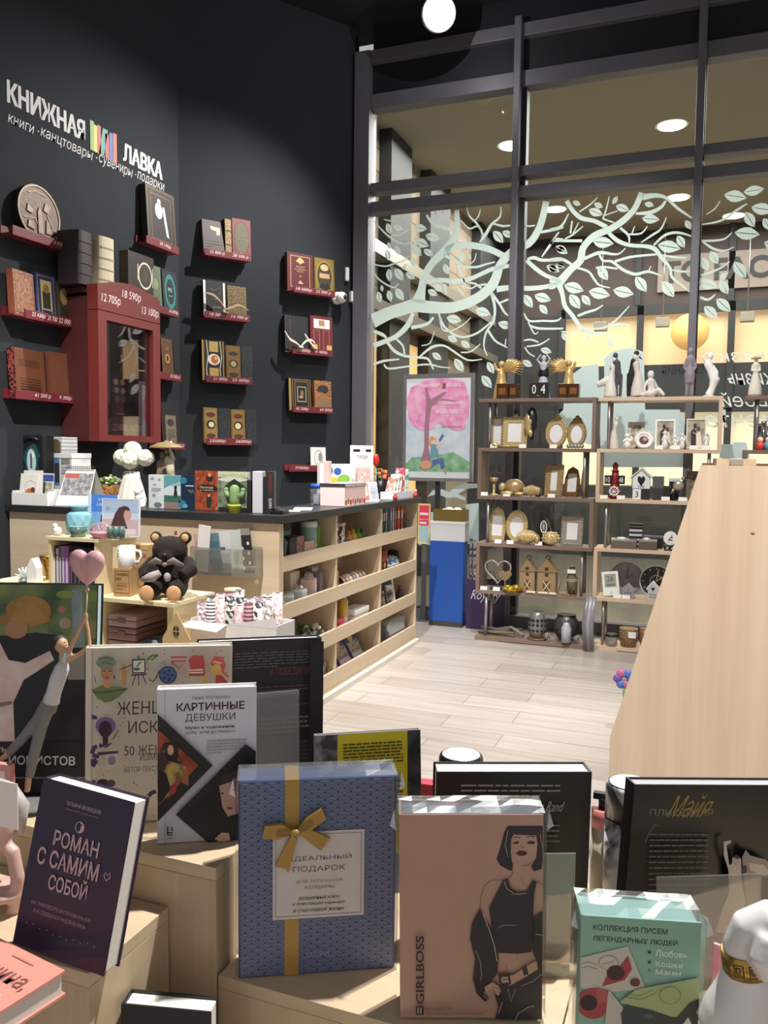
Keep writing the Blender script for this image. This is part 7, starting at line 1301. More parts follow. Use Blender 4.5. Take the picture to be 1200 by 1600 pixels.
for i, (px, c, w_, h_) in enumerate(((81, '#4a3b42', .02, .2), (87, '#c9c4cc', .022, .19), (93, '#6f6a74', .02, .2), (98.5, '#9a7ab8', .02, .2), (104, '#a55fa8', .024, .2), (111, '#2a2a30', .022, .205), (117, '#26262c', .022, .205), (123, '#303038', .022, .205), (129, '#3a2f35', .02, .2), (135, '#222228', .024, .2), (141, '#2c2c32', .022, .2))):
    x = onY(px, 880, YM+.02).x+(.016, .009, .004, .001)[min(i, 3)]
    t = thing('book', ('dark plum', 'pale grey', 'grey', 'lilac', 'bright violet', 'black', 'jet black', 'charcoal', 'dark brown', 'black grey', 'slate black')[i]+' spined book inside the stepped display', 'book', (x, YM+.02, ZB+.001), 0, 'books inside the stepped display')
    b = MB(); b.box((-w_/2+.001, 0, 0), (w_/2-.001, .14, h_), M(c, .5)); paint(b, [('r', .3, .15, .7, .75, '#d9d4dc' if i < 5 else '#6a6670'), ('r', .25, .82, .75, .86, '#8f8a94')], -w_/2, 0, w_, h_, -.0004); b.build('cover', t)
    b = MB(); b.box((-w_/2+.003, .1405, .004), (w_/2-.003, .142, h_-.004), PAPER); b.build('pages', t)
# on the top
xc, w_, h_ = mid(105, 139, 791, YM+.12, ZU+.0); 
t = thing('vase', 'pale turquoise diamond-faceted glass vase on the stepped display', 'vase', (xc, YM+.13, ZU))
TQ = M('#8cc3cf', .2, 0, .1, 10, 0, .5)
b = MB(); n = 10; prof = [(w_*.42, 0), (w_*.5, h_*.28), (w_*.5, h_*.5), (w_*.46, h_*.72), (w_*.3, h_*.82), (w_*.28, h_*.9), (w_*.34, h_)]
rings = [[b._v((r_*cos(2*pi*(k+.5*(i % 2))/n), r_*sin(2*pi*(k+.5*(i % 2))/n), z)) for k in range(n)] for i, (r_, z) in enumerate(prof)]
mi = b.mi(TQ); 
for i in range(len(rings)-1):
    for k in range(n):
        A, B_r = rings[i], rings[i+1]; o_ = i % 2
        b.bm.faces.new((A[k], A[(k+1) % n], B_r[(k+o_) % n])).material_index = mi; b.bm.faces.new((A[(k+1) % n], B_r[(k+1+o_) % n], B_r[(k+o_) % n])).material_index = mi
b.bm.faces.new(rings[0][::-1]); b.build('vase_body', t)
b = MB(); b.tube([(w_*.34*cos(a), w_*.34*sin(a), h_) for a in [2*pi*k/20 for k in range(21)]], .004, TQ, 6); b.build('rim', t)
GG = M('#5f7a72', .12, .1, .2, 20)
for i, (px0, px1) in enumerate(((107, 129), (164, 173), (173.5, 182), (182.5, 191))):
    xc, w_, h_ = mid(px0, px1, 823, YM+.02, ZU); 
    t = thing('glass_tumbler', ('wide grey green glass before the turquoise vase', 'grey green glass beside the pink dome', 'middle grey green glass before the portrait card', 'grey green glass at the corner of the portrait card')[i], 'glass', (xc, YM+.035, ZU), 0, 'grey green glasses')
    b = MB(); b.lathe([(w_*.38, 0), (w_*.5, h_*.5), (w_*.46, h_*.95), (w_*.42, h_*.95), (w_*.4, h_*.5)], GG, n=10); b.build('glass', t)
    b = MB(); b.lathe([(w_*.47, h_*.95), (w_*.48, h_)], M('#8fa8a0', .12), n=10); b.build('rim', t)
xc, w_, h_ = mid(133, 163, 815, YM, ZU)
t = thing('dome_jar', 'pink powder bowl under a clear bubble dome on the stepped display', 'jar', (xc, YM+.04, ZU))
b = MB(); b.lathe([(w_*.3, 0), (w_*.45, h_*.22), (w_*.48, h_*.42)], M('#dc9fb0', .4), n=22); b.build('bowl', t)
b = MB(); b.ell((0, 0, h_*.5), (w_*.46, w_*.46, h_*.44), GLASS('#f2e6ec', .15, .03, .15), 18); b.build('dome', t)
b = MB(); [b.ell((w_*.3*cos(k*1.3), w_*.3*sin(k*1.3), h_*(.5+.06*(k % 3))), w_*.05, M('#f2f0ee', .3), 6) for k in range(7)]; b.build('beads', t)
for x0, x1, yt, Y, lb, ops in ((138, 180, 773, YM+.2, 'blue sky picture card with a dark head behind the portrait card', [('r', 0, .55, 1, 1, '#4a80cf'), ('r', 0, 0, 1, .55, '#7fa6d8'), ('t', 'Я ТЕБЯ', .35, .82, .7, .9, '#dfe8f4'), ('t', 'А МОЖЕТ', .3, .7, .72, .78, '#dfe8f4'), ('p', [(.4, 0), (.95, 0), (.98, .4), (.85, .6), (.6, .62), (.45, .45)], '#2c2a2e'), ('r', 0, 0, .12, 1, '#cfe0ef')]), (161, 214, 780, YM+.13, 'portrait picture card of a long-haired woman in profile against a pale sky', [('r', 0, 0, 1, 1, '#a9bdd6'), ('r', 0, .45, 1, .62, '#c5d2e0'), ('r', 0, 0, 1, .45, '#c9aeb4'), ('p', [(.3, .05), (.25, .3), (.35, .6), (.45, .76), (.6, .82), (.72, .78), (.76, .68), (.66, .58), (.62, .42), (.7, .2), (.66, .05)], '#4a3432'), ('p', [(.62, .7), (.76, .68), (.8, .56), (.78, .5), (.72, .42), (.62, .42), (.58, .56)], '#c59a90'), ('t', '25', .1, .7, .2, .78, '#6f86a8'), ('r', .6, .04, .92, .2, '#dfd0d4'), ('f', 0, 0, 1, 1, .003, '#e6e6ea')])):
    xc, w_, h_ = mid(x0, x1, yt, Y, ZU); book('picture_card', lb, 'card', w_, h_, .012, '#d9dde4', ops, loc=(xc, Y, ZU+.001), lean=.05, yaw=.12, group=None)
put('bird_ornament', 'tiny white bird ornament at the edge of the stepped display top', 'ornament', (mid(82, 92, 830, YM+.03, ZU)[0], YM+.04, ZU), [('body', lambda b: b.ell((0, 0, .02), (.024, .016, .02), WHITE, 10)), ('head', lambda b: b.ell((-.012, 0, .042), .012, WHITE, 9))])
# on the step
KR = M('#b58f60', .7, 0, .12, 25)
PRT = lambda: [('f', .08, .1, .92, .9, .003, '#7a5a3a')]+lines(.15, .55, .85, .85, 2, '#7a5a3a', .5, seed=4)+lines(.2, .2, .8, .5, 3, '#8a6844', .4, seed=9)
xc, w_, h_ = mid(184, 212, 886, YM+.06, ZS)
boxy('mug_carton', 'kraft mug carton with brown print under the white mug', 'box', (xc-.012, YM+.07, ZS), (.08, .08, h_), KR, rz=.25, art=PRT())
zz = ZS+h_+.001
t = thing('mug', 'white mug with dark lettering on the kraft carton', 'mug', (xc-.006, YM+.07, zz), .3); hm = onY(204, 853, YM+.07).z-zz
b = MB(); b.lathe([(.034, 0), (.037, .004), (.037, hm), (.033, hm), (.032, .008)], WHITE, n=26)
b.T = Matrix.Translation((0, 0, 0)) @ Matrix.Rotation(-.9, 4, 'Z'); paint(b, lines(.1, .3, .9, .85, 4, '#3a3a40', .5), -.012, 0, .024, hm, -.0375); b.build('cup', t)
b = MB(); b.tube([(.034, 0, hm*.8), (.058, 0, hm*.75), (.064, 0, hm*.5), (.056, 0, hm*.26), (.034, 0, hm*.2)], .006, WHITE, 8); b.build('handle', t)
xc, w_, h_ = mid(206, 236, 850, YM+.2, ZS)
boxy('mug_carton', 'tall kraft mug carton behind the teddy bear', 'box', (xc, YM+.21, ZS), (.1, .09, h_), KR, rz=.2, art=PRT())
# teddy
xc, w_, h_ = mid(222, 291, 835, YM+.12, ZS)
t = thing('teddy_bear', 'dark brown shaggy teddy bear with a grey ribbon sitting on the step', 'plush toy', (xc+.022, YM+.14, ZS), .35)
FUR = MIX('#150f0d', '#2e221c', 160, .95, bump=1.0); PAD = M('#d9a877', .8, 0, .12, 40); RIB = M('#8f8682', .7)
b = MB(); b.ell((0, 0, .1), (.085, .075, .1), FUR, 16); b.tube([(-.05, -.03, .05), (-.06, -.09, .04), (-.065, -.13, .035)], [.04, .04, .036], FUR, 10); b.tube([(.045, -.03, .05), (.05, -.09, .04), (.05, -.13, .035)], [.04, .04, .036], FUR, 10)
b.tube([(-.07, 0, .15), (-.1, -.05, .11), (-.08, -.09, .09)], [.033, .032, .028], FUR, 10); b.tube([(.07, 0, .15), (.1, -.05, .12), (.07, -.09, .1)], [.033, .032, .028], FUR, 10)
b.ell((0, -.015, .2), (.078, .07, .065), FUR, 16); b.ell((0, -.075, .18), (.035, .03, .026), FUR, 10); b.ell((-.065, 0, .255), (.028, .018, .028), FUR, 10); b.ell((.065, 0, .255), (.028, .018, .028), FUR, 10); b.build('body', t, remesh=.006)
for s in (-1, 1):
    b = MB(); b.ell((s*.057, -.168, .036), (.032, .008, .035), PAD, 12); b.build('paw_pad', t)
    b = MB(); b.ell((s*.065, -.016, .256), (.017, .006, .018), PAD, 10); b.build('inner_ear', t)
b = MB()
for s in (-1, 1): b.tube([(0, -.092, .15), (s*.035, -.098, .166), (s*.075, -.08, .14)], [.008, .017, .01], RIB, 8, flat=.35)
b.ell((0, -.098, .15), (.012, .01, .011), RIB, 8); b.build('ribbon', t)
b = MB(); b.tube([(-.09, -.11, .085), (-.045, -.14, .1), (-.01, -.135, .12)], [.012, .022, .014], M('#a59d9d', .7), 8); b.ell((.02, -.13, .1), (.016, .012, .02), M('#a59d9d', .7), 8); b.build('toy_in_paws', t)
b = MB(); b.ell((.0, -.106, .19), (.012, .008, .009), BLACK, 8); b.build('nose', t)
b = MB(); b.box((.02, -.02, .268), (.032, -.017, .285), M('#b03040')); b.build('tag', t)
# under the step
PKC = M('#a58685', .5, 0, .1, 20); ZL = .502
for i, (z, h_, c, lb) in enumerate(((0, .075, '#b08f8e', 'dusty pink case lowest under the step'), (.078, .055, '#93756f', 'mauve brown case in the middle under the step'), (.136, .055, '#b59a98', 'pink grey case topmost under the step'))):
    t = thing('storage_case', lb, 'case', (-2.34, YM+.14, ZL+z), 0, 'stacked pink cases')
    b = MB(); b.box((-.075, -.11, 0), (.075, .1, h_*.55), M(c, .5), .008); b.build('body', t)
    b = MB(); b.box((-.075, -.11, h_*.56), (.075, .1, h_), M(c, .45), .008); b.build('lid', t)
    b = MB(); b.box((-.02, -.116, h_*.35), (.02, -.11, h_*.75), M('#8a6c6a', .4), .002); b.build('clasp', t)
t = thing('mug', 'slate blue enamel mug under the step', 'mug', (-2.17, YM+.06, ZL), .4)
b = MB(); b.lathe([(.045, 0), (.048, .006), (.048, .1), (.044, .1), (.043, .01)], M('#5d6f80', .4), n=26); b.T = Matrix.Rotation(.1, 4, 'Z'); paint(b, [('o', .5, .5, .5, .5, .8, '#c9d2d8'), ('r', .2, .45, .8, .55, '#c9d2d8'), ('r', .45, .2, .55, .8, '#c9d2d8')], -.02, .03, .04, .04, -.0485); b.build('cup', t)
b = MB(); b.tube([(-.046, 0, .08), (-.075, 0, .075), (-.075, 0, .03), (-.046, 0, .025)], .006, M('#5d6f80', .4), 8); b.build('handle', t)
# cut-out house and the box of patterned rolls
xc, w_, h_ = mid(254, 303, 955, YM-.06, .502)
t = thing('cutout_house', 'flat kraft cut-out house with little windows leaning on the step', 'ornament', (xc, YM-.07, .502), .1)
def house_panel(b):
    W2 = w_*.42; H1 = h_*.55
    m_ = M('#c9a878', .7, 0, .08); 
    b.prism([(-W2, 0), (W2, 0), (W2, H1), (0, h_), (-W2, H1)], -.004, .0, m_)
    ops = []
    for k in (-.22, .22):
        for r_ in (.06, .3): ops += [('r', .5+k-.12, r_, .5+k+.12, r_+.16, '#3a2c22'), ('r', .5+k-.01, r_, .5+k+.01, r_+.16, m_), ('r', .5+k-.12, r_+.07, .5+k+.12, r_+.085, m_)]
    ops += [('e', .5, .68, .11, .09, '#3a2c22'), ('r', .49, .59, .51, .77, m_), ('r', .39, .675, .61, .69, m_)]
    paint(b, ops, -W2, 0, 2*W2, h_, -.0045)
b = MB(); house_panel(b); b.build('front', t)
b = MB(); b.box((-w_*.4, .0005, 0), (w_*.4, .03, .01), M('#c9a878', .7)); b.build('foot', t)
t = thing('roll_box', 'white open carton full of patterned paper rolls', 'box', (-1.79, 2.98, .502)); WB = M('#efeceb', .6)
b = MB()
for q in (((-.21, -.08, 0), (.2, -.076, .19)), ((-.21, .076, 0), (.2, .08, .2)), ((-.21, -.076, 0), (-.206, .076, .2)), ((.196, -.076, 0), (.2, .076, .2)), ((-.206, -.076, 0), (.196, .076, .004))): b.box(*q, WB)
b.build('carton', t)
b = MB(); b.face([(-.21, -.08, .19), (-.03, -.08, .19), (-.05, -.13, .165), (-.24, -.13, .175)], WB); b.build('flap', t)
b = MB(); b.face([(-.03, -.0805, .19), (.2, -.0805, .19), (.2, -.0805, .235)], WB); b.build('flap', t)
PAT = [MIX('#d8d0d0', '#8f6f78', 60, sharp=.04), STR('#e6e2df', '#4a4448', 70, 2), MIX('#caa0a0', '#efe6e2', 60, sharp=.04), MIX('#cfccc8', '#2c2a2e', 55, sharp=.03), MIX('#d9c4c4', '#b07a84', 40), STR('#5a2f3a', '#b98a94', 60, 2), MIX('#efefec', '#1f1f24', 45, sharp=.03), MIX('#e8e0dc', '#8a7a7a', 80)]
nmz = ['mauve flecked', 'black striped', 'rose flecked', 'marbled black', 'dusty pink', 'wine plaid', 'black and white checked', 'grey flecked']
for i in range(16):
    k = i % 8; row = i//8
    t = thing('paper_roll', nmz[k]+' paper roll standing in the '+('front' if row == 0 else 'back')+' row of the white carton', 'paper roll', (-1.965+.0455*k+.012*row, 2.935+.055*row, .507), 0, 'patterned rolls in the white carton')
    b = MB(); b.tube([(0, 0, 0), (.0, 0, .26+.012*((i*5) % 4)+.02*row)], .0215, PAT[(k+3*row) % 8], 12); b.build('paper', t)
    zt = .26+.012*((i*5) % 4)+.02*row; b = MB(); b.tube([(0, 0, zt+.0003), (0, 0, zt+.001)], .012, M('#3a3638'), 10); b.build('core', t)
t = thing('lidded_jar', 'small clear round jar standing behind the paper rolls', 'jar', (-1.93, 3.12, .502))
b = MB(); b.lathe([(.035, 0), (.035, .28)], GLASS('#e9e2d6', .12, .03, .3), n=18); b.build('jar', t); b = MB(); b.lathe([(.037, .28), (.037, .3)], M('#cdbb9c', .5), n=18); b.build('lid', t)
# to the side: white carton, golden cone and crystals
t = thing('side_box', 'cream box beside the stepped display under the white milk carton', 'box', (-2.90, YM+.1, .502))
b = MB(); b.box((-.17, -.1, 0), (.165, .12, .28), CRM, .002); b.build('body', t); b = MB(); b.box((-.173, -.103, .2805), (.168, .123, .295), CRM, .002); b.build('lid', t)
ZK = .502+.296
xc, w_, h_ = mid(46, 62, 872, YM+.05, ZK)
t = thing('milk_carton', 'white gable-topped carton ornament beside the stepped display', 'ornament', (xc, YM+.05, ZK), .2)
b = MB(); b.box((-.024, -.026, 0), (.024, .026, h_*.62), WHITE, .001); b.build('body', t); b = MB(); b.prism([(-.024, h_*.62), (.024, h_*.62), (.004, h_), (-.004, h_)], -.026, .026, WHITE); b.build('gable', t)
xc, w_, h_ = mid(58, 76, 868, YM+.1, ZK)
t = thing('golden_cone', 'glittering golden paper cone beside the white carton ornament', 'ornament', (xc, YM+.13, ZK))
b = MB(); b.lathe([(.006, 0.001), (.035, h_*.9), (.036, h_)], MIX('#b08a3a', '#7a5a22', 120, .3, .6, bump=.6), n=14); b.build('cone', t); b = MB(); b.lathe([(.03, 0), (.03, .004)], M('#c9a860', .4, .4), n=14); b.build('base', t)
xc, w_, h_ = mid(14, 36, 895, YM, ZK)
t = thing('crystal_cluster', 'clear and white crystal cluster at the left end of the cream box', 'ornament', (xc, YM+.05, ZK))
b = MB(); rr = random.Random(5)
for k in range(14): a = rr.random()*6.28; e = .3+rr.random(); b.tube([(0, 0, .012), (.05*cos(a)*cos(e), .04*sin(a)*cos(e), .012+.06*sin(e))], [.009, .002], M('#d2dbd8', .12), 5)
b.build('crystals', t); b = MB(); b.ell((0, 0, .01), (.03, .025, .0095), M('#b9c4c0', .3), 10); b.build('base', t)
# ================================================================== foreground book display
t = thing('book_table', 'pale table under the stepped wooden book podiums', 'table', (-.4, 1.03, 0))
b = MB(); b.box((-1.05, -.4, .466), (1.05, .42, .498), BLOCKX, .003); b.build('tabletop', t)
for sx, sy in ((-1.0, -.35), (1.0, -.35), (-1.0, .37), (1.0, .37)): b = MB(); b.box((sx-.03, sy-.03, 0), (sx+.03, sy+.03, .4655), ASHZ); b.build('leg', t)
def podium(x0, x1, y0, y1, z, label):
    t = thing('podium', label, 'podium', ((x0+x1)/2, y0, .4985)); h = (x1-x0)/2
    b = MB(); b.box((-h, 0, 0), (h, y1-y0, z-.4985-.0185), BLOCKZ, .0008); b.build('body', t)
    b = MB(); b.box((-h, 0, z-.4985-.018), (h, y1-y0, z-.4985), BLOCKX, .0008); b.build('top_board', t)
podium(-1.42, -.588, .908, 1.335, .848, 'tallest pale wooden podium carrying the tall art books')
podium(-.585, -.140, .908, 1.345, .70, 'low pale wooden podium under the ribboned blue box')
podium(-.138, .60, .855, 1.345, .6995, 'low pale wooden podium under the mint box and the dancer book')
podium(-1.42, -.662, .748, .905, .78, 'front pale wooden podium under the violet book')
ZA, ZB, ZC = .849, .701, .781
def fb(name, label, loc, yaw, lean, roll, w_, h_, th, cover, art=None, org=(0, 0), sc=1., cat='book', **kw):
    """a foreground book; art(P) gives its marks, P turns photo-crop coordinates into cover coordinates"""
    Mx = Matrix.Translation(loc) @ Matrix.Rotation(R(yaw), 4, 'Z') @ Matrix.Rotation(-R(lean), 4, 'X') @ Matrix.Rotation(R(roll), 4, 'Y')
    Mi = Mx.inverted(); o = Mi @ CAM
    def P(x, y):
        v = Mi.to_3x3() @ ray(org[0]+x/sc, org[1]+y/sc); q = o + v*(-o.y/v.y)
        return (q.x+w_/2)/w_, q.z/h_
    ops = art(P) if art else []
    return book(name, label, cat, w_, h_, th, cover, ops, loc=loc, yaw=R(yaw), lean=R(lean), roll=R(roll), **kw)
def clip(pts):
    """keep a painted outline on the cover"""
    def cut(p, ax, lim, sgn):
        out = []
        for i in range(len(p)):
            a, c = p[i], p[(i+1) % len(p)]; ia, ic = sgn*(a[ax]-lim) >= 0, sgn*(c[ax]-lim) >= 0
            if ia: out.append(a)
            if ia != ic: k = (lim-a[ax])/(c[ax]-a[ax]); out.append(tuple(a[j]+k*(c[j]-a[j]) for j in (0, 1)))
        return out
    for ax, lim, sg in ((0, .004, 1), (0, .996, -1), (1, .003, 1), (1, .997, -1)):
        if pts: pts = cut(pts, ax, lim, sg)
    return pts
def pp(P, pts, m): q = clip([P(*p) for p in pts]); return ('p', q if len(q) > 2 else [(0.5, .5), (.5001, .5), (.5, .5001)], m)
def tt(P, s, x0, yb, yt, x1, m, **kw):
    a = P(x0, yb); c = P(x0, yt); d = P(x1, yb); return ('t', s, a[0], a[1], d[0], c[1], m, kw)
def ss(P, pts, w_, m): return ('s', [P(*p) for p in pts], w_, m)
def pe(P, x, y, rx, ry, m):
    return pp(P, [(x+rx*cos(2*pi*k/22), y+ry*sin(2*pi*k/22)) for k in range(22)][::-1], m)
def ln_(P, x0, y0, x1, y1, n, m, fill=.45, seed=1):
    a = P(x0, y1); c = P(x1, y0); return lines(a[0], a[1], c[0], c[1], n, m, fill, seed=seed)
# ---- blue gift box with ribbon
NAVY, SEA, RBN = '#3d4b70', '#8f9ab4', M('#b08b45', .4, .15, .12, 60)
w_, h_, th = .210, .268, .05
t = thing('gift_book_box', 'blue wave-patterned gift box with gold ribbon bow and pale title label', 'gift box'); t.location = (-.4636, .9619, ZB); t.rotation_euler = (0, 0, R(28.9))
b = MB(); b.box((-w_/2, 0, 0), (w_/2, th, h_), M(NAVY, .4), .002)
cw = w_/12; rh = .0052; ms = M(SEA, .5)
for j in range(int(h_/rh)):
    for i in range(-1, 13):
        cx = -w_/2+(i+.5*(j % 2)+.5)*cw; cz = j*rh
        for r_ in (.98, .68, .38):
            pts = []
            for k in range(13):
                a = R(20+140*k/12); x, z = cx+cw/2*r_*cos(a), cz+cw/2*r_*sin(a)*.82
                X_, Z_ = r_*cos(a), r_*sin(a); s_ = rh/(cw/2*.82)
                if -w_/2+.002 < x < w_/2-.002 and .001 < z < h_-.002 and min(math.hypot(X_-1, Z_+s_), math.hypot(X_+1, Z_+s_)) > .97: pts.append((x, z))
            if len(pts) > 1: b.stroke(pts, .0008, -.0003, ms)
b.build('box', t)
U = lambda u: -w_/2+u*w_
b = MB(); b.box((U(.29), -.0012, -.0), (U(.38), 0, h_+.0012), RBN); b.box((U(.29), 0, h_+.0003), (U(.38), th, h_+.0012), RBN); b.build('ribbon', t)
b = MB(); x0, x1, z0, z1 = U(.215), U(.795), .079, .198
b.box((x0, -.0022, z0), (x1, -.0013, z1), M('#cdc7c4', .5)); W2, H2 = x1-x0, z1-z0
paint(b, [('f', .03, .03, .97, .97, .0007, '#5a5a66'), ('t', 'ИДЕАЛЬНЫЙ', .15, .66, .86, .735, '#5f5650'), ('t', 'ПОДАРОК', .22, .53, .79, .605, '#6a6058'), ('t', 'ДЛЯ УСПЕШНОЙ', .25, .405, .76, .455, '#8a8078'), ('t', 'ЖЕНЩИНЫ', .34, .33, .67, .38, '#8a8078'), ('t', 'волшебный ключ', .28, .215, .72, .265, '#2a2624', dict(shear=.3)), ('t', 'к блестящей карьере', .21, .145, .78, .195, '#2a2624', dict(shear=.3)), ('t', 'и счастливой жизни', .22, .075, .77, .125, '#2a2624', dict(shear=.3))], x0, z0, W2, H2, -.0023); b.build('title_label', t)
b = MB(); b.T = Matrix.Translation((0, -.0006, 0)); b.text('ОДРИ', U(.43), .022, U(.575), .031, 0, M('#8f97ab', .4)); b.build('imprint', t)
bx, bz = U(.355), .202
for pts, wd in (([(0, 0), (-.018, .012), (-.04, .010), (-.043, -.006), (-.022, -.008), (0, 0)], 0), ([(0, 0), (.014, .018), (.034, .030), (.04, .016), (.022, .003), (0, 0)], 0)):
    b = MB(); L_ = [(bx+x, bz+z) for x, z in pts[:-1]]; b.prism(L_, -.012, -.004, RBN); b.face([(p[0]*.6+bx*.4, -.0125, p[1]*.6+bz*.4) for p in L_], M('#8a6a30', .45)); b.build('bow_loop', t)
for pts in ([(-.004, -.002), (-.026, -.046), (-.012, -.05), (-.009, -.056), (.002, -.012)], [(.002, -.002), (.034, -.028), (.04, -.018), (.046, -.012), (.016, .004)]):
    b = MB(); b.prism([(bx+x, bz+z) for x, z in pts][::-1], -.009, -.0035, RBN); b.build('bow_tail', t)
b = MB(); b.ell((bx, -.011, bz), (.007, .006, .005), RBN, 10); b.build('bow_knot', t)
def film_wrap(t, w_, th, h_, seed=1):
    rr = random.Random(seed); b = MB(); F1 = GLASS('#f7f8fb', .045, .16, .0); n = 10; e = .0035
    tp = [[(-w_/2-e*.5+(w_+e)*i/n, -e+(th+2*e)*j/3, h_+.003+.004*rr.random()*(1 if 0 < j < 3 else .2)) for i in range(n+1)] for j in range(4)]
    for j in range(3):
        for i in range(n): b.face([tp[j][i], tp[j][i+1], tp[j+1][i+1], tp[j+1][i]], GLASS('#e9eefa', .22, .12, .10))
    for x in (-w_/2-e, w_/2+e): b.face([(x, -e, .001), (x, th+e, .001), (x, th+e, h_), (x, -e, h_)], F1)
    for s, x in ((-1, -w_/2-e), (1, w_/2+e)): b.face([(x, -e, h_*.93), (x+s*.008, -e-.002, h_*.955), (x+s*.003, 0, h_+.006), (x, th*.4, h_)], GLASS('#f2f4f8', .3, .1, .15))
    b.build('film_wrap', t)
film_wrap(t, w_, th, h_, 2)
# ---- rose box with the drawn woman
DKI = '#2f2a2d'; SKN = '#b8917f'; LGT = '#cdb6aa'
def girl_art(P):
    o = [pp(P, [(690,545),(672,580),(655,650),(632,722),(652,757),(700,782),(740,785),(715,740),(708,690),(710,620),(722,592),(842,596),(850,640),(842,715),(815,762),(830,788),(872,775),(882,700),(884,545)], DKI),
     pp(P, [(722,592),(842,596),(850,640),(842,715),(815,745),(770,756),(735,738),(710,690),(712,620)], SKN),
     pp(P, [(720,745),(812,748),(815,830),(760,892),(706,830)], SKN),
     ss(P, [(720,608),(740,602),(760,610)], .006, DKI), ss(P, [(790,608),(812,598),(836,604)], .006, DKI),
     pp(P, [(718,634),(745,626),(752,634),(742,640),(722,640)], DKI), pp(P, [(792,634),(815,624),(838,630),(830,640),(800,640)], DKI),
     ss(P, [(768,640),(762,652),(770,660),(780,654)], .003, DKI), pp(P, [(735,690),(755,676),(765,680),(778,676),(795,690),(780,702),(750,702)], '#4a2629'),
     ss(P, [(718,745),(716,800),(700,822)], .003, DKI), ss(P, [(770,756),(800,752),(830,725)], .003, DKI), ss(P, [(765,820),(775,860)], .002, DKI),
     ss(P, [(662,828),(600,832),(566,862),(548,920),(545,975)], .003, DKI), ss(P, [(845,835),(885,860)], .003, DKI),
     pp(P, [(668,828),(692,822),(704,870),(745,893),(792,888),(822,832),(845,838),(832,900),(826,1000),(832,1100),(816,1212),(740,1222),(640,1216),(612,1130),(592,982),(603,955),(642,880)], DKI),
     ss(P, [(672,835),(686,875),(730,905),(790,900)], .004, LGT), ss(P, [(640,1085),(670,1068),(735,1070)], .003, LGT), ss(P, [(700,905),(755,898)], .005, '#6a5f5f'),
     pp(P, [(545,975),(560,1020),(600,1080),(632,1150),(642,1240),(636,1320),(610,1362),(575,1400),(562,1430),(592,1458),(570,1475),(525,1430),(505,1350),(518,1250),(490,1140),(500,1060)], DKI),
     ss(P, [(560,1010),(595,1100),(620,1180),(634,1260)], .005, LGT), ss(P, [(520,1200),(545,1260),(552,1330),(548,1360)], .006, '#8f8080'), ss(P, [(560,1440),(585,1460)], .006, '#8f8080'),
     pp(P, [(832,1020),(883,985),(883,1300),(850,1282),(822,1200)], DKI), ss(P, [(838,1115),(880,1120)], .003, LGT),
     pp(P, [(640,1350),(700,1388),(820,1322),(860,1270),(883,1300),(883,1580),(620,1580),(642,1500),(622,1440)], DKI),
     pp(P, [(634,1335),(720,1330),(815,1268),(842,1255),(850,1300),(760,1355),(705,1385),(640,1380)], SKN),
     pp(P, [(640,1325),(700,1320),(708,1380),(645,1388)], DKI), pp(P, [(655,1340),(692,1338),(696,1368),(658,1372)], SKN), ss(P, [(665,1355),(700,1352)], .006, DKI), pp(P, [(765,1290),(790,1282),(800,1325),(775,1332)], DKI),
     pp(P, [(566,1392),(606,1366),(640,1385),(655,1412),(640,1440),(618,1420),(604,1440),(575,1420)], SKN), ss(P, [(610,1390),(640,1402),(650,1420)], .003, DKI), ss(P, [(602,1400),(625,1420)], .003, DKI), ss(P, [(590,1405),(608,1432)], .003, DKI),
     ss(P, [(685,1270),(680,1300)], .002, DKI), ss(P, [(735,1222),(740,1240)], .002, DKI), ss(P, [(690,1400),(706,1470),(730,1400)], .003, LGT), ss(P, [(720,1580),(745,1530),(800,1495),(830,1490)], .008, '#8f8080'), ss(P, [(640,1530),(660,1470)], .004, LGT), ss(P, [(760,1385),(820,1360),(870,1320)], .003, LGT),
     ss(P, [(690,560),(676,640),(690,700)], .003, LGT), ss(P, [(860,580),(872,650)], .003, LGT)]
    a, c = P(203, 1478), P(246, 1118); o.append(('t', 'GIRLBOSS', a[0], a[1], c[0], c[1], DKI, dict(rot=True, bold=.02)))
    a, c = P(203, 1535), P(244, 1490); o += [('r', a[0], a[1], c[0], c[1], DKI), ('r', a[0]+.01, a[1]+.006, a[0]+.02, c[1]-.006, SKN), ('r', a[0]+.03, a[1]+.006, a[0]+.04, c[1]-.006, SKN)]
    o += [tt(P, 'ПОДАРОК', 258, 1512, 1494, 395, '#8a5f55'), tt(P, 'для сильных и независимых', 258, 1534, 1520, 560, '#7a5248')]
    return o
w_, h_, th = .176, .26, .045
t = fb('gift_book_box', 'dusty rose boxed book with a drawing of a dark-haired woman', (-.2466, .951, ZB+.002), 20.6, 0, -1.0, w_, h_, th, M(SKN, .32), girl_art, (590, 1130), 3.403, 'gift box', pages=M('#5f6268', .4), group=None)
film_wrap(t, w_, th, h_, 5)
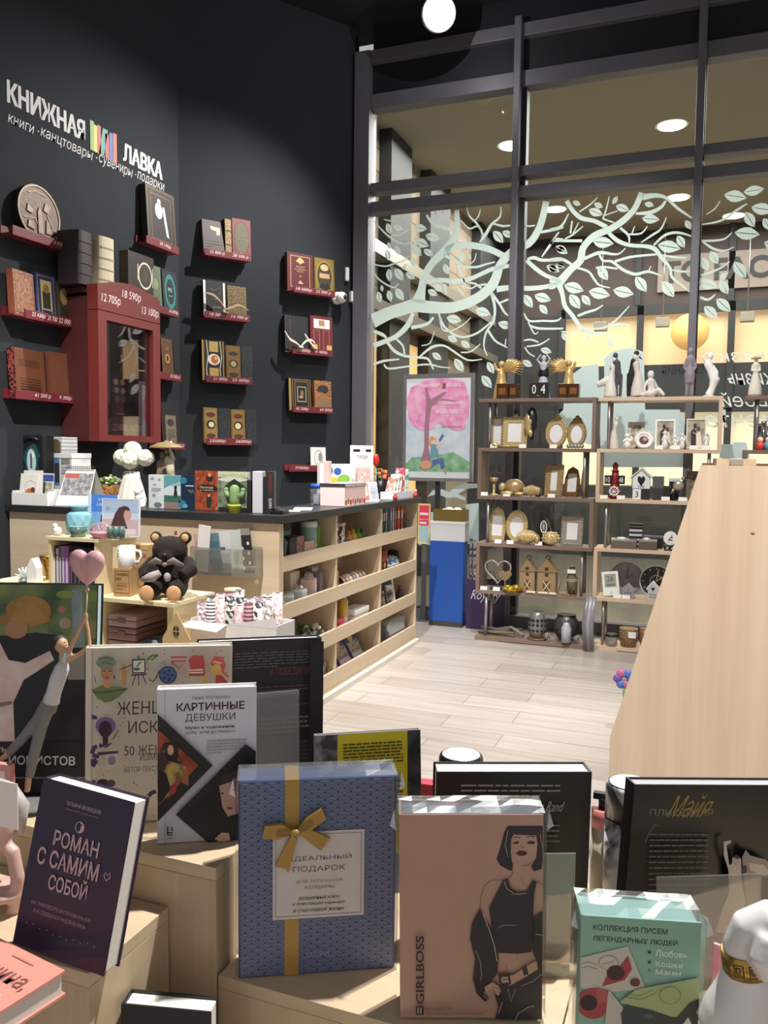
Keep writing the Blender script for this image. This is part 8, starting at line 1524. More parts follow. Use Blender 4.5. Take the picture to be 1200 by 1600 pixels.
# ---- white book with two black diamonds
def kart_art(P):
    RED = MIX('#7a2f26', '#b0552f', 30); 
    return [('r', .075, 0, .085, 1, '#b9b6bd'), tt(P, 'Анна Матвеева', 718, 532, 508, 955, '#8a8690'), tt(P, 'КАРТИННЫЕ', 624, 606, 556, 1048, '#4a1f28', bold=.02), tt(P, 'ДЕВУШКИ', 678, 678, 624, 990, '#5a4a54'), tt(P, 'Музы и художники:', 680, 722, 700, 990, '#3a2f36', bold=.015), tt(P, 'от Рафаэля до Пикассо', 680, 754, 730, 990, '#5a5058')]+ln_(P, 812, 770, 1062, 868, 5, '#9a96a0')+[
     pp(P, [(508,615),(850,935),(508,1285)], '#231f22'), pp(P, [(512,715),(762,935),(512,1185)], RED), pp(P, [(545,790),(610,800),(650,900),(690,960),(600,1100),(512,1180),(512,870)], MIX('#c9a860', '#3f2f28', 25, sharp=.05)), pe(P, 590, 840, 34, 44, '#c99a78'), pp(P, [(550,800),(600,775),(640,820),(630,900),(655,930),(560,900)], '#2a1d1a'), pe(P, 588, 838, 20, 32, '#d3a884'), pp(P, [(512,960),(560,980),(590,1080),(540,1150),(512,1170)], '#241c1c'), pp(P, [(660,950),(700,960),(700,1060),(660,1040)], '#a86a42'), pp(P, [(590,1060),(640,1010),(620,1100),(570,1140)], '#a5423a'),
     pp(P, [(1055,800),(1140,860),(1140,1420),(830,1420),(620,1240)], '#1d1a1d'), pp(P, [(1055,850),(1140,920),(1140,1380),(850,1385),(690,1240)], '#0f0e10'), pp(P, [(900,1000),(1010,960),(1140,980),(1140,1120),(1000,1090),(905,1080)], '#3a2a22'), pp(P, [(890,1060),(1000,1020),(1040,1100),(1010,1230),(945,1250),(910,1190)], '#c9a08c'), pe(P, 985, 1085, 14, 5, '#2a2020'), pe(P, 910, 1105, 10, 5, '#2a2020'), pe(P, 955, 1198, 20, 8, '#8a3f3c'), pp(P, [(862,1388),(905,1348),(950,1352),(960,1395),(900,1410)], '#c9a08c'),
     pp(P, [(566,1312),(574,1312),(574,1365),(566,1365)], '#231f22'), pp(P, [(594,1312),(602,1312),(602,1340),(594,1340)], '#231f22'), pp(P, [(574,1345),(602,1345),(602,1352),(574,1352)], '#231f22'), pp(P, [(574,1360),(602,1360),(602,1367),(574,1367)], '#231f22'), pp(P, [(578,1378),(598,1378),(598,1384),(578,1384)], '#6a666a')]
fb('book', 'white hardback with two black diamond portraits before the cream art book', (-.6418, .9685, ZA), 31.8, 0, .3, .137, .221, .022, '#d6d3da', kart_art, (120, 960), 4.0, group='books standing on the tall podium')
# ---- cream illustrated book
def zhen_art(P):
    G_, PUR, REDC, INK = '#6a7a4a', '#4a3060', '#b8443c', '#2f2a38'
    o = [('r', .0, 0, .04, 1, '#d9d2c2'), ('r', .042, 0, .046, 1, '#a9a290')]
    rr = random.Random(2)
    for k in range(170):
        u, v = .06+.92*rr.random(), .02+.96*rr.random()
        if v > .8 or u < .3 or v < .3: o.append(('e', u, v, .004, .003, ('#3a3340', '#7a4a50', '#5a5a40')[k % 3]))
    o += [pp(P, [(100,455),(170,425),(210,432),(330,445),(290,480),(230,525),(180,535),(130,500)], G_), ss(P, [(110,470),(180,470),(250,460),(310,450)], .01, '#46552f'), pp(P, [(178,400),(215,400),(218,435),(195,445),(176,435)], '#c58f62'), pe(P, 195, 340, 38, 58, '#b57f56'), pe(P, 190, 285, 60, 42, '#7d8a72'), ss(P, [(150,265),(190,255),(235,270)], .008, '#59634f'), ss(P, [(160,295),(190,288),(230,298)], .006, '#59634f'), ss(P, [(168,338),(186,338)], .005, INK), ss(P, [(204,338),(224,338)], .005, INK), pe(P, 196, 378, 10, 4, '#8a3a34'), pe(P, 240, 375, 5, 14, INK), ss(P, [(118,365),(128,410)], .006, '#4a5a7a'),
     pp(P, [(288,420),(285,340),(292,290),(312,300),(318,340),(312,425)], '#c08a55'), ss(P, [(272,330),(350,298)], .006, INK),
     pp(P, [(350,265),(432,262),(434,350),(352,352)], INK), pp(P, [(358,273),(426,270),(427,343),(359,345)], '#ddd6c4'), pe(P, 380, 325, 22, 10, '#5a6a58'), ss(P, [(380,310),(405,280)], .012, G_), ss(P, [(345,362),(440,356)], .01, INK), ss(P, [(372,362),(352,428)], .006, INK), ss(P, [(392,360),(392,425)], .006, INK), ss(P, [(415,358),(438,415)], .006, INK), ss(P, [(390,262),(392,240)], .008, INK),
     ss(P, [(445,268),(475,240),(512,240)], .018, G_), ss(P, [(470,268),(510,240)], .01, '#4a5f3a'), ss(P, [(455,385),(480,402),(505,370),(520,330)], .008, INK), pe(P, 572, 360, 56, 56, '#33466e'), pe(P, 572, 360, 44, 44, '#5a6d92'), pe(P, 572, 360, 10, 10, '#33466e')]
    for k in range(5): o.append(pe(P, 572+27*cos(k*1.257), 360+27*sin(k*1.257), 11, 11, '#2b3a5c'))
    o += [ss(P, [(588,250),(686,248)], .012, REDC), ss(P, [(592,275),(682,272),(640,318),(595,278)], .012, REDC), pp(P, [(700,262),(730,238),(790,240),(800,290),(800,365),(700,365),(712,320)], REDC), ss(P, [(705,330),(790,326)], .01, '#e8d9c8'), ss(P, [(705,345),(790,342)], .01, '#e8d9c8'), ss(P, [(665,320),(690,335)], .004, REDC), ss(P, [(662,345),(690,348)], .004, REDC), pp(P, [(790,430),(788,370),(812,340),(818,430)], '#d2a85e'),
     pe(P, 880, 320, 42, 50, '#d9a95e'), pp(P, [(828,290),(860,240),(910,248),(930,300),(915,340),(890,290)], '#c4554c'), ss(P, [(850,275),(905,285)], .008, '#ead2c2'), ss(P, [(905,330),(945,370)], .012, '#c4554c'), pp(P, [(870,360),(905,360),(940,400),(940,430),(862,430)], REDC), pe(P, 848, 295, 8, 4, INK),
     pp(P, [(102,600),(135,608),(140,630),(105,628)], PUR), pe(P, 190, 670, 62, 56, '#7a5a92'), pe(P, 188, 690, 40, 52, '#3a2136'), pp(P, [(172,730),(205,730),(205,790),(172,790)], '#3a2136'), ss(P, [(150,780),(190,800),(225,775)], .012, PUR), ss(P, [(105,840),(120,800),(165,790)], .03, PUR), ss(P, [(110,850),(150,858)], .03, PUR), pp(P, [(128,735),(140,735),(160,840),(148,842)], '#cfc7b6'), pp(P, [(140,830),(265,822),(268,840),(145,850)], PUR), pp(P, [(188,845),(262,838),(268,915),(200,925)], '#d2cbb9'), pe(P, 228, 880, 26, 30, '#8a86a0'), ss(P, [(235,750),(270,695)], .008, '#7a5a62'), pp(P, [(98,875),(130,865),(145,890),(120,925),(100,910)], PUR), pp(P, [(105,1000),(130,1000),(130,1030),(105,1030)], '#5a4a80'), pe(P, 175, 1020, 40, 26, INK), pe(P, 225, 1020, 26, 22, '#4a4160'), ss(P, [(455,1100),(470,1080),(500,1070)], .03, PUR),
     tt(P, 'ЖЕНЩИНЫ', 262, 618, 520, 760, INK), tt(P, 'ИСКУССТВЕ', 330, 715, 640, 860, INK), tt(P, '50 ЖЕНЩИН', 306, 862, 790, 690, '#3f3a48'), tt(P, 'ИЗМЕНИЛИ МИР', 404, 880, 838, 760, INK), tt(P, 'АВТОР ТЕКСТА И ИЛЛЮСТРАЦИЙ', 302, 960, 912, 820, INK)]
    return o
fb('book', 'cream hardback covered in small drawings of women behind the white book', (-.7424, .9925, ZA+.002), 33.6, 0, 1.0, .209, .263, .022, M('#cfc7b4', .6, 0, .07, 14), zhen_art, (120, 960), 4.0, group='books standing on the tall podium')
# ---- large art book with painted cover (plain stand-in picture)
def impr_art(P):
    GD = MIX('#39503a', '#8a9a5a', 14, c3='#22303a', sharp=.15); OCH = MIX('#8f6a34', '#a98044', 30); PINK = MIX('#cbb2ac', '#dccac2', 18); BLK = MIX('#17181c', '#22242a', 12)
    return [pp(P, [(-420,225),(690,225),(690,640),(-420,640)], GD), pp(P, [(470,260),(540,250),(560,640),(480,640)], MIX('#6a7d84', '#8fa0a0', 12)), pe(P, 430, 290, 60, 26, '#7d8f44'), pe(P, 600, 300, 50, 40, '#6f8a3c'), pe(P, 410, 390, 26, 20, '#b0706a'), pe(P, 430, 480, 40, 36, '#a5917a'), pe(P, 610, 520, 50, 60, '#8a8058'),
     pp(P, [(-420,640),(690,640),(690,1480),(-420,1480)], '#131317'), pp(P, [(-200,560),(60,560),(240,540),(390,560),(480,640),(560,900),(520,1240),(60,1300),(-200,1200)], BLK), pe(P, 190, 400, 150, 105, OCH), pe(P, 150, 455, 190, 40, OCH), pe(P, 110, 520, 75, 60, '#a87a5c'),
     pp(P, [(-200,620),(0,600),(60,720),(170,740),(330,660),(360,720),(240,800),(160,850),(90,1000),(100,1260),(-200,1260)], PINK), pp(P, [(0,1000),(80,990),(85,1010),(0,1030)], '#8a6a58'), pp(P, [(440,690),(560,670),(560,850),(450,850)], '#8f8a80'),
     pp(P, [(-420,1255),(690,1255),(690,1600),(-420,1600)], '#101013'), tt(P, 'СЛОВАРЬ', -230, 1322, 1286, 45, '#c9c9cc'), tt(P, 'ИМПРЕССИОНИСТОВ', -330, 1402, 1342, 498, '#d5d5d8', bold=.015), pp(P, [(-420,1490),(640,1490),(640,1497),(-420,1497)], '#8f8f94')]
fb('book', 'very large art book with dark garden painting cover behind the balloon figurine', (-.9968, .972, ZA+.004), 21.6, 6, .2, .239, .337, .028, '#14151a', impr_art, (0, 860), 4.212, pages=M('#a9c4cc', .5), group='books standing on the tall podium')
# ---- black book with red capitals
def pob_art(P):
    return ln_(P, 25, 205, 462, 320, 6, '#6a6668', .4, 3)+[tt(P, 'И ПОБЕДИЛИ', 228, 362, 312, 458, '#8a3a3c')]+ln_(P, 160, 400, 450, 470, 3, '#5f5a5c', .4, 5)+ln_(P, 160, 505, 450, 560, 2, '#7a3a40', .45, 7)+ln_(P, 160, 575, 450, 700, 4, '#8a8068', .45, 9)+ln_(P, 160, 715, 450, 880, 6, '#4a4648', .4, 11)+[pp(P, [(455,150),(548,146),(548,1000),(440,1000)], '#19181b')]
fb('book', 'tall black hardback with red capitals on its back, behind the cream book', (-.6721, 1.1711, ZA+.0025), 39.0, 3.0, 1.0, .205, .24, .03, '#2a2729', pob_art, (360, 960), 3.75, side='R', pages=STR('#f4f2f2', '#d8d2d6', 900, 1), group='books standing on the tall podium')
# ---- yellow panelled book
def yel_art(P):
    return [pp(P, [(490,700),(625,700),(625,1500),(490,1500)], MIX('#8f8d8d', '#3a393c', 40)), pp(P, [(1038,660),(1120,660),(1120,1500),(1038,1500)], MIX('#4a494c', '#1f1f22', 30)), pp(P, [(628,700),(1036,680),(1036,1400),(628,1400)], '#d8cb2a')]+ln_(P, 660, 735, 1005, 900, 8, '#4a4620', .5, 3)+ln_(P, 960, 950, 1005, 1100, 5, '#3a3618', .6, 5)
fb('book', 'grey marbled book with a wide yellow text panel behind the blue gift box', (-.4718, 1.17, ZB), 33.7, 7, .2, .173, .256, .014, '#8a888a', yel_art, (360, 960), 3.75, group='books standing on the low podiums')
# ---- black book with handwritten name
def rand_art(P):
    o = ln_(P, 442, 318, 970, 395, 3, '#8f8d90', .35, 2)
    o += [tt(P, 'Ayn Rand', 800, 482, 412, 968, '#a5a3a5', shear=.3)]+ln_(P, 790, 525, 965, 655, 5, '#6f6d70', .35, 4)
    return o
fb('book', 'thick black hardback with a pale handwritten signature behind the rose box', (-.2407, 1.1394, ZB+.001), 24.2, 0, .5, .225, .247, .04, M('#151416', .35), rand_art, (590, 1130), 3.403, side='R', pages=M('#e9e6da', .6), group='books standing on the low podiums')
# ---- dancer book
def maya_art(P):
    W1, W2 = '#b5aaa2', '#8a817c'
    return [tt(P, 'ПЛИСЕЦКАЯ', 480, 450, 405, 828, '#77716c'), tt(P, 'Майя', 575, 452, 325, 790, '#8a7434', shear=.45)]+[ss(P, [(455,590),(475,540),(510,490),(530,500)], .006, '#6a6560')]+ln_(P, 450, 530, 808, 880, 12, '#5a5654', .3, 6)+[
     pp(P, [(890,710),(940,640),(960,660),(965,780),(985,900),(960,1060),(900,1000),(870,1070),(820,1060),(860,930),(895,850)], W1), pp(P, [(865,565),(905,555),(905,570),(880,585),(895,690),(910,700),(890,718),(865,640)], W1), pe(P, 930, 668, 20, 26, '#a89a90'), pp(P, [(912,650),(935,635),(952,648),(945,660)], '#2a2626'), pp(P, [(965,650),(985,608),(1010,640),(1090,660),(1138,700),(1160,760),(1140,990),(1000,1000),(985,880),(975,780)], W2), pp(P, [(1000,680),(1080,690),(1130,740),(1080,750),(1010,720)], W1), pe(P, 978, 715, 14, 24, '#3a3432'), pp(P, [(1040,760),(1160,760),(1150,985),(1090,960)], '#6f6763'), ('r', 0, 0, 1, .05, '#5a5654')]
fb('book', 'large black hardback with a pale dancer and gold script on its cover', (.0127, 1.178, ZB+.0075), 29.5, 0, 3.0, .224, .247, .028, M('#141315', .3), maya_art, (880, 1150), 3.556, pages=M('#a9a6ac', .5), group='books standing on the low podiums')
# ---- mint box
def green_art(P):
    RD, BK = '#a8484a', '#3f4646'
    return [tt(P, 'КОЛЛЕКЦИЯ ПИСЕМ', 165, 1082, 1045, 580, '#3f4f48', bold=.02), tt(P, 'ЛЕГЕНДАРНЫХ ЛЮДЕЙ', 165, 1140, 1100, 636, '#3f4f48', bold=.02), tt(P, 'Любовь', 512, 1222, 1186, 692, '#dfe8e2', bold=.02), tt(P, 'Кошки', 512, 1278, 1246, 662, '#dfe8e2', bold=.02), tt(P, 'Мамы', 512, 1322, 1292, 652, '#dfe8e2', bold=.02), pe(P, 478, 1200, 9, 9, BK), pe(P, 478, 1254, 9, 9, BK), pe(P, 478, 1304, 9, 9, '#8a9a90'),
     pp(P, [(96,1228),(358,1165),(458,1402),(172,1428),(96,1390)], '#c9c4b6'), ss(P, [(100,1260),(140,1250),(190,1268)], .006, '#8a857a'), ss(P, [(100,1285),(140,1275),(190,1292)], .006, '#8a857a'), pe(P, 250, 1255, 58, 42, '#aaa497'), pe(P, 250, 1255, 50, 36, '#c9c4b6'), ss(P, [(220,1262),(280,1248)], .006, '#8a857a'),
     pp(P, [(358,1215),(380,1290),(340,1350),(270,1370),(215,1385),(250,1310),(310,1280)], RD), pe(P, 290, 1310, 50, 42, '#4a3030'), pe(P, 165, 1480, 90, 85, RD), pe(P, 140, 1475, 48, 44, '#3a2a2c'), pp(P, [(180,1390),(250,1410),(240,1470),(190,1480)], '#b5605c'), pe(P, 397, 1362, 28, 22, '#6a3a34'), ss(P, [(250,1500),(310,1540),(300,1600)], .012, '#6a3034'), pp(P, [(250,1400),(330,1500),(320,1600),(230,1600),(240,1480)], '#c4beb2'),
     pp(P, [(310,1470),(400,1400),(768,1330),(768,1430),(650,1555),(600,1550)], '#a9b582'), ss(P, [(330,1420),(420,1435),(500,1400)], .006, '#7f8a60'), ss(P, [(340,1440),(430,1455),(510,1418)], .006, '#7f8a60'), pe(P, 590, 1430, 62, 52, '#8f9a6c'), pe(P, 590, 1430, 54, 44, '#a9b582'), pp(P, [(318,1530),(350,1485),(480,1510),(620,1560),(700,1470),(768,1440),(768,1620),(330,1620)], BK), pp(P, [(660,1590),(690,1550),(710,1590)], '#d9d9d2'), pe(P, 470, 1545, 26, 14, '#5a6262')]
t = fb('letter_box', 'mint green boxed set with envelopes and poppies printed on its front', (-.0472, .8999, ZB), 15.6, 0, 0, .127, .202, .048, M('#8fb8a4', .4), green_art, (880, 1150), 3.556, 'gift box', pages=M('#a5cdb8', .4))
film_wrap(t, .127, .048, .202, 9)
# ---- violet book leaning on the tall podium
def purp_art(P):
    PK = '#c3a9ae'
    return [('p', clip([(.25, 0), (1, 0), (1, .17), (.8, .13), (.5, .06)]), '#3d1d3c'), ('p', clip([(.55, 0), (1, 0), (1, .1), (.8, .07)]), '#4d2340'),
     ('t', 'ТАТЬЯНА МУЖИЦКАЯ', .3, .875, .68, .905, PK), ('r', .3, .856, .66, .861, '#8a6f80'), ('e', .49, .775, .05, .034, PK), ('e', .475, .775, .025, .028, '#2c1c3c'), ('e', .5, .79, .01, .007, '#2c1c3c'),
     ('t', 'РОМАН', .24, .63, .73, .725, PK, dict(bold=.02)), ('t', 'С САМИМ', .1, .5, .77, .605, PK, dict(bold=.02)), ('t', 'СОБОЙ', .27, .375, .69, .49, PK, dict(bold=.02)), ('s', [(.86, .525), (.83, .55), (.845, .57), (.865, .555), (.885, .575), (.9, .553), (.86, .525)], .009, PK),
     ('t', 'КАК УРАВНОВЕСИТЬ ВНУТРЕННИЕ ИНЬ И ЯН', .13, .268, .78, .29, '#a88f9c'), ('t', 'И НЕ ОТВЛЕКАТЬСЯ НА ВСЯКУЮ ХРЕНЬ', .17, .222, .74, .246, '#a88f9c')]+[('e', .12+.075*k, .13+.02*abs(k-5)/5+.01*(k % 2), .005, .003, '#c9b0b8') for k in range(11)]
fb('book', 'dark violet hardback with pale brush lettering leaning on the tall podium', (-.7113, .7503, ZC+.003), 3.2, 10.8, 5.2, .136, .204, .032, M('#2c1c3c', .35, 0, .15, 6), purp_art, group='books standing on the low podiums')
# ---- pink book lying flat
c = onZ(102, 1515, .812); e1 = onZ(0, 1465, .812)-c; ang = math.atan2(-e1.y, -e1.x)
t = thing('book', 'salmon pink book lying flat at the end of the front podium', 'book', (c.x, c.y, .7812), ang); PKB = M('#d98f80', .5)
b = MB(); b.box((-.15, -.21, .027), (0, 0, .03), PKB); b.box((-.15, -.21, 0), (0, 0, .003), PKB); b.box((-.15, -.21, .003), (-.147, 0, .027), PKB)
b.T = Matrix.Rotation(-pi/2, 4, 'X'); 
b.T = Matrix.Translation((0, 0, .0304)) @ Matrix(((1, 0, 0, 0), (0, 0, 1, 0), (0, -1, 0, 0), (0, 0, 0, 1))); b.T = Matrix.Translation((0, 0, .0304)) @ Matrix.Rotation(-pi/2, 4, 'X')
paint(b, [('t', 'Женщина,', .1, .74, .93, .87, '#7a4a44', dict(bold=.01)), ('t', 'КОТОРАЯ', .1, .6, .86, .69, '#f2e2da', dict(bold=.03)), ('t', 'ТВОРИТ', .1, .47, .8, .56, '#f2e2da', dict(bold=.03)), ('r', .5, .93, .75, .94, '#b5766a')], -.15, -.21, .15, .21, 0); b.build('cover', t)
b = MB(); b.box((-.146, -.207, .0031), (-.003, -.003, .0269), STR('#efe8e2', '#cfc4bd', 700, 2)); b.build('pages', t)
# ---- book end peeping up between the podiums
t = thing('book', 'black book with white page edge standing low before the tall podium', 'book', (-.622, .80, .4985), .25)
b = MB(); b.box((-.03, 0, 0), (.085, .003, .218), BLACK); b.box((-.03, .027, 0), (.085, .03, .218), BLACK); b.box((-.03, .003, 0), (-.027, .027, .218), BLACK); b.build('cover', t)
b = MB(); b.box((-.0265, .0032, .002), (.083, .0268, .215), PAPER); b.build('pages', t)
# ---- clear acrylic plates
def plate(name, label, loc, yaw, w_, h_, lean, m, foot=.05):
    t = thing(name, label, 'stand'); t.rotation_mode = 'YXZ'; t.location = loc; t.rotation_euler = (-R(lean), 0, R(yaw))
    b = MB(); b.box((-w_/2, 0, 0), (w_/2, .003, h_), m, .0006); b.build('plate', t)
    b = MB(); b.box((-w_/2, -.02, .0), (w_/2, -.0005, .003), m); b.box((-w_/2, -.023, 0), (w_/2, -.0205, .018), m); b.build('lip', t)
    return t
SMK = GLASS('#dcd4cc', .07, .03, .2)
p = onY(428, 1200, 1.1); 
plate('acrylic_stand', 'smoky clear acrylic plate before the tall black hardback', (onY(432, 1150, 1.135).x, 1.135, ZA), 39, .075, onY(430, 1087, 1.12).z-ZA, 2, SMK)
plate('acrylic_stand', 'narrow smoky acrylic plate before the signed black hardback', (-.168, 1.098, ZB), 24.2, .05, onY(858, 1325, 1.11).z-ZB, 0, SMK)
plate('acrylic_stand', 'wide clear acrylic plate leaning before the dancer book', (onY(1110, 1500, 1.10).x, 1.098, ZB), 26, .14, onY(1110, 1373, 1.10).z-ZB, 4, GLASS('#e8e5e2', .07, .03, .10))
# ---- flasks
def flask(px, py, Y, r_, body, label, marb=False):
    p = onY(px, py, Y); h_ = p.z-ZB
    t = thing('thermos_flask', label, 'flask', (p.x, Y, ZB), 0, None)
    b = MB(); b.lathe([(r_*.95, 0), (r_, .004), (r_, h_*.74)], body, n=36); b.build('body', t)
    b = MB(); b.lathe([(r_*1.015, h_*.74), (r_*1.015, h_*.755)], BLACK, n=36); b.build('gasket', t)
    b = MB(); b.lathe([(r_, h_*.7555), (r_, h_*.965), (r_*.95, h_*.99), (r_*.88, h_*.995)], body, n=36); b.build('cap', t)
    b = MB(); b.lathe([(r_*.86, h_*.9955), (r_*.84, h_)], CHROME, n=36); b.lathe([(r_*.9, h_*.99), (r_*.9, h_*.997), (r_*.87, h_*.997)], BLACK, n=36); b.build('cap_disc', t)
flask(720.5, 1178, 1.295, .037, M('#19181b', .25), 'black thermos flask with a brushed steel cap behind the black hardback')
flask(985, 1222, 1.26, .036, MIX('#dedddd', '#4a484c', 9, .35, sharp=.04, dist=2.), 'white marbled thermos flask beside the dancer book')
x = onY(942, 1300, 1.29).x; hb = onY(942, 1238, 1.29).z-ZB
t = thing('spray_bottle', 'pale bottle with a pink collar and black nozzle behind the flask', 'bottle', (x, 1.29, ZB))
b = MB(); b.lathe([(.016, 0), (.018, .004), (.018, hb*.7)], M('#cfc3b0', .4), n=18); b.build('body', t)
b = MB(); b.lathe([(.0185, hb*.7), (.0185, hb*.86)], M('#cf7f78', .4), n=18); b.build('collar', t)
b = MB(); b.lathe([(.008, hb*.86), (.008, hb*.96)], BLACK, n=12); b.box((-.016, -.006, hb*.94), (.008, .006, hb), BLACK, .002); b.build('nozzle', t)
x = onY(668, 1300, 1.315).x; hb = onY(668, 1226, 1.315).z-ZB
boxy('pencil_case', 'upright pink case with a black flap behind the yellow panelled book', 'case', (x, 1.322, ZB), (.03, .02, hb), '#dba0a4', rz=.1, lid=(.022, '#c43a52'), art=[('r', 0, .8, 1, .9, '#1d1a1c')])
# ---- girl with the heart balloon
bs = onZ(46, 1263, ZA); Yg = bs.y
def G(x, y, dy=0): p = onY(x, y, Yg+dy); return (p.x-bs.x, p.y-bs.y, p.z-ZA)
t = thing('girl_figurine', 'tall slim girl figurine reaching up to a pink heart balloon', 'figurine', (bs.x, Yg, ZA)); u = .00094
SK = M('#c29a7a', .5); GRY = M('#77767a', .6, 0, .15, 30); TOPW = M('#c6c7cb', .55)
b = MB()
for pts, rr in ((((78, 1098), (63, 1138), (52, 1180), (45, 1215), (42, 1238)), (9, 8.5, 7.5, 5.5, 5)), (((74, 1100), (58, 1124), (36, 1152), (12, 1178), (-2, 1190)), (9, 8, 7, 5.5, 4.5)), (((76, 1108), (82, 1088), (90, 1065), (96, 1046), (97, 1034)), (10.5, 9.5, 10.5, 10, 5)), (((97, 1034), (96, 1024)), (4.5, 4.5)), (((103, 1030), (112, 1008), (121, 990), (129, 972), (134, 962)), (5.5, 4.2, 3.6, 3.2, 3.6)), (((103, 1032), (125, 1022), (140, 1008), (138, 985), (133, 964)), (5.5, 4.2, 3.8, 3.3, 3.6))):
    b.tube([G(*p) for p in pts], [r_*u for r_ in rr], SK, 10)
b.ell(G(96, 1008), (10.5*u, 11*u, 13*u), SK, 14); b.ell(G(134, 962), (4.5*u, 4*u, 7*u), SK, 10); b.build('body', t, remesh=.0026)
b = MB()
for pts, rr in ((((79, 1096), (64, 1137), (53, 1180), (46, 1214)), (11.5, 10, 9, 7.5)), (((75, 1098), (59, 1124), (37, 1152), (14, 1177)), (11, 9.5, 8.5, 7.5)), (((76, 1112), (81, 1092)), (12.5, 11.5))): b.tube([G(*p) for p in pts], [r_*u for r_ in rr], GRY, 12)
b.build('trousers', t, remesh=.0028)
b = MB(); b.tube([G(80, 1096), G(84, 1082), (G(90, 1062)), G(97, 1044), G(100, 1034)], [13.5*u, 11.5*u, 12.5*u, 11.5*u, 6.5*u], TOPW, 14); b.tube([G(100, 1034), G(108, 1020)], [7*u, 5.6*u], TOPW, 10); b.build('top', t)
HR = M('#2f2523', .6); b = MB(); b.ell(G(93, 1003, .002), (12*u, 12.5*u, 11.5*u), HR, 14); b.ell(G(86, 1012, .003), (7*u, 8*u, 9*u), HR, 10); b.build('hair', t)
b = MB(); b.ell(G(104, 1008, -.004), (2*u, 2*u, 1.4*u), M('#b08466', .5), 6); b.ell(G(101, 1004, -.009), (1.2*u, .8*u, 1.2*u), BLACK, 6); b.build('face', t)
b = MB(); b.tube([G(134, 968), G(135.5, 945), G(136, 924)], .0011, M('#d9b9a9', .5), 6); b.build('balloon_stick', t)
BP = M('#cf9fa2', .35); c = Vector(G(136, 888)); S_ = 34*u
b = MB()
for sx in (-1, 1):
    pts = [(sx*.46*S_*(1-k_)**.8, .0, .36*S_-1.12*S_*k_) for k_ in (0, .2, .4, .6, .8, 1.)]; old = b.T
    b.T = Matrix.Translation(c) @ Matrix.Diagonal((1, .72, 1, 1))
    b.ell(pts[0], .5*S_, BP, 18); b.tube(pts, [.5*S_, .49*S_, .43*S_, .33*S_, .2*S_, .07*S_], BP, 16); b.T = old
b.T = Matrix.Translation(c) @ Matrix.Diagonal((1, .72, 1, 1)); b.ell((0, 0, .18*S_), (.5*S_, .5*S_, .5*S_), BP, 16); b.T = Matrix()
b.tube([G(136, 919), G(136, 925)], [3.5*u, 5*u], BP, 10); b.build('heart_balloon', t, remesh=.0022)
b = MB(); b.ell((0.0, 0, .006), (.04, .03, .006), M('#6f6c6c', .6, 0, .2, 40), 16); b.build('base', t)
# ---- pink ornament and small pink frame at the end of the podiums
p = onY(5, 1470, .815)
t = thing('pink_ornament', 'pale pink looped ornament with a white price card, beside the violet book', 'ornament', (p.x, .815, ZC+.013)); PC = M('#cfa9a0', .3); k = .00079
def H(x, y, dy=0): q = onY(x, y, .815+dy); return (q.x-p.x, dy, q.z-ZC)
b = MB(); b.tube([H(2, 1330), H(20, 1345), H(28, 1385), H(24, 1430), H(10, 1462), H(-2, 1478)], [11*k, 12*k, 12*k, 12*k, 12*k, 14*k], PC, 12); b.tube([H(2, 1330), H(-20, 1345), H(-30, 1390), H(-20, 1440), H(-6, 1478)], [12*k, 13*k, 13*k, 13*k, 14*k], PC, 12)
b.tube([H(4, 1336), H(8, 1310), H(8, 1290)], [13*k, 16*k, 14*k], PC, 12); b.ell((0, 0, .012), (.035, .03, .012), PC, 14); b.build('loops', t, remesh=.003)
b = MB(); b.tube([H(-10, 1240, .02), H(14, 1250, .02), H(34, 1275, .02), (H(30, 1310, .02)), H(8, 1316, .02)], [14*k, 16*k, 14*k, 11*k, 9*k], M('#b5b0ae', .5), 10); b.build('grey_shawl', t)
b = MB(); q0, q1 = H(-14, 1302, -.025), H(28, 1240, -.025); b.box((q0[0], -.026, q0[2]), (q1[0], -.025, q1[2]), CARD); b.build('price_card', t)
p = onY(2, 1245, .93)
t = thing('framed_photo', 'little pink frame with a pale mount beside the balloon figurine', 'photo frame', (p.x, .925, ZA), .1); hb = onY(8, 1196, .925).z-ZA; wb = .04
b = MB(); b.ring(rect(-wb, 0, wb*.55, hb), rect(-wb+.01, .01, wb*.55-.01, hb-.01), 0, .01, M('#cf8f92', .4)); b.build('surround', t)
b = MB(); b.box((-wb+.01, .004, .01), (wb*.55-.01, .006, hb-.01), M('#ead8d4')); paint(b, [('e', .5, .5, .25, .25, '#c9a860')], -wb+.01, .01, wb*1.55-.02, hb-.02, .0035); b.build('picture', t)
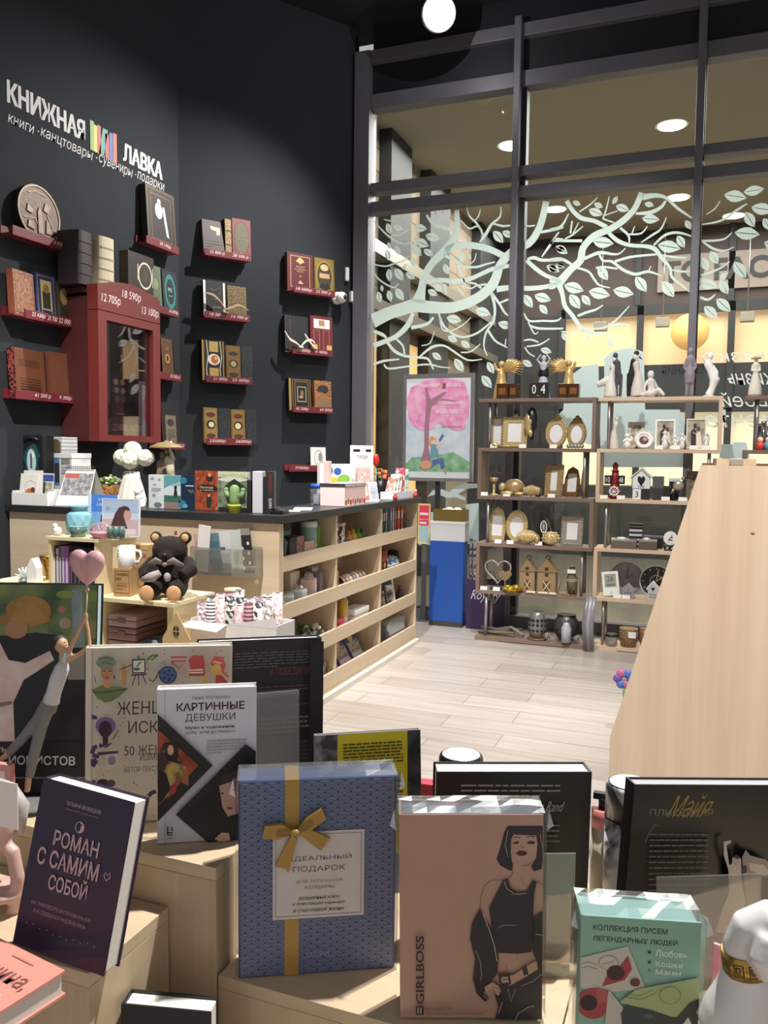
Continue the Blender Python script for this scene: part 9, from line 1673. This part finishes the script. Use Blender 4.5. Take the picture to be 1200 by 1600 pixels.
# ---- white sculpture with the golden cuff
Yw = .90
def K(x, y, dy=0): q = onY(x, y, Yw+dy); return (q.x-pw.x, dy, q.z-ZB)
pw = onY(1165, 1600, Yw); CER = M('#e6e2e2', .25, 0, .03); k = .00072
t = thing('white_sculpture', 'glossy white bowed animal sculpture with a golden patterned collar', 'sculpture', (pw.x, Yw, ZB))
b = MB(); b.tube([K(1228, 1500), K(1222, 1458), K(1200, 1440), K(1176, 1452), K(1164, 1480), K(1166, 1510), K(1160, 1545), K(1148, 1580), K(1140, 1608)], [24*k, 30*k, 31*k, 31*k, 31*k, 30*k, 36*k, 44*k, 48*k], CER, 16)
b.tube([K(1190, 1540), K(1215, 1560), K(1228, 1606)], [30*k, 40*k, 44*k], CER, 14); b.tube([K(1200, 1462, -.02), K(1190, 1500, -.028), K(1200, 1530, -.02)], [16*k, 18*k, 10*k], CER, 10); b.build('figure', t, remesh=.0032)
b = MB(); a0, a1 = Vector(K(1163, 1482)), Vector(K(1167, 1516)); ax = (a1-a0).normalized(); q = ax.to_track_quat('Z', 'Y').to_matrix().to_4x4(); b.T = Matrix.Translation(a0) @ q
GO = M('#b89850', .25, .8, .15, 50); L_ = (a1-a0).length; b.lathe([(31.5*k, 0), (32.5*k, 0), (32.8*k, L_), (31.5*k, L_)], GO, n=30)
for j in range(10):
    a = 2*pi*j/10; old = b.T; b.T = b.T @ Matrix.Rotation(a, 4, 'Z') @ Matrix.Translation((0, -33*k, 0)); paint(b, [('f', .1, .1, .9, .9, .0012, '#4a3a1c'), ('f', .35, .3, .75, .7, .0012, '#4a3a1c')], -.0065, L_*.15, .013, L_*.7, -.0003); b.T = old
b.build('collar', t)
p = onY(1130, 1545, .95)
b = MB(); b.T = Matrix.Rotation(-.3, 4, 'Z'); b.box((-.012, -.002, 0), (.016, .002, onY(1120, 1480, .95).z-ZB), MIX('#dc6f80', '#f0b9bc', 20), .0008); o = b.build('pink_card', None, (p.x, .955, ZB)); tag(o, 'glossy pink card standing between the mint box and white sculpture', 'card')
